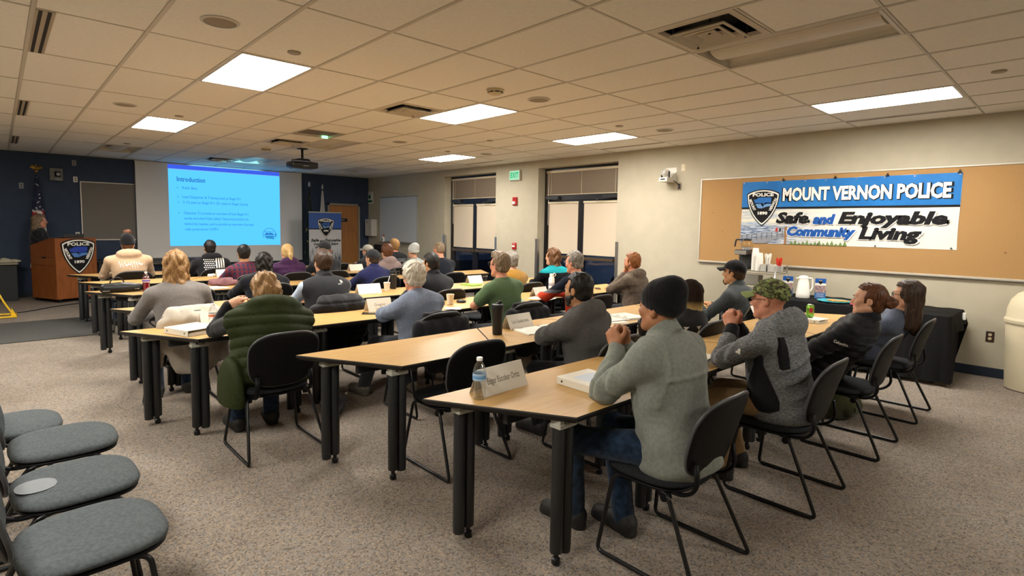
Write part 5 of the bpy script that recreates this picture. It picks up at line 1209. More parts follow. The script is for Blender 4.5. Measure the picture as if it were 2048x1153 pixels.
def person(label, hip, head, yaw=0, hyaw=0, hpitch=0, htilt=0, w=1.0, g=1.0, sk='fair', arms='table', top=None, legs=True, pants=None, hair=None, beard=None, hat=None, glasses=None,
           shirt=None, h=.0115, hb=None, hs=1.0, shoe=None, stand=False, face=False, group=None, collar='crew', hood=0, wr=.0055, quilt=0, infl=.012, vest=False, short=False, tlabel=None, seams=False, tail=False, panel=None, neck=.158):
    rng = random.Random(hash(label) % 9973 if False else sum(ord(c) for c in label)); sd = rng.uniform(0, 6)
    cy, sy = math.cos(math.radians(yaw)), math.sin(math.radians(yaw)); R = V3(cy, sy, 0); F = V3(-sy, cy, 0); U = V3(0, 0, 1)
    hz = .95 if stand else .545
    P0 = V3(hip[0], hip[1], hz); H = V3(*head)
    a, p_, ti = math.radians(hyaw), math.radians(hpitch), math.radians(htilt)
    Fh = V3(-math.sin(a) * math.cos(p_), math.cos(a) * math.cos(p_), math.sin(p_)); Rh = V3(math.cos(a), math.sin(a), 0); Uh = np.cross(Rh, Fh)
    Rh, Uh = Rh * math.cos(ti) + Uh * math.sin(ti), -Rh * math.sin(ti) + Uh * math.cos(ti); AH = np.stack([Rh, Fh, Uh]).astype(f32)
    S0 = nrm(H - P0); N = H - (nrm(Uh * .55 + S0 * .45)) * neck * hs - Fh * .02
    Sv = N - P0; L = float(np.linalg.norm(Sv)); S = Sv / L; Tr = nrm(R - S * (R @ S)); Tf = nrm(np.cross(S, Tr)); TA = np.stack([Tr, Tf, S]).astype(f32)
    org = V3(hip[0], hip[1], 0)
    root = empty('person', label, 'person', tuple(org), 0, group)
    sc = hs
    Sh = {s: N - S * .085 + Tr * (.178 * w) * s + Tf * (-.005) for s in (-1, 1)}
    def B(r, f, z): return V3(*(org + R * r + F * f + U * z))
    la, lb = .285 * sc, .25 * sc
    AR = {}
    for s in (-1, 1):
        spec = arms if isinstance(arms, str) else arms.get(s)
        if spec == 'table': E, W = ik(Sh[s], B(s * .12, .42, .775), V3(*(R * s * .9 - F * .3 - U * .6)), la, lb); hd = (nrm(W - E), -U, 'relaxed')
        elif spec == 'lap': E, W = ik(Sh[s], B(s * .08, .26, .66), V3(*(R * s * .7 - F * .6)), la, lb); hd = (nrm(W - E), -U, 'relaxed')
        elif spec == 'cross': E, W = ik(Sh[s], B(-s * .06, .30, .80 + .02 * s), V3(*(R * s * .8 - U * .5)), la, lb); hd = (nrm(W - E), nrm(-F * .6 - U * .4), 'loose')
        else:
            e, wv, pose = spec[:3]
            if e is None: E, W = ik(Sh[s], B(*wv), V3(*(R * s * .8 - F * .4 - U * .6)), la, lb)
            else: E, W = B(*e), B(*wv)
            if pose == 'clasp': d = nrm(U * .85 + F * .42 - R * s * .06); hd = (d, nrm(-R * s - d * float((-R * s) @ d)), 'clasp')
            elif pose == 'chin': d = nrm(U * .9 + (H - W) * 2); hd = (d, nrm(-F - R * s * .3), 'fist')
            elif pose == 'face': d = nrm(H + Uh * .02 - W); hd = (d, nrm(-R * s), 'relaxed')
            else: hd = (nrm(W - E), -U, pose)
        d, nn = hd[0], hd[1]; nn = nrm(nn - d * float(nn @ d)); t = np.cross(d, nn) * 1.0
        side = -R * s if hd[2] != 'clasp' else (-F + U * .2)
        if float(t @ side) < 0: t = -t
        AR[s] = (Sh[s], E, W, d, nn, t, hd[2])
    if not isinstance(arms, str) and arms.get('shift'):
        pass
    # legs
    LG = {}
    for s in (-1, 1):
        if stand: hj, kn, an = B(s * .095, 0, .92), B(s * .1, .03, .5), B(s * .1, -.02, .09)
        else:
            lo = legs if isinstance(legs, dict) else {}
            o = lo.get(s, (s * .135, .43, .50, s * .125, .40, .09)); hj, kn, an = B(s * .095, .02, hz - .005), B(o[0], o[1], o[2]), B(o[3], o[4], o[5])
        LG[s] = (hj, kn, an)
    def torso(P, i):
        d = el(P, P0 + S * .02, (.165 * w + i, .13 * g + i, .135 + i), TA)
        d = smin(d, el(P, P0 + S * (.36 * L) + Tf * .012 * g, (.15 * w * (.55 + .45 * g) + i, .122 * g + i, .2 + i), TA), .08)
        d = smin(d, el(P, P0 + S * (.70 * L) - Tf * .008, (.168 * w + i, .118 * (.5 + .5 * g) + i, .17 + i), TA), .08)
        d = smin(d, rc(P, N - S * .085 - Tr * .125 * w - Tf * .012, N - S * .085 + Tr * .125 * w - Tf * .012, .062 + i, .062 + i), .06)
        for s in (-1, 1): d = smin(d, rc(P, N - S * .015, Sh[s], .045 + i * .6, .052 + i * .8), .045)
        return d
    def armseg(P, s, i, frac=1.0, cuff=0.0, ra=1.0):
        A_, E, W = AR[s][:3]
        if frac < 1: return rc(P, A_, A_ + (E - A_) * frac, .056 * ra * sc + i, .054 * ra * sc + i)
        d = rc(P, A_, E, .055 * ra * sc + i, .042 * ra * sc + i); return smin(d, rc(P, E, W - nrm(W - E) * cuff, .042 * ra * sc + i, .029 * sc + i * .9), .025)
    def legseg(P, s, i):
        hj, kn, an = LG[s]; return smin(rc(P, hj, kn, .083 + i, .058 + i), rc(P, kn, an, .057 + i, .038 + i), .03)
    def headf(P): return head_sdf(((P - H) @ AH.T / hs).astype(f32)) * hs
    def bodyf(P):
        d = torso(P, -.004)
        for s in (-1, 1):
            d = smin(d, armseg(P, s, -.002), .03); d = smin(d, legseg(P, s, -.004), .04)
            an = LG[s][2]; d = smin(d, rc(P, an, an + F * .12 - U * .05, .034, .026), .02)
        d = smin(d, rc(P, H - Uh * .055 * hs - Fh * .022, N - S * .05, .052 * hs * (.85 + .15 * g), .06 * w), .035)
        d = smin(d, local(P, H, .24, headf), .022)
        for s in (-1, 1):
            A_, E, W, dd, nn, t, pose = AR[s]
            d = smin(d, local(P, W + dd * .07, .19, lambda Q: fingers(Q, W, dd, nn, t, pose, sc * (1.1 if pose == 'clasp' else 1.0))), .006)
        return d
    pts = [H + V3(x, y, z) for x in (-.13, .13) for y in (-.15, .15) for z in (-.15, .15)] + [P0 + V3(x, y, -.16) for x in (-.26, .26) for y in (-.22, .22)]
    for s in (-1, 1):
        pts += [AR[s][1] + V3(*o) for o in ((.09, .09, .09), (-.09, -.09, -.09))] + [AR[s][2] + AR[s][3] * .1 + V3(*o) for o in ((.13, .13, .13), (-.13, -.13, -.13))] + [Sh[s] + V3(*o) for o in ((.12, .12, .12), (-.12, -.12, -.12))]
    up = np.array(pts)
    lp = np.array([LG[s][k] + V3(*o) for s in (-1, 1) for k in (1, 2) for o in ((.1, .1, .1), (-.1, -.1, -.1))] + [LG[s][2] + F * .2 + V3(*o) for s in (-1, 1) for o in ((.05, .05, 0), (-.05, -.05, 0))])
    allp = np.concatenate([up, lp]); lo, hi = allp.min(0), allp.max(0); lo[2] = max(lo[2], .0)
    mesh_sdf('body', bodyf, lo, hi, hb or h, SK[sk], root, org)
    # upper garments
    nk = nrm(H - Uh * .05 - N)
    def garment(P, i, mode, wrk, qt, hood=hood, collar=collar, tail=tail, seams=seams):
        d = torso(P, i)
        if mode == 'long':
            for s in (-1, 1): d = smin(d, armseg(P, s, i * .9, 1.0, .012), .035)
        elif mode == 'short':
            for s in (-1, 1): d = smin(d, armseg(P, s, i + .004, .62), .035)
        else:
            for s in (-1, 1): d = smin(d, rc(P, Sh[s] - Tr * s * .045, Sh[s] - S * .05 - Tr * s * .04, .052 + i, .05 + i), .03)
        d = smin(d, el(P, P0 - S * .06, (.165 * w + i + .006, .135 * g + i + .004, .085), TA), .05)
        if qt:
            q = (P - P0) @ S; fq = np.abs(np.sin(q * math.pi / qt)); d = d - .0145 * np.maximum(fq, 0) ** .4 + .009
        if wrk:
            q = (P - P0) @ S; mk = np.clip(1.25 - np.abs(q - .12) / .32, .2, 1)
            fold = np.sin(q * 74 + 18 * np.abs(P @ Tr - P0 @ Tr) + 2.6 * np.sin((P @ Tr) * 7 + sd) + 1.8 * np.sin((P @ Tf) * 9 + sd * 2)); fold = fold * np.clip(.35 + .9 * wob(P, 8, sd + 1), 0, 1); d = d - wrk * mk * (1.25 * np.maximum(fold, 0) ** 2.2 + .2 * fold) - wrk * .8 * wob(P, 24, sd)
            for s in (-1, 1):
                E = AR[s][1]; ne = np.exp(-((np.linalg.norm(P - E, axis=1) / .13) ** 2)); ua = nrm(AR[s][2] - AR[s][0]); d = d - wrk * 1.3 * ne * np.sin((P @ ua) * 105 + sd)
        if seams:
            q = (P - P0) @ S; rr = (P - P0) @ Tr; ff = (P - P0) @ Tf; yk = q - .66 * L + .25 * np.abs(rr) * 0
            d = d - .007 * np.exp(-(yk / .0085) ** 2) * (ff < 0) * (np.abs(rr) < .165 * w)
            for s in (-1, 1):
                ar = rr * s - (.158 * w - .05 * np.clip((q - .62 * L) / .2, -.3, 1)); d = d - .0065 * np.exp(-(ar / .0085) ** 2) * (q > .42 * L) * (ff < .06)
        if tail: d = smin(d, el(P, B(-.29, -.02, .42), (.07, .2, .25)), .05)
        d = smax(d, -rc(P, N - S * .0, N + nk * .25, .056 * w ** .5 * hs, .09), .012)
        if collar == 'stand': d = smin(d, ring(P, N + nk * .030 - Fh * .010, nrm(nk + Tf * .42), .070 * hs, .006, .031), .012)
        elif collar == 'crew': d = smin(d, ring(P, N + nk * .004, nk, .064 * hs, .005, .01), .012)
        elif collar == 'polo': d = smin(d, ring(P, N + nk * .018, nrm(nk + Tf * .15), .068 * hs, .006, .02), .012)
        if hood:
            c = N - Tf * .075 + S * .0; k_ = float(hood); c = N - Tf * (.06 + .02 * k_) - S * .02 * (k_ - 1); hd_ = el(P, c, (.125 * w * k_, .068 * k_ ** .7, .085 * k_ ** .8), TA); hd_ = smax(hd_, -el(P, c + S * .055 * k_ + Tf * .03, (.085 * k_, .05, .07), TA), .02)
            hd_ = smin(hd_, ring(P, N + nk * .012, nrm(nk + Tf * .25), .078 * hs, .014, .022), .03); d = smin(d, hd_ - .004 * wob(P, 40, sd), .02)
        return d
    ulo, uhi = up.min(0) - .03, up.max(0) + .03; uhi[2] = min(uhi[2], H[2] + .02)
    if shirt is not None: mesh_sdf('shirt', lambda P: garment(P, infl * .55, 'long', wr * .6, 0, 0, 'crew' if vest else collar, False, False), ulo, uhi, h, shirt, root, org)
    if top is not None:
        mode = 'vest' if vest else 'short' if short else 'long'; i2 = infl + (.006 if vest else 0)
        mesh_sdf('vest' if vest else 'jacket' if (hood or collar == 'stand') else 'shirt', lambda P: garment(P, i2, mode, wr, quilt), ulo, uhi, h, top, root, org, tlabel)
    if panel is not None:
        def panelf(P):
            d = torso(P, infl + .010); rr = (P - P0) @ Tr; ff = (P - P0) @ Tf; q = (P - P0) @ S
            lo_ = smax(d, np.maximum(rr + .05 * w, np.abs(ff - .03 - .12 * np.clip(.3 - q, -.2, .3)) - (.03 + .42 * np.clip(.26 - q, 0, .22))), .003); lo_ = smax(lo_, np.maximum(-.03 - q, q - .66 * L), .003)
            hi_ = garment(P, infl, 'long', 0, 0, 0) - .012; return np.minimum(lo_, smax(hi_, np.maximum(np.maximum(np.abs(rr + .155 * w + .06 * (q - .7 * L)) - .02, ff - .01), np.abs(q - .66 * L) - .2 * L), .003))
        mesh_sdf('side_panel', panelf, P0 - V3(.36, .3, .2), P0 + V3(.1, .35, .6), h * .8, panel, root, org, 'black stretch side panel')
        for s in (-1, 1):
            A_, E, W = AR[s][:3]; fd = nrm(W - E); mesh_sdf('cuff', lambda P: smax(armseg(P, s, infl * .9 + .003, 1.0, .012), -((P - W) @ fd) - .075, .003), W - V3(.14, .14, .14), W + V3(.14, .14, .14), h * .8, panel, root, org, 'black cuff')
    # trousers and shoes
    def pantf(P):
        d = el(P, P0 - S * .03, (.168 * w, .136 * g, .115), TA)
        for s in (-1, 1):
            d = smin(d, legseg(P, s, .009), .05); kn = LG[s][1]; d = smin(d, rc(P, kn, LG[s][2] - U * .025, .062, .056), .02); ne = np.exp(-((np.linalg.norm(P - kn, axis=1) / .16) ** 2)); d = d - .005 * ne * np.sin(P[:, 2] * 80 + P[:, 1] * 40 + sd)
        return d - .0025 * wob(P, 26, sd)
    plo = np.minimum(lp.min(0) - .03, P0 - V3(.25, .25, .17)); phi = np.maximum(lp.max(0) + .03, P0 + V3(.25, .25, .1)); plo[2] = max(plo[2], .03)
    mesh_sdf('trousers', pantf, plo, phi, h * 1.15, pants or M_jean, root, org)
    for s in (-1, 1):
        an = LG[s][2]; fz = an[2] - .09
        def shoef(P, an=an, fz=fz):
            d = rc(P, V3(an[0], an[1], fz + .062) - F * .02, V3(an[0], an[1], fz + .044) + F * .175 + R * s * .02, .053, .039); d = smin(d, rc(P, an - U * .01, an - U * .03, .047, .05), .03)
            d = smin(d, rc(P, V3(an[0], an[1], fz + .02) - F * .035, V3(an[0], an[1], fz + .02) + F * .19 + R * s * .02, .039, .034), .01); return smax(d, (fz + .004) - P[:, 2], .004)
        mesh_sdf('shoe', shoef, an + V3(-.24, -.24, -.1), an + V3(.24, .24, .07), min(h, .009), shoe or M_shoe, root, org)
    # hair, beard, hats
    def hl(P): return ((P - H) @ AH.T / hs).astype(f32)
    hlo, hhi = H - .17, H + .19
    if hair:
        kind, hm = hair[0], HM[hair[1]] if isinstance(hair[1], str) else hair[1]; Lh = hair[2] if len(hair) > 2 else .25
        def hairf(P):
            q = hl(P); m = q.copy(); m[:, 0] = np.abs(q[:, 0]); t = {'buzz': .005, 'short': .013, 'curly': .027, 'long': .016, 'wavy': .013, 'bun': .011, 'ponytail': .011, 'bob': .02, 'tall': .016}[kind]
            d = el(q, (0, -.014, .032 + t * .3), (.075 + t, .097 + t, .088 + t * 1.1))
            if kind == 'tall': d = smin(d, el(q, (0, .03, .115), (.055, .06, .025)), .03)
            nap = -.075 if kind in ('short', 'buzz', 'curly', 'tall') else -.06
            d = smin(d, el(q, (0, -.052, -.035), (.06 + t * .5, .05 + t * .6, .06)), .03)
            if kind == 'buzz': d = smax(d, -.035 - q[:, 2], .01)
            if kind in ('short', 'curly', 'tall', 'buzz'):
                d = smax(d, -(q[:, 2] - nap - .25 * np.maximum(q[:, 1] + .06, 0)), .012)
            ph = np.arctan2(q[:, 0], -q[:, 1] - .01)
            if kind in ('long', 'wavy', 'bob'):
                ll = Lh
                d = smin(d, el(q, (0, -.062, -ll * .42), (.08, .055, ll * .62)), .05); d = smin(d, rc(m, (.062, -.02, .02), (.078, -.02, -ll * .8), .028, .022), .04)
                if kind == 'wavy' and ll > .15: d = smin(d, el(q, (0, -.075, -ll * .72), (.155, .05, ll * .3)), .06)
                if kind == 'wavy': d = d - .009 * np.sin(q[:, 2] * 60 + 3 * np.sin(ph * 5) + ph * 4)
            yl = .048 if kind in ('long', 'wavy', 'bob') else .026
            d = smax(d, -smax(yl - q[:, 1] - .35 * np.clip(q[:, 2] - .02, 0, .1) + .25 * np.clip(-.03 - q[:, 2], 0, .2), q[:, 2] - .084 + .16 * ax_(q), .02), .01)
            if kind in ('short', 'buzz', 'bun', 'ponytail', 'curly', 'tall'): d = smax(d, -el(m, (.09, -.006, -.014), (.022, .023, .036)), .006)
            if kind == 'bun' and hat: d = smin(d, el(q, (0, -.035, .175), (.055, .05, .045)) - .008 * wob(q, 90, sd), .01)
            elif kind == 'bun': d = smin(d, el(q, (0, -.137, -.004), (.052, .042, .044)) - .006 * wob(q, 80, sd) - .004 * np.sin(np.arctan2(q[:, 0], q[:, 2]) * 9 + q[:, 1] * 60), .012)
            if kind == 'ponytail': d = smin(d, rc(q, (0, -.11, .03), (0, -.15, -.04), .026, .032), .02); d = smin(d, rc(q, (0, -.15, -.04), (.0, -.13, -Lh), .034, .016), .02)
            if hat and hat[0] in ('cap', 'beanie') and kind != 'bun': d = smax(d, q[:, 2] - ((.04 + .28 * q[:, 1]) if hat[0] == 'cap' else (.02 + .32 * q[:, 1])), .004)
            if kind == 'curly': d = d - .008 * wob(q, 115, sd) - .004 * wob(q, 210, sd)
            else: d = d - .0028 * np.sin(ph * 34 + 2.5 * np.sin(q[:, 2] * 25 + ph * 3) + sd) - .0018 * np.sin(ph * 71 + q[:, 2] * 30) - (.004 if kind != 'buzz' else .0008) * wob(q, 45, sd) - (.0045 * wob(q, 95, sd * 2) if kind in ('short', 'tall') else 0)
            return d * hs
        ex = V3(.03, .03, 0); lo2 = hlo - ex; hi2 = hhi + ex
        if kind in ('long', 'wavy', 'ponytail', 'bob'): lo2 = lo2 - V3(.03, .03, Lh + .06)
        if kind in ('bun', 'ponytail'): lo2 = lo2 - V3(.05, .06, 0); hi2 = hi2 + V3(.05, .0, 0)
        mesh_sdf('hair', hairf, lo2, hi2, min(h, hb or h) * .9, hm, root, org)
    if beard:
        bm_, cov = HM[beard[0]], beard[1]
        def beardf(P):
            q = hl(P); m = q.copy(); m[:, 0] = np.abs(q[:, 0]); d = el(q, (0, .076, -.1), (.03, .026, .03))
            if cov == 'full': d = smin(d, rc(m, (.056, .004, -.05), (.022, .068, -.098), .021, .024), .02); d = smin(d, rc(m, (.0, .096, -.052), (.024, .084, -.06), .009, .009), .01); d = smin(d, el(m, (.043, .045, -.066), (.027, .038, .036)), .02); d = smin(d, rc(m, (.0685, .004, .02), (.06, .004, -.05), .0125, .018), .01)
            elif cov in ('goatee', 'longgoatee'): d = smin(d, rc(q, (0, .082, -.095), (0, .08, -.118), .024, .014) if cov == 'goatee' else rc(q, (0, .088, -.092), (0, .094, -.145), .032, .018), .02); d = smin(d, rc(m, (0, .096, -.053), (.024, .086, -.068), .007, .007), .01)
            d = smax(d, -el(q, (0, .1, -.067), (.018, .02, .01)), .006); return (d - .002 * wob(q, 120, sd)) * hs
        mesh_sdf('beard', beardf, hlo, hhi, min(h, hb or h) * .9, bm_, root, org)
    if hat:
        kind, mm = hat[0], hat[1]
        if kind in ('cap', 'backcap'):
            def capf(P):
                q = hl(P); d = el(q, (0, -.014, .040), (.091, .116, .092)); d = smax(d, .022 + .28 * q[:, 1] - q[:, 2], .006); d = smax(d, -el(q, (0, -.014, .028), (.082, .106, .082)), .004); return (d - .0012 * np.sin(np.arctan2(q[:, 0], q[:, 1]) * 6)) * hs
            c = mesh_sdf('cap', capf, hlo, hhi, min(h, .008), mm, root, org)
            b = NB(); nu, nv = 18, 7; Mh = Matrix(((Rh[0], Fh[0], Uh[0], H[0] - org[0]), (Rh[1], Fh[1], Uh[1], H[1] - org[1]), (Rh[2], Fh[2], Uh[2], H[2]), (0, 0, 0, 1))) @ Matrix.Scale(hs, 4); lay = []
            for dz in (0, -.0045):
                g_ = []
                for j_ in range(nv + 1):
                    row = []
                    for i_ in range(nu + 1):
                        a_ = (-1 + 2 * i_ / nu) * .95; v_ = j_ / nv; x_ = .088 * math.sin(a_) * (1 - .1 * v_); y0_ = .095 * math.cos(a_); y_ = y0_ + v_ * .082 * math.cos(a_ * .95) ** .7
                        row.append(b.verts.new(Mh @ Vector((x_, y_, .022 + .28 * y0_ + .004 - .03 * (x_ / .088) ** 2 * (.6 + .6 * v_) - .010 * v_ + dz))))
                    g_.append(row)
                lay.append(g_)
            for k_, g_ in enumerate(lay):
                for j_ in range(nv):
                    for i_ in range(nu): b.faces.new((g_[j_][i_], g_[j_][i_ + 1], g_[j_ + 1][i_ + 1], g_[j_ + 1][i_]))
            for i_ in range(nu):
                for j_ in (0, nv): b.faces.new((lay[0][j_][i_], lay[0][j_][i_ + 1], lay[1][j_][i_ + 1], lay[1][j_][i_]))
            for j_ in range(nv):
                for i_ in (0, nu): b.faces.new((lay[0][j_][i_], lay[0][j_ + 1][i_], lay[1][j_ + 1][i_], lay[1][j_][i_]))
            fin('brim', b, mm if len(hat) < 3 else hat[2], c, True, angle=60)
            if kind == 'cap':
                b = NB(); sphere(b, (0, 0, 0), .008, 10, 6); o = fin('button', b, mm, c, True, loc=tuple(H + Uh * (.131 * hs) - Fh * .014 - org))
        elif kind == 'beanie':
            def beanf(P):
                q = hl(P); d = el(q, (0, -.02, .05), (.091, .112, .105)); d = smin(d, el(q, (0, -.075, .115), (.06, .055, .05)), .05)
                d = smax(d, -(q[:, 2] - (-.0 + .32 * q[:, 1])), .008)
                cf = el(q, (0, -.02, .045), (.0965, .118, .1)); cf = smax(cf, np.abs(q[:, 2] - (.028 + .32 * q[:, 1])) - .034, .008); d = smin(d, cf, .006); ph = np.arctan2(q[:, 0], q[:, 1])
                return (d - .0011 * np.sin(ph * 60) - .004 * wob(q, 33, sd) * np.clip((q[:, 2] - .05) * 14, 0, 1)) * hs
            mesh_sdf('beanie', beanf, hlo - .02, hhi + .03, min(h, .0065), mm, root, org)
        elif kind == 'hoodup':
            def huf(P):
                q = hl(P); d = el(q, (0, -.02, .02), (.1, .118, .125)); d = smax(d, -el(q, (0, .11, -.02), (.085, .12, .11)), .02); return (d - .004 * wob(q, 40, sd)) * hs
            mesh_sdf('hood', huf, hlo - .02, hhi + .02, h, mm, root, org)
    M_fr = M_black
    if glasses:
        Mh = Matrix(((Rh[0], Fh[0], Uh[0], H[0] - org[0]), (Rh[1], Fh[1], Uh[1], H[1] - org[1]), (Rh[2], Fh[2], Uh[2], H[2]), (0, 0, 0, 1))) @ Matrix.Scale(hs, 4)
        b = NB()
        for s in (-1, 1):
            c = Vector((s * .033, .107, .004)); rp = [c + Vector((x, -abs(x) * .12, z)) for x, z in superell(.024, .018, 16, 3)]
            tube(b, rp, .0019, 5, closed=True); tube(b, [(s * .057, .101, .008), (s * .083, .06, .008), (s * .086, -.01, .006), (s * .083, -.03, -.012)], .0019, 5)
        tube(b, [(-.009, .108, .008), (.009, .108, .008)], .0019, 5); bmesh.ops.transform(b, matrix=Mh, verts=b.verts[:]); go = fin('glasses', b, M_fr, root)
        if glasses == 'dark':
            for s in (-1, 1):
                b = NB(); vs = [b.verts.new((s * .033 + x, .107 - abs(x) * .12, .004 + z)) for x, z in superell(.024, .018, 16, 3)]; b.faces.new(vs); bmesh.ops.transform(b, matrix=Mh, verts=b.verts[:]); fin('dark_lens', b, mat('dark_lens', '0c0c0d', .1), go)
    if face:
        for s in (-1, 1):
            c = H + (Rh * .031 * s + Fh * .0835 + Uh * .004) * hs - org
            b = NB(); sphere(b, (0, 0, 0), .0125 * hs, 14, 10); e = fin('eye', b, M_eye, root, True, loc=tuple(c))
            b = NB(); sphere(b, tuple(Fh * .0095 * hs), .0055 * hs, 10, 8); fin('iris', b, M_iris, e, True)
            if face != 'nobrow' and not hat == 'x':
                bmh = HM[hair[1]] if hair and isinstance(hair[1], str) else HM['darkbrown']; b = NB()
                pp = [H - org + (Rh * s * x + Fh * y + Uh * z) * hs for x, y, z in ((.013, .1, .021), (.028, .0985, .026), (.044, .088, .022))]; tube(b, [Vector(p) for p in pp], [.003, .0035, .0015], 6, flat=.6); fin('eyebrow', b, bmh, root, True)
    return root, dict(H=H, AH=AH, N=N, S=S, Tr=Tr, Tf=Tf, P0=P0, AR=AR, org=org, R=R, F=F)
# ------------------------------------------------------------------ the audience and the speaker
GRP = 'people'
NEAR, MID, FAR = .0085, .0124, .0155
M_fleece = cloth('grey_fleece', '7b7f77', '888c83', scale=60, bscale=240, bump=.5)
CLASP = {-1: ((-.225, .28, .80), (-.042, .345, .975), 'clasp'), 1: ((.24, .30, .80), (.042, .35, .975), 'clasp')}
CLASP2 = {-1: ((-.23, .29, .80), (-.048, .315, .965), 'clasp'), 1: ((.22, .30, .80), (.036, .32, .965), 'clasp')}
CHAIRS = []
def seat(x, y, lb, rz=0.0): chair(x, y, rz, lb)
# row A
seat(2.375, 1.380, 'black chair under the man in the black beanie')
p1, J1 = person('man in grey fleece, blue jeans and black knit beanie, hands clasped over the table', (2.37, 1.30), (2.37, 1.43, 1.205), hyaw=-4, hpitch=2, w=1.17, g=1.16, neck=.14, sk='tan', arms=CLASP, top=M_fleece, collar='stand', wr=.010, infl=.02,
       legs={-1: (-.24, .47, .51, -.16, .50, .09), 1: (.1, .45, .50, -.02, .28, .09)}, beard=('black', 'longgoatee'), hat=('beanie', cloth('black_knit', '111113', '19191b', scale=200)), h=NEAR, hb=.0062, face=True, seams=True)
seat(3.51, 1.280, 'black chair under the man in the camouflage cap')
p2, J2 = person('man in heather grey hoodie with camouflage cap and dark glasses, hands clasped', (3.50, 1.24), (3.51, 1.36, 1.165), hyaw=-4, hpitch=-4, w=1.16, g=1.3, sk='pink', arms=CLASP2, top=heather('grey_heather', '55585a', '8c8e8e'), hood=1.36, neck=.145, wr=.008, infl=.016,
       pants=M_khaki, hat=('cap', camo(), mat('camo_brim', '7f8a52', .9)), glasses='dark', h=NEAR, hb=.0064, face='nobrow', legs={-1: (-.16, .45, .50, -.13, .30, .09), 1: (.14, .45, .50, .13, .32, .09)}, tlabel='heather grey hooded pullover', panel=M_blk)
seat(4.68, 1.25, 'black chair under the woman with the hair bun')
p3, J3 = person('woman with auburn hair in a low bun and black puffer jacket, leaning back', (4.65, 1.38), (4.60, 1.09, 1.105), hyaw=6, hpitch=2, w=.95, g=.92, hs=.96, sk='fair', arms={-1: ((-.27, .1, .64), (-.1, .3, .64), 'relaxed'), 1: ((.27, .1, .64), (.1, .3, .64), 'relaxed')}, top=cloth('black_puffer', '141417', '1b1b1f', rough=.6), collar='stand', quilt=.062, wr=.003, infl=.022,
       pants=M_blk, hair=('bun', 'auburn'), h=NEAR, hb=.0075, face=True, tlabel='black quilted puffer jacket')
seat(5.80, 1.24, 'black chair under the long-haired woman at the right end of the nearest row')
person('woman with long straight brown hair and slate blue fleece, right end of nearest row', (5.76, 1.36), (5.62, 1.06, 1.065), hyaw=4, w=.95, g=1.0, hs=.97, sk='fair', arms='lap', top=cloth('slate_fleece', '4b5160', '586072', bump=.5), wr=.004, pants=M_drk, hair=('long', 'darkbrown', .34), glasses=True, h=MID, face=True)
# row B
seat(3.13, 2.46, 'black chair under the bearded man in the charcoal hoodie')
person('bearded man with short black hair and charcoal hooded sweatshirt, forearms on the table', (3.13, 2.42), (3.10, 2.545, 1.135), hyaw=2, hpitch=-2, w=1.08, g=1.08, sk='olive', arms={-1: ((-.26, .24, .80), (-.02, .42, .775), 'relaxed'), 1: ((.25, .25, .80), (.04, .42, .775), 'relaxed')}, top=heather('charcoal_heather', '4b4a49', '656360', 2), hood=1.15, wr=.0065, infl=.02, pants=M_blk, hair=('short', 'black'), beard=('black', 'full'), h=.0095, hb=.0095, face=True)
seat(4.25, 2.36, 'black chair under the woman with blond-tipped dark hair')
person('woman with straight black hair ending in blond tips and diamond patterned sweater', (4.25, 2.32), (4.26, 2.30, 1.04), hyaw=-6, w=.92, g=.95, hs=.95, sk='fair', arms='lap', top=diamonds(), wr=.003, pants=M_blk, hair=('long', zones('ombre_hair', [(.91, 'c9ab70'), (1.03, '2a1f18')], interp='LINEAR'), .35), h=MID)
seat(5.56, 2.42, 'black chair under the man in the plain black cap')
person('man in plain black cap and dark grey quarter-zip shirt with a small goatee', (5.55, 2.38), (5.54, 2.51, 1.155), hyaw=3, w=1.22, g=1.3, sk='olive', arms='table', top=cloth('slate_grey', '3c4143', '474c4e'), collar='stand', wr=.005, pants=M_jean, hair=('short', 'darkbrown'), beard=('darkbrown', 'goatee'), hat=('cap', M_blk), h=MID, face=True)
# row C
seat(1.40, 3.95, 'black chair behind the green quilted vest', .0)
p8, J8 = person('person in long dark green quilted hooded vest, head bent and propped on a hand', (1.42, 3.96), (1.455, 4.19, 1.085), hyaw=8, hpitch=-28, w=1.34, g=1.32, sk='fair', arms={-1: ((-.26, .42, .79), (-.17, .40, .97), 'face'), 1: ((.24, .36, .79), (.05, .46, .78), 'relaxed')}, top=cloth('olive_vest', '262d16', '30381d', rough=.65, sheen=.0), vest=True, shirt=M_blk, hood=1.22, quilt=.072, wr=.003, infl=.032, pants=M_jean, hair=('wavy', 'dirtyblonde', .10), h=.0085, hb=.011, tlabel='long olive green quilted vest', tail=True)
seat(2.72, 3.99, 'black chair behind the white-haired man, a dark coat over it')
p9, J9 = person('man with tousled white hair and pale blue-grey pullover, arms crossed on the table', (2.72, 3.96), (2.69, 4.075, 1.125), hyaw=-4, hpitch=-5, w=1.12, g=1.2, sk='pink', legs={-1: (-.2, .47, .5, -.27, .58, .09), 1: (.14, .45, .5, .13, .38, .09)}, shoe=mat('trail_shoe', '4a443a', .8, col2='6b6355', scale=60), arms={-1: ((-.27, .22, .80), (.02, .38, .79), 'loose'), 1: ((.27, .24, .80), (.0, .42, .80), 'loose')}, top=cloth('blue_grey', '707a8c', '7e889a', sheen=.1), collar='polo', wr=.007, infl=.016, pants=M_drk, hair=('curly', 'white'), h=.0095, hb=.011)
seat(3.73, 3.97, 'black chair behind the man in the green t-shirt, a black coat over it')
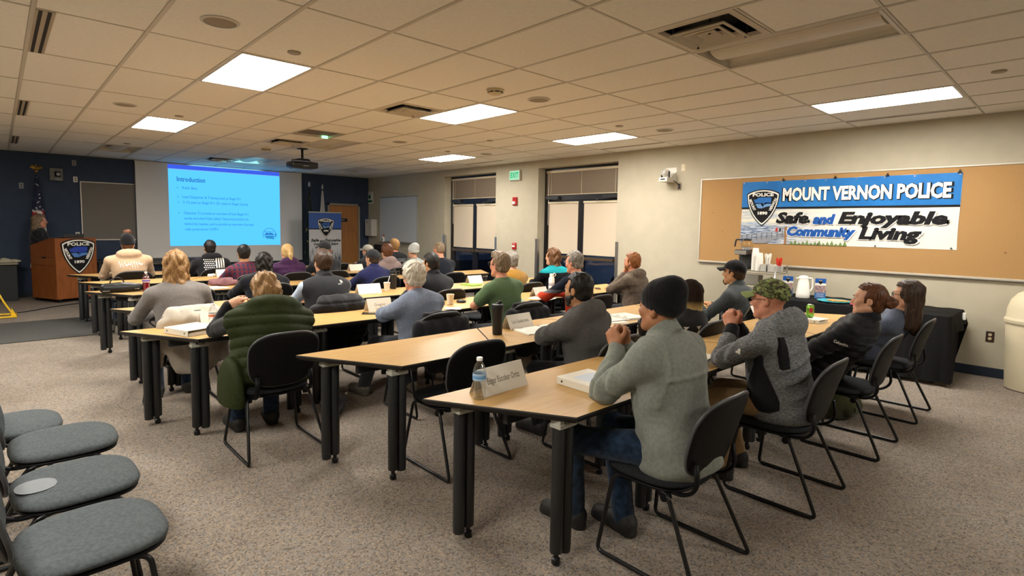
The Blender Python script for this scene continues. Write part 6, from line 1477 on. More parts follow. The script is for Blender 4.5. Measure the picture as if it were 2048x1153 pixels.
person('man with swept-up brown hair, glasses and plain green t-shirt', (3.73, 3.93), (3.715, 4.075, 1.2), hyaw=4, w=1.05, g=1.0, sk='pink', arms={-1: ((-.24, .26, .79), (-.04, .46, .80), 'loose'), 1: ((.24, .28, .80), (.06, .46, .80), 'loose')}, top=cloth('green_tee', '54694a', '5f7653', sheen=.1), short=True, wr=.004, infl=.01, pants=M_drk, hair=('tall', 'greybrown'), beard=('greybrown', 'goatee'), glasses=True, h=.0095, hb=.0095, face=True)
seat(4.82, 3.93, 'black chair under the grey-haired person with orange-red sleeves')
person('person with short grey hair in dark jacket with orange-red sleeves, reaching over the table', (4.82, 3.90), (4.87, 4.07, 1.185), hyaw=4, hpitch=-6, w=1.02, g=1.05, sk='pink', arms={-1: ((-.27, .30, .80), (-.12, .52, .785), 'relaxed'), 1: ((.25, .26, .80), (.08, .48, .79), 'relaxed')}, top=zones('redblock', [(0, 'a8351f'), (.845, '5b5c60'), (.885, '1b1e2a')]), wr=.004, pants=M_drk, hair=('short', 'grey'), glasses=True, h=.0105, face=True)
seat(6.02, 4.02, 'black chair under the red-bearded man in the brown work coat')
person('man with short reddish hair and beard in a brown hooded work coat, hand on chin', (6.02, 3.98), (6.03, 4.07, 1.15), hyaw=5, w=1.04, g=1.05, sk='pink', arms={-1: ((-.2, .26, .79), (-.03, .17, 1.0), 'chin'), 1: 'table'}, top=cloth('brown_canvas', '5b4f43', '6d6053', scale=25), hood=True, wr=.005, pants=M_drk, hair=('short', 'ginger'), beard=('ginger', 'full'), h=MID, face=True)
# row D
seat(1.13, 5.29, 'black chair under the blond woman in grey, a white coat over it')
person('woman with long dark-blond hair and plain grey sweater behind the white coat', (1.13, 5.26), (1.125, 5.38, 1.205), hyaw=-12, w=1.05, g=1.08, sk='fair', arms='table', top=cloth('warm_grey', '6f6a66', '7a7571'), wr=.004, hair=('wavy', 'dirtyblonde', .36), h=MID)
seat(2.44, 5.28, 'black chair under the man in the black vest, a black puffer coat over it')
p14, J14 = person('man with short dark hair, black fleece vest and pale blue shirt sleeves', (2.44, 5.25), (2.445, 5.37, 1.185), hyaw=-4, w=1.18, g=1.15, sk='fair', arms='table', top=M_drk, vest=True, shirt=cloth('pale_blue', '98a5b8', 'a8b4c4'), collar='stand', wr=.003, hair=('tall', 'darkbrown'), glasses=True, h=MID)
seat(3.97, 6.98, 'black chair under the man in navy with the black cap')
person('man in navy sweatshirt and black baseball cap turned slightly left', (3.97, 6.95), (3.96, 7.07, 1.095), hyaw=10, w=1.1, g=1.05, sk='fair', arms='table', top=cloth('navy', '1d1f42', '272a50'), collar='stand', wr=.005, hair=('short', 'darkbrown'), hat=('cap', M_drk), h=MID, face=True)
seat(3.79, 5.28, 'black chair under the black-haired man in the black fleece')
person('black-haired man in black fleece jacket, seen from behind beside the white-haired man', (3.79, 5.25), (3.79, 5.37, 1.13), hyaw=8, hpitch=-8, w=1.12, g=1.1, sk='olive', arms='table', top=M_blk, collar='stand', wr=.004, hair=('short', 'black'), h=MID)
seat(5.12, 5.28, 'black chair under the person in mustard')
person('person in mustard jacket mostly hidden behind the man in the green t-shirt', (5.12, 5.25), (5.10, 5.37, 1.12), w=.98, g=1.0, sk='fair', arms='table', top=cloth('mustard', '8a6322', '9a722c'), wr=.004, hair=('short', 'grey'), h=FAR)
seat(5.95, 5.28, 'black chair under the woman in the teal and black coat')
person('woman with long brown hair in a black coat with teal shoulder panel', (5.95, 5.25), (5.95, 5.38, 1.15), hyaw=10, w=1.3, g=1.25, sk='fair', arms='table', top=zones('tealblock', [(0, '17181c'), (.93, '1b8d94')]), wr=.004, hair=('wavy', 'brown', .34), h=MID)
# row E
seat(2.42, 6.97, 'black chair under the woman with long black wavy hair')
person('woman with long wavy black hair and dark coat, seen from behind', (2.42, 6.95), (2.44, 7.06, 1.08), hyaw=-4, w=1.3, g=1.2, sk='olive', arms='table', top=cloth('dark_navy', '16171c', '1d1e25'), wr=.004, hair=('wavy', 'black', .32), h=MID)
# row F
rowF = [((2.61, 8.35, 1.13), 'man in red and blue plaid flannel shirt with short black hair', dict(sk='olive', top=plaid(), hair=('short', 'black'), w=1.1, hyaw=-10), 'black chair under the man in plaid flannel'),
        ((3.23, 8.35, 1.135), 'woman with blond ponytail and purple puffer coat', dict(sk='fair', top=cloth('purple', '3b2040', '482a4e', rough=.7), hair=('ponytail', 'blonde', .26), quilt=.08, w=1.1, g=1.1, hood=True), 'black chair under the woman in the purple coat'),
        ((3.82, 8.35, 1.17), 'person with auburn ponytail and dark cap before the upright banner', dict(sk='fair', top=M_drk, hair=('ponytail', 'auburn', .28), hat=('cap', M_drk), w=1.02, hyaw=14), 'black chair under the person with auburn ponytail and dark cap'),
        ((5.32, 9.68, 1.05), 'person in a pale grey cap, mostly hidden behind the man in navy', dict(sk='fair', top=M_drk, hair=('short', 'brown'), hat=('cap', cloth('pale_grey', 'a09d94', 'aaa79e')), w=1.0, hyaw=20), 'black chair under the person in the pale grey cap'),
        ((4.96, 8.35, 1.10), 'person with light brown curly hair and mauve hooded coat', dict(sk='fair', top=cloth('mauve', '8a7773', '96837f'), hood=True, hair=('curly', 'auburn'), w=1.0), 'black chair under the person in the mauve coat'),
        ((5.50, 8.35, 1.095), 'person in a white knit beanie behind the white-haired man', dict(sk='fair', top=cloth('pale_sweat', '9aa0a2', 'a6acae'), hair=('buzz', 'brown'), hat=('beanie', cloth('white_knit', 'b9beba', 'c6cac6')), w=1.0), 'black chair under the person in the white beanie'),
        ((5.18, 7.12, 1.19), 'bald man in dark navy pullover by the far doors', dict(sk='pink', top=cloth('deep_navy', '14171f', '1b1f29'), hair=('buzz', 'greybrown'), w=1.12, g=1.1), 'black chair under the bald man by the far doors')]
for H_, lb, kw, cl in rowF:
    kw.setdefault('w', 1.05); seat(H_[0], H_[1] - .1, cl); person(lb, (H_[0], H_[1] - .13), H_, arms='table', h=FAR, wr=.004, **kw)
# row G
rowG = [((1.41, 9.68, 1.23), 'woman with hair bun in a cream hooded sweatshirt, farthest left of the audience', dict(sk='fair', top=cloth('cream', 'b89a7c', 'c4a88a'), hood=True, hair=('bun', 'auburn'), hat=('beanie', M_blk), hyaw=-14, w=1.3), 'black chair under the woman in the cream sweatshirt'),
        ((2.51, 9.68, 1.155), 'person in black hoodie with a white flag print on its back', dict(sk='olive', top=M_blk, hood=True, hair=('short', 'black'), hyaw=-6, w=1.22), 'black chair under the person in the black flag hoodie'),
        ((5.92, 9.68, 1.145), 'person with light curly hair in a dark and grey jacket near the whiteboard', dict(sk='pink', top=zones('greyblock', [(0, '4c4c4e'), (.9, '1f1f22')]), hair=('curly', 'dirtyblonde'), w=1.1), 'black chair under the person in the dark and grey jacket')]
JG = {}
for H_, lb, kw, cl in rowG:
    seat(H_[0], H_[1] - .1, cl); r_, j_ = person(lb, (H_[0], H_[1] - .13), H_, arms='table', h=FAR, wr=.004, **kw); JG[lb[:9]] = (r_, j_)
# extra: top knot of the woman in cream, as hair of hers
# the speaker
person('woman with long frizzy blond-grey hair and dark jacket speaking at the lectern', (.60, 14.0), (.62, 13.98, 1.535), yaw=-100, hyaw=-93, hpitch=0, w=.98, g=1.05, sk='pink', arms={-1: 'lapst', 1: 'lapst'} if False else {-1: ((-.25, .1, 1.12), (-.14, .3, 1.13), 'relaxed'), 1: ((.25, .1, 1.12), (.14, .3, 1.13), 'relaxed')}, top=cloth('speaker_jacket', '1d1e1f', '27282a'), shirt=None, collar='polo', wr=.004, pants=M_blk, hair=('wavy', 'greybrown', .26), h=.0115, stand=True, face=True)
# empty chairs
chair(2.245, 2.93, 0.0, 'empty black chair at the second row, pushed under the left table')
chair(1.55, 6.98, 0.0, 'empty black chair at the left of the fifth row')
chair(5.4, 9.45, PI, 'empty black chair turned round before the wooden door') if False else None
chair(4.55, 9.62, 0.1, 'empty black chair in the farthest row before the wooden door')
chair(4.5, 5.3, 0.0, 'empty black chair beside the green booklet')
chair(7.35, 4.6, 1.0, 'empty dark blue-black chair by the wall right of the near doors')
# ------------------------------------------------------------------ prints that follow the cloth
def child(root, nm):
    return next(c for c in root.children if c.name.split('.')[0] == nm)
def decal(target, root, name, me, M, d, m, off=.003, label=None):
    """lay a flat mesh on a garment: every vertex is carried along d until it meets the cloth"""
    from mathutils.bvhtree import BVHTree
    tm = target.data; bv = BVHTree.FromPolygons([v.co[:] for v in tm.vertices], [p.vertices[:] for p in tm.polygons]); d = Vector(d).normalized()
    b = NB(); b.from_mesh(me); bpy.data.meshes.remove(me); bmesh.ops.triangulate(b, faces=b.faces[:])
    for v in b.verts:
        p = M @ v.co; h = bv.ray_cast(p, d, 1.0)
        v.co = (h[0] - d * off) if h[0] is not None else p
    o = fin(name, b, m, target, label=label); return o
def grid_rect(x0, x1, y0, y1, nx, ny):
    b = NB(); g = [[b.verts.new((x0 + (x1 - x0) * i / nx, y0 + (y1 - y0) * j / ny, 0)) for i in range(nx + 1)] for j in range(ny + 1)]
    for j in range(ny):
        for i in range(nx): b.faces.new((g[j][i], g[j][i + 1], g[j + 1][i + 1], g[j + 1][i]))
    me = bpy.data.meshes.new('print'); b.to_mesh(me); b.free(); return me
def pmesh(pts):
    b = NB(); poly(b, [(p[0], p[1], 0) for p in pts]); me = bpy.data.meshes.new('print'); b.to_mesh(me); b.free(); return me
def dome():
    b = NB()
    for k in range(3):
        r0, r1 = .008 + k * .009, .0145 + k * .009; n = 10; a = [b.verts.new((r0 * math.cos(PI * .5 * i / n), r0 * math.sin(PI * .5 * i / n) * .9, 0)) for i in range(n + 1)]; c = [b.verts.new((r1 * math.cos(PI * .5 * i / n), r1 * math.sin(PI * .5 * i / n) * .9, 0)) for i in range(n + 1)]
        for i in range(n): b.faces.new((a[i], a[i + 1], c[i + 1], c[i]))
    me = bpy.data.meshes.new('print'); b.to_mesh(me); b.free(); return me
def back_frame(x, z, y=-.6, r=0.0):          # x right, z up, cast forward (+y)
    return Matrix.Translation((x, y, z)) @ Matrix.Rotation(PI / 2, 4, 'X') @ Matrix.Rotation(r, 4, 'Z')
def left_frame(y, z, x=-.8, r=0.0):          # seen from the left of the wearer, cast to +x
    return Matrix.Translation((x, y, z)) @ Matrix(((0, 0, -1, 0), (-1, 0, 0, 0), (0, 1, 0, 0), (0, 0, 0, 1))) @ Matrix.Rotation(r, 4, 'Z')
v14 = child(p14, 'vest'); decal(v14, p14, 'logo', dome(), back_frame(.115, .985), (0, 1, 0), M_print_white, label='small white curved logo')
decal(v14, p14, 'lettering', text_mesh('THE NORTH FACE', .012, .0004, width=.045), back_frame(.105, .975), (0, 1, 0), M_print_white)
j3 = child(p3, 'jacket'); decal(j3, p3, 'lettering', text_mesh('Columbia', .03, .0008, width=.085), left_frame(-.19, .80, r=-.35), (1, 0, 0), M_print_white)
j2 = child(p2, 'jacket'); decal(j2, p2, 'logo', pmesh([(-.016, -.012), (.016, -.012), (.012, .016), (0, .022), (-.006, .004)]), left_frame(.17, .87, r=-.3), (1, 0, 0), M_print_white, label='small white logo on the sleeve')
rf, jf = JG['person in']; jf_ = child(rf, 'jacket') if any(c.name.startswith('jacket') for c in rf.children) else None
def back_flag():
    r = next(rr for rr in bpy.data.objects if rr.type == 'EMPTY' and rr.get('label', '').startswith('person in black hoodie')); t = child(r, 'jacket')
    for k in range(4): decal(t, r, 'flag_stripe', grid_rect(.03 + k * .038, .052 + k * .038, .80, 1.0, 1, 8), Matrix.Translation((0, -.6, 0)) @ Matrix.Rotation(PI / 2, 4, 'X'), (0, 1, 0), M_print_white)
    b = NB()
    for i in range(6):
        for j in range(7):
            cx, cz = -.13 + i * .026 + (j % 2) * .013, .80 + j * .03; q = [b.verts.new((cx + .009 * math.cos(a * PI / 3), cz + .009 * math.sin(a * PI / 3), 0)) for a in range(6)]; b.faces.new(q)
    me = bpy.data.meshes.new('print'); b.to_mesh(me); b.free(); o = decal(t, r, 'flag_stars', me, Matrix.Translation((0, -.6, 0)) @ Matrix.Rotation(PI / 2, 4, 'X'), (0, 1, 0), M_print_white); o['kind'] = 'stuff'
back_flag()
def cream_script():
    r = next(rr for rr in bpy.data.objects if rr.type == 'EMPTY' and 'cream hooded' in rr.get('label', '')); t = child(r, 'jacket'); b = NB()
    pts = [(-.15 + .3 * i / 60, .055 * abs(math.sin(i * .55)) ** .7 * (1 if i % 12 < 8 else .5) + .02 * math.sin(i * .9)) for i in range(61)]
    vs = [(b.verts.new((x, y, 0)), b.verts.new((x + .003, y + .02, 0))) for x, y in pts]
    for A, B in zip(vs, vs[1:]): b.faces.new((A[0], B[0], B[1], A[1]))
    me = bpy.data.meshes.new('print'); b.to_mesh(me); b.free(); decal(t, r, 'script_print', me, back_frame(0, .90), (0, 1, 0), M_print_white, label='white script print')
    H = JG['woman wi'] if 'woman wi' in JG else None
cream_script()

# ------------------------------------------------------------------ coats over chair backs
def coat(x, y, m, label, quilt=0, low=.42, w=1.0, left=0.0, slim=1.0):
    org = V3(x, y, 0); sd = x * 3 + y
    root = empty('coat', label, 'coat', (x, y, 0), 0, 'coats hung over chair backs')
    def fn(P):
        q = P - org
        d = rc(q, V3(-.17 * w, -.31, .80 - .05 * (1 - slim) * 2), V3(.17 * w, -.31, .80 - .05 * (1 - slim) * 2), .07 * slim, .07 * slim); d = smin(d, el(q, V3(0, -.315, .64), (.25 * w, .085 * slim, .19)), .06)
        d = smin(d, el(q, V3(0, -.325, low + .08), (.225 * w, .055, .2)), .06)
        d = smin(d, rc(q, V3(-.23 * w, -.30, .76), V3(-.27 * w - left, -.26, low + .02), .06, .045), .04); d = smin(d, rc(q, V3(.23 * w, -.30, .76), V3(.27 * w, -.26, low + .02), .06, .045), .04)
        d = smin(d, rc(q, V3(-.15, -.275, .855 - .03 * (1 - slim)), V3(.15, -.275, .855 - .03 * (1 - slim)), .045 * slim, .045 * slim), .05)
        if quilt: d = d - .011 * np.sqrt(np.abs(np.sin(q[:, 2] * math.pi / quilt))) + .005
        d = smax(d, .35 - q[:, 2], .02)
        # leave room for the chair back it hangs over
        d = d - .0022 * np.sin(q[:, 0] * 45 + 3 * np.sin(q[:, 2] * 9 + sd)) - .006 * wob(q, 30, sd) - .003 * wob(q, 62, sd)
        return d
    mesh_sdf('coat_cloth', fn, org + V3(-.45, -.5, .3), org + V3(.42, -.12, .95), .0125, m, root, org); return root
M_pale = mat('cloth_white_coat', 'bdb3a2', .8, col2='a99f92', scale=9, bump=.4, bscale=40, bdist=.004)
coat(1.16, 5.29, M_pale, 'off-white puffy coat draped over the chair of the blond woman in grey', .0, .42, .88, .03)
coat(2.44, 5.28, cloth('puffer_black', '141519', '1b1c20', rough=.55), 'black puffer coat draped over the chair of the man in the black vest', .075, .40, 1.04)
coat(2.72, 3.99, cloth('coat_charcoal', '232327', '2b2b30'), 'charcoal coat draped over the chair of the white-haired man', 0, .42, .96, 0, .62)
coat(3.73, 3.97, M_blk, 'black coat draped over the chair of the man in the green t-shirt', 0, .42, .96, 0, .62)
coat(7.35, 4.6, cloth('coat_navy', '181a26', '20222f'), 'navy coat on the chair by the wall right of the near doors', 0, .42, 1.0) if False else None

# ------------------------------------------------------------------ things on the tables
TT = TH + .0008
def tent(x, y, rz, name, label, w=.29, h=.115, m=None, size=.045, tw=None):
    t = empty('name_tent', label, 'name card', (x, y, TT), rz, 'folded name cards on the tables'); hw = w / 2; dp = .055; m = m or M_paper
    for s, nm in ((-1, 'front_panel'), (1, 'back_panel')):
        b = NB(); vs = [(-hw, s * dp, 0), (hw, s * dp, 0), (hw, s * .0012, h), (-hw, s * .0012, h)]; a = [b.verts.new(v) for v in vs]; c = [b.verts.new((v[0], v[1] - s * .0011, v[2])) for v in vs]
        b.faces.new(a); b.faces.new(c[::-1])
        for k in range(4): b.faces.new((a[k], c[k], c[(k + 1) % 4], a[(k + 1) % 4]))
        o = fin(nm, b, m, t)
        if name:
            ang = math.atan2(h, dp); M = Matrix.Translation((0, s * (dp * .5 + .0012), h * .5)) @ Matrix.Rotation(0 if s < 0 else PI, 4, 'Z') @ Matrix.Rotation(ang, 4, 'X')
            if s < 0: text(o, name, 0, 0, size, mat('card_print', '5c5955', .7), width=tw or w * .62, M=M)
    return t
tent(1.905, 2.075, math.radians(4), 'Edgar Escobar Ortiz', 'folded white name card beside the water bottle on the nearest table', .33, .13, size=.046, tw=.24)
tent(3.20, 3.27, math.radians(3), 'Luis Guadarrama', 'folded white name card beside the tall black tumbler', .29, .115, size=.042, tw=.2)
tent(2.74, 4.77, math.radians(-2), 'Gregory', 'folded name card left of the white-haired man, a phone before it', .26, .12, size=.042, tw=.12)
tent(1.29, 4.86, math.radians(2), '', 'blank side of a folded card behind the water bottle on the third row', .24, .115)
tent(4.86, 4.60, .05, '', 'folded card between the green t-shirt and the reaching hand', .24, .11)
tent(3.32, 6.02, 0, 'Lt. Marcus Delgado', 'wide folded name card in front of the man in navy', .31, .115, size=.03, tw=.2) if False else tent(3.32, 6.02, 0, 'Community Member', 'wide folded name card in front of the man in navy', .31, .115, size=.03, tw=.2) if False else tent(3.32, 6.02, 0, '', 'wide folded name card in front of the man in navy', .31, .115)
tent(5.17, 6.22, 0, '', 'folded white card behind the green booklet', .26, .11)
tent(2.55, 9.12, 0, '', 'folded card beside the man in plaid flannel', .22, .11)
tent(4.76, 9.10, .1, '', 'folded card on the sixth row in front of the man in navy', .28, .11); tent(5.72, 10.42, .5, '', 'small folded card on the farthest row near the wooden door', .2, .11)
tent(3.80, 9.18, 0, '', 'small white card left of the man in the black vest on the sixth row', .2, .08); tent(5.50, 2.27, .1, '', 'folded white card just behind the clasped hands of the man in camouflage', .26, .11)
def thin_clear(n, k):
    if n in MATS: return MATS[n]
    m = bpy.data.materials.new(n); m.use_nodes = True; t = NT(m); t.n.remove(t.n['Principled BSDF']); tr = t.add('ShaderNodeBsdfTransparent'); tr.inputs[0].default_value = (.95, .97, .98, 1); g = t.add('ShaderNodeBsdfGlossy'); g.inputs['Roughness'].default_value = .06
    lw = t.add('ShaderNodeLayerWeight'); lw.inputs[0].default_value = .35; ml = t.add('ShaderNodeMath', operation='MULTIPLY_ADD'); ml.inputs[1].default_value = .55; ml.inputs[2].default_value = k * .4; t.link(lw.outputs['Facing'], ml.inputs[0])
    mx = t.add('ShaderNodeMixShader'); t.link(ml.outputs[0], mx.inputs[0]); t.link(tr.outputs[0], mx.inputs[1]); t.link(g.outputs[0], mx.inputs[2]); t.link(mx.outputs[0], t.n['Material Output'].inputs[0]); MATS[n] = m; return m
def bottle(x, y, h, label, liquid, cap, lab, group='drink bottles', r=.033, lab2=None):
    t = empty('water_bottle' if liquid is None else 'drink_bottle', label, 'bottle', (x, y, TT), 0, group); k = h / .21
    b = NB(); prof = [(.012, .001), (r * .93, .002), (r, .008)]
    for i in range(5): prof += [(r * .96, (.02 + i * .016) * k), (r, (.028 + i * .016) * k)]
    prof += [(r, .13 * k), (r * .97, .145 * k), (r * .72, .172 * k), (.0135, .19 * k), (.013, .2 * k)]
    lathe(b, prof, 24, cap=False); fin('shell', b, thin_clear('clear_plastic_bottle', .22), t, True)
    if liquid: b = NB(); lathe(b, [(.001, .004), (r * .9, .004), (r * .9, .15 * k), (.001, .15 * k)], 20, cap=False); fin('drink', b, liquid, t, True, angle=50)
    else: b = NB(); lathe(b, [(.001, .004), (r * .88, .004), (r * .88, .125 * k), (.001, .125 * k)], 20, cap=False); fin('water', b, thin_clear('water', .1), t, True, angle=50)
    b = NB(); lathe(b, [(.0155, .196 * k), (.0155, .21 * k), (.014, .212 * k), (.001, .212 * k)], 18, cap=False); fin('bottle_cap', b, cap, t, True, angle=40)
    b = NB(); lathe(b, [(r + .0008, .098 * k), (r + .0008, .132 * k)], 24, cap=False); lo = fin('label_band', b, lab, t, True)
    if lab2: b = NB(); lathe(b, [(r + .0014, .106 * k), (r + .0014, .122 * k)], 24, cap=False); fin('label_stripe', b, lab2, t, True)
    return t
M_wl = mat('label_blue_white', 'a9c3dc', .5); M_capw = mat('cap_white', 'e9e7e0', .4)
bottle(1.72, 2.02, .205, 'clear water bottle with pale blue label, at the end of the nearest table', None, M_capw, M_wl, lab2=mat('label_blue', '6d9cc9', .5))
bottle(1.23, 4.70, .20, 'clear water bottle with red-orange label on the third row', None, M_capw, mat('label_white', 'd9d5cc', .5), lab2=mat('label_orange', 'd0613a', .5))
b1 = bottle(1.29, 7.70, .23, 'bottle of red drink with a white and purple label', mat('red_drink', '7d1020', .15), M_capw, mat('label_white', 'd9d5cc', .5), r=.04, lab2=mat('label_purple', '6a3fa0', .5))
def tumbler(x, y, h, r, label, collar=None):
    t = empty('tumbler', label, 'tumbler', (x, y, TT), 0); M_t = mat('tumbler_black', '161616', .5, bump=.1, bscale=300)
    b = NB(); lathe(b, [(.001, .001), (r * .82, .001), (r * .86, .006), (r * .98, h * .74), (r, h * .78)], 28, cap=False); fin('cup', b, M_t, t, True, angle=40)
    b = NB(); lathe(b, [(r * 1.0, h * .78), (r * 1.06, h * .785), (r * 1.06, h * .86), (r * .98, h * .9), (r * .4, h * .915), (.001, h * .915)], 28, cap=False); fin('lid', b, M_black, t, True, angle=40)
    b = NB(); box(b, -r * .35, r * .75, -.012, .012, h * .91, h * .95, .004); box(b, r * .2, r * .8, -.014, .014, h * .94, h * 1.0, .005); fin('flip_spout', b, M_dark, t)
    if collar: b = NB(); lathe(b, [(r * 1.02, h * .72), (r * 1.02, h * .77)], 28, cap=False); fin('steel_band', b, M_steel, t, True); b = NB(); tube(b, fillet([(r, 0, h * .82), (r * 2.1, 0, h * .9), (r * 2.1, 0, h * .75), (r, 0, h * .68)], .02), .007, 8); fin('carry_loop', b, M_black, t, True)
tumbler(2.86, 3.15, .265, .045, 'tall black lidded tumbler on the second row'); tumbler(3.80, 6.23, .26, .045, 'black tumbler with a steel band and carry loop behind the white-haired man', True)
def binder(x, y, rz, label, w=.26, d=.29, th=.04, open_=False):
    t = empty('ring_binder', label, 'binder', (x, y, TT), rz, 'white ring binders'); M_b = mat('binder_vinyl', 'ded8c8', .45)
    if not open_:
        for z0 in (0, th - .003): b = NB(); box(b, 0, w, 0, d, z0, z0 + .003, .001); fin('cover', b, M_b, t)
        b = NB(); box(b, -.004, .0, 0, d, 0, th, .0015)
        so = fin('spine', b, M_b, t)
        for yy in (.04, d - .04): b = NB(); lathe(b, [(.006, 0), (.006, .0015), (.001, .002)], 10, M=Matrix.Translation((-.004, yy, th / 2)) @ Matrix.Rotation(-PI / 2, 4, 'Y'), cap=False); fin('rivet', b, M_dark, so)
        b = NB(); box(b, .012, w - .015, .01, d - .01, .0032, th * .5, .001); fin('paper_block', b, M_paper, t)
        b = NB(); box(b, .05, w - .05, .07, d - .07, th, th + .0006); fin('cover_sheet', b, mat('cover_sheet', 'c9d2dc', .6), t)
    else:
        for s in (-1, 1):
            b = NB(); box(b, s * .004 if s > 0 else -w, w if s > 0 else -.004, 0, d, .0, .004, .001); fin('cover', b, M_b, t)
            b = NB(); box(b, .014 if s > 0 else -w + .012, w - .012 if s > 0 else -.014, .008, d - .008, .0042, .016 if s > 0 else .011, .001); pb = fin('paper_block', b, M_paper, t)
            b = NB()
            for q in range(9): yy = d - .05 - q * .022; box(b, (.03 if s > 0 else -w + .03), (w - .04 - .03 * (q % 3) if s > 0 else -.03 - .02 * (q % 2)), yy, yy + .003, (.0162 if s > 0 else .0112), (.0166 if s > 0 else .0116))
            fo = fin('print_lines', b, mat('faint_print', '9a9894', .7), pb); fo['kind'] = 'stuff'
        for yy in (.05, d / 2, d - .05): b = NB(); tube(b, [(.018 * math.cos(a), yy, .012 + .02 * math.sin(a)) for a in [PI * i / 8 for i in range(9)]], .0018, 6); fin('ring', b, M_steel, t, True)
    return t
binder(2.205, 1.66, math.radians(-2), 'white ring binder beside the elbow of the man in the black beanie')
binder(1.0, 4.47, math.radians(20), 'white ring binder lying on the left end of the third row', th=.045)
binder(3.16, 1.60, math.radians(8), 'white ring binder at the elbow of the man in camouflage', th=.035); binder(5.50, 1.68, math.radians(-8), 'white ring binder beneath the green soda can', .2, .3, .035)
binder(3.27, 2.90, math.radians(-14), 'open white ring binder before the man in the charcoal hoodie', open_=True); binder(4.25, 2.88, math.radians(-8), 'open white ring binder beside the woman with blond-tipped hair', open_=True); binder(5.07, 4.40, math.radians(80), 'white ring binder under the reaching hand on the third row', .2, .26, .035)
def sheets(x, y, rz, label, n=2, w=.216, d=.28, m=None):
    t = empty('paper_sheets', label, 'papers', (x, y, TT), rz, 'loose papers on the tables')
    for k in range(n): b = NB(); box(b, -w / 2, w / 2, -d / 2, d / 2, k * .0016, k * .0016 + .0012); o = fin('sheet', b, m or M_paper, t, rot=(0, 0, (k % 3 - 1) * .12))
    return t
sheets(3.40, 4.42, .9, 'torn white paper beside the green t-shirt elbow', 2, .13, .16); sheets(4.72, 4.42, .4, 'white papers under the reaching hand', 2); sheets(2.02, 7.60, .3, 'papers beside the blond woman in grey', 3); sheets(4.09, 7.40, .2, 'white papers on the fifth row behind the man in navy', 4)
sheets(5.48, 5.86, .1, 'white papers on the fourth row beside the mustard jacket', 4); sheets(4.10, 2.98, -.3, 'white paper near the charcoal hoodie', 2); sheets(4.37, 4.50, .5, 'teal leaflet beside the green t-shirt', 1, .1, .2, mat('teal_card', '5f9a98', .6)); sheets(5.9, 6.05, .2, 'white booklet before the woman in teal and black', 4, .18, .25)
t = empty('booklet', 'bright green booklet on the fourth row', 'booklet', (4.95, 6.02, TT), .15); b = NB(); box(b, -.1, .1, -.12, .12, 0, .012, .002); fin('cover', b, mat('lime_cover', '7fc22a', .5), t); b = NB(); box(b, -.094, .102, -.115, .115, .003, .009); fin('pages', b, M_paper, t)
def phone(x, y, rz, label, m): t = empty('phone', label, 'phone', (x, y, TT), rz, 'phones on the tables'); b = NB(); box(b, -.038, .038, -.078, .078, 0, .009, .004, seg=2); fin('case', b, m, t); b = NB(); box(b, -.034, .034, -.073, .073, .009, .0095); fin('screen', b, mat('phone_glass', '14161a', .08), t)
phone(2.57, 4.62, .9, 'black phone before the folded card on the third row', M_black); phone(6.10, 4.66, -.8, 'brown phone case beside the man in the brown coat', mat('brown_leather', '6a3522', .5)); phone(4.36, 3.12, .5, 'dark phone beside the open binder on the second row', M_black)
t = empty('small_card', 'small cream card leaning before the folded name card', 'card', (2.70, 4.66, TT), .2); b = NB(); box(b, -.05, .05, -.002, .002, 0, .045, .001, M=Matrix.Rotation(-.3, 4, 'X')); fin('card', b, mat('cream_card', 'ddd0b0', .7), t)
def cup(x, y, label, straw=False):
    t = empty('paper_cup', label, 'cup', (x, y, TT), 0, 'paper cups on the tables'); b = NB(); lathe(b, [(.001, .004), (.028, .004), (.028, .001), (.031, .001), (.042, .105), (.0435, .107), (.0425, .11), (.0395, .107), (.03, .012), (.001, .012)], 24, cap=False); fin('cup_wall', b, mat('cup_paper', 'e3d9c6', .7), t, True, angle=50)
    if straw: b = NB(); tube(b, [(-.02, 0, .012), (.05, .01, .19)], .004, 6); fin('straw', b, M_print_white, t)
cup(3.55, 4.67, 'white paper cup on the third row beside the round black case'); cup(3.62, 6.09, 'white paper cup with a straw behind the white-haired man', True)
b = NB(); lathe(b, [(.001, .0), (.05, .002), (.056, .012), (.045, .026), (.001, .03)], 24, cap=False); o = fin('round_case', b, M_black, None, True, loc=(3.74, 4.72, TT)); tag(o, 'round black case beside the paper cup', 'case')
def crumple(x, y, r, label, m, name='napkin', flat_=.5):
    b = NB(); bmesh.ops.create_icosphere(b, subdivisions=3, radius=1)
    for v in b.verts:
        c = v.co; k = .82 + .16 * math.sin(c.x * 5 + x) * math.cos(c.y * 4 + y) + .07 * math.sin(c.z * 9 + c.x * 7 + c.y * 8); v.co = Vector((c.x * r * k, c.y * r * k * .8, max(0, (c.z + .5) * r * flat_ * k)))
    o = fin(name, b, m, None, True, loc=(x, y, TT)); tag(o, label, 'scarf' if name == 'scarf' else 'napkin'); return o
crumple(3.47, 4.72, .055, 'crumpled cream napkin beside the paper cup', mat('napkin', 'dccfa8', .9)); crumple(2.40, 9.18, .07, 'crumpled white tissue on the sixth row', M_paper)
crumple(2.20, 7.88, .20, 'dusty pink scarf bunched on the fifth row table', mat('cloth_pink', '7b5458', .95, col2='8d6468', scale=14, bump=.6, bscale=30, bdist=.006), 'scarf', .38)
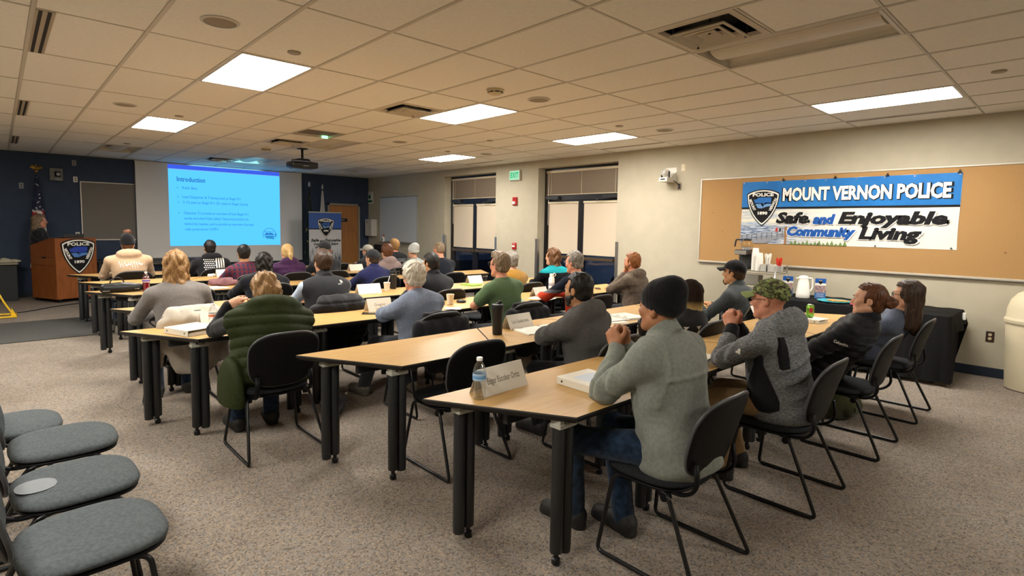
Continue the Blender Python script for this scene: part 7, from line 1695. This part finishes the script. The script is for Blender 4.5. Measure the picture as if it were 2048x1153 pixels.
# handbag
t = empty('handbag', 'black leather handbag lying on the fifth row table at the left', 'bag', (1.05, 7.76, TT), .15)
M_lea = mat('black_leather', '161617', .45, bump=.4, bscale=60, bdist=.002)
mesh_sdf('bag_body', lambda P: smax(smin(el(P, (1.05, 7.76, TT + .05), (.2, .09, .062)), rc(P, V3(.9, 7.76, TT + .05), V3(1.24, 7.74, TT + .045), .05, .035), .05) - .005 * wob(P, 30, 2), TT + .002 - P[:, 2], .01), (.75, 7.6, TT - .01), (1.38, 7.92, TT + .16), .009, M_lea, t, (1.05, 7.76, TT))
b = NB(); tube(b, [(-.04 + .07 * math.cos(a), 0, .095 + .075 * math.sin(a)) for a in [PI * i / 12 for i in range(13)]], .007, 8); fin('strap', b, M_lea, t, True); b = NB(); box(b, -.19, -.12, -.09, -.075, .02, .03, .003); box(b, .12, .17, -.085, -.07, .03, .04, .003); fin('buckle', b, M_steel, t)
t.rotation_euler = (0, 0, 0)
# white flask with loop lid
t = empty('flask', 'white metal flask with a loop lid before the woman in teal and black', 'bottle', (5.50, 4.95, TT)); t.location = (5.44, 4.93, TT)
b = NB(); lathe(b, [(.001, .001), (.036, .001), (.038, .006), (.038, .17), (.03, .195), (.024, .2), (.024, .21)], 24, cap=False); fin('body', b, M_print_white, t, True, angle=40); b = NB(); lathe(b, [(.027, .208), (.028, .235), (.001, .24)], 20, cap=False); fin('lid', b, M_print_white, t, True, angle=40)
b = NB(); tube(b, [(.03 + .026 * (1 - math.cos(a)) * .9, 0, .222 + .02 * math.sin(a)) for a in [2 * PI * i / 14 for i in range(15)]], .005, 6); fin('loop', b, M_print_white, t, True); b = NB(); lathe(b, [(.0385, .08), (.0385, .12)], 24, cap=False); fin('printed_ring', b, mat('flask_print', '8b93b0', .5, col2='c9c6c4', scale=50), t, True)
t.location = (5.3, 4.80, TT)
# soda can on the binder of the nearest row
t = empty('soda_can', 'green soda can standing on the white ring binder in the nearest row', 'can', (5.62, 1.80, TT + .036))
b = NB(); lathe(b, [(.001, .003), (.023, .001), (.027, .004), (.033, .014), (.033, .105), (.027, .118), (.0265, .122), (.0245, .118), (.001, .117)], 28, cap=False); fin('can_wall', b, mat('can_green', '4f9a2c', .3, metal=.5, col2='a9c94a', scale=34, detail=3), t, True, angle=40)
b = NB(); lathe(b, [(.0266, .119), (.0268, .1225), (.024, .1205), (.001, .1175)], 28, cap=False); fin('can_lid', b, M_steel, t, True, angle=40)
b = NB(); vs = []
for i in range(8):
    a = PI + .1 + i * .13; vs.append((b.verts.new((.0336 * math.cos(a), .0336 * math.sin(a), .05)), b.verts.new((.0336 * math.cos(a), .0336 * math.sin(a), .092))))
for A, B in zip(vs, vs[1:]): b.faces.new((A[0], B[0], B[1], A[1]))
fin('red_emblem', b, mat('can_red', 'b5263a', .4), t)
b = NB(); tube(b, [(0, -.07, .005), (0, .07, .005)], .005, 8); o = fin('pen', b, mat('pen_blue', '26324a', .4), loc=(4.42, 3.0, TT), rot=(0, 0, .9)); tag(o, 'dark blue pen beside the open binder on the second row', 'pen')
# things on the floor
t = empty('backpack', 'olive green shoulder bag on the carpet behind the leaning woman', 'bag', (5.25, 1.42, 0)); c0 = V3(5.25, 1.42, .17)
mesh_sdf('bag_body', lambda P: smax(smin(el(P, c0, (.19, .13, .2)), el(P, c0 + V3(0, -.1, -.04), (.14, .07, .1)), .03) - .004 * wob(P, 28, 1), .004 - P[:, 2], .01), c0 - V3(.26, .26, .18), c0 + V3(.26, .2, .26), .011, cloth('olive_bag', '33351f', '3f4128'), t, (5.25, 1.42, 0))
b = NB(); tube(b, fillet([(-.12, .02, .34), (-.05, -.04, .47), (.1, -.05, .44), (.17, -.02, .2)], .08), .016, 8, flat=.4); fin('strap', b, M_blk, t, True); b = NB(); box(b, -.1, .1, -.16, -.15, .1, .14, .004); fin('pocket_flap', b, cloth('olive_flap', '3a3c24'), t)
t = empty('tote_bag', 'black bag on the carpet under the seat of the leaning woman', 'bag', (4.72, 1.52, 0)); c1 = V3(4.72, 1.52, .14)
mesh_sdf('bag_body', lambda P: smax(el(P, c1, (.17, .11, .17)) - .006 * wob(P, 24, 3), .004 - P[:, 2], .01), c1 - V3(.25, .2, .15), c1 + V3(.25, .2, .25), .012, M_blk, t, (4.72, 1.52, 0)); b = NB(); tube(b, fillet([(-.08, 0, .27), (-.06, 0, .38), (.06, 0, .38), (.08, 0, .27)], .04), .008, 6); fin('handle', b, M_blk, t, True)
t = empty('umbrella', 'folded black umbrella with a pale tip on the carpet beside the green vest', 'umbrella', (2.05, 4.2, 0), .95); t.location = (2.1, 4.30, 0)
b = NB(); lathe(b, [(.012, -.28), (.036, -.22), (.042, 0), (.03, .2), (.012, .26)], 14, M=Matrix.Translation((0, 0, .045)) @ Matrix.Rotation(PI / 2, 4, 'Y')); fin('canopy', b, M_blk, t, True); b = NB(); tube(b, [(.26, 0, .045), (.33, 0, .04)], .011, 8); fin('tip', b, mat('pale_tip', 'c9bda2', .5), t); b = NB(); tube(b, fillet([(-.28, 0, .045), (-.36, 0, .045), (-.4, .02, .03)], .02), .014, 8); fin('handle', b, M_black, t, True)
t = empty('patterned_bag', 'black and cream patterned bag hanging at the front grey chair, bottom left', 'bag', (.1, 2.0, 0)); c2 = V3(.085, 2.02, .22)
mesh_sdf('bag_body', lambda P: smax(el(P, c2, (.12, .12, .2)) - .006 * wob(P, 30, 5), .004 - P[:, 2], .01), c2 - V3(.2, .2, .22), c2 + V3(.2, .2, .24), .012, mat('cloth_floral', '1a1a1a', .8, col2='8d8a7a', scale=22, lo=.52, hi=.58), t, (.1, 2.0, 0)); b = NB(); tube(b, fillet([(-.08, .02, .4), (-.05, .02, .5), (.04, .02, .5), (.06, .02, .4)], .04), .007, 6); fin('handle', b, M_blk, t, True)
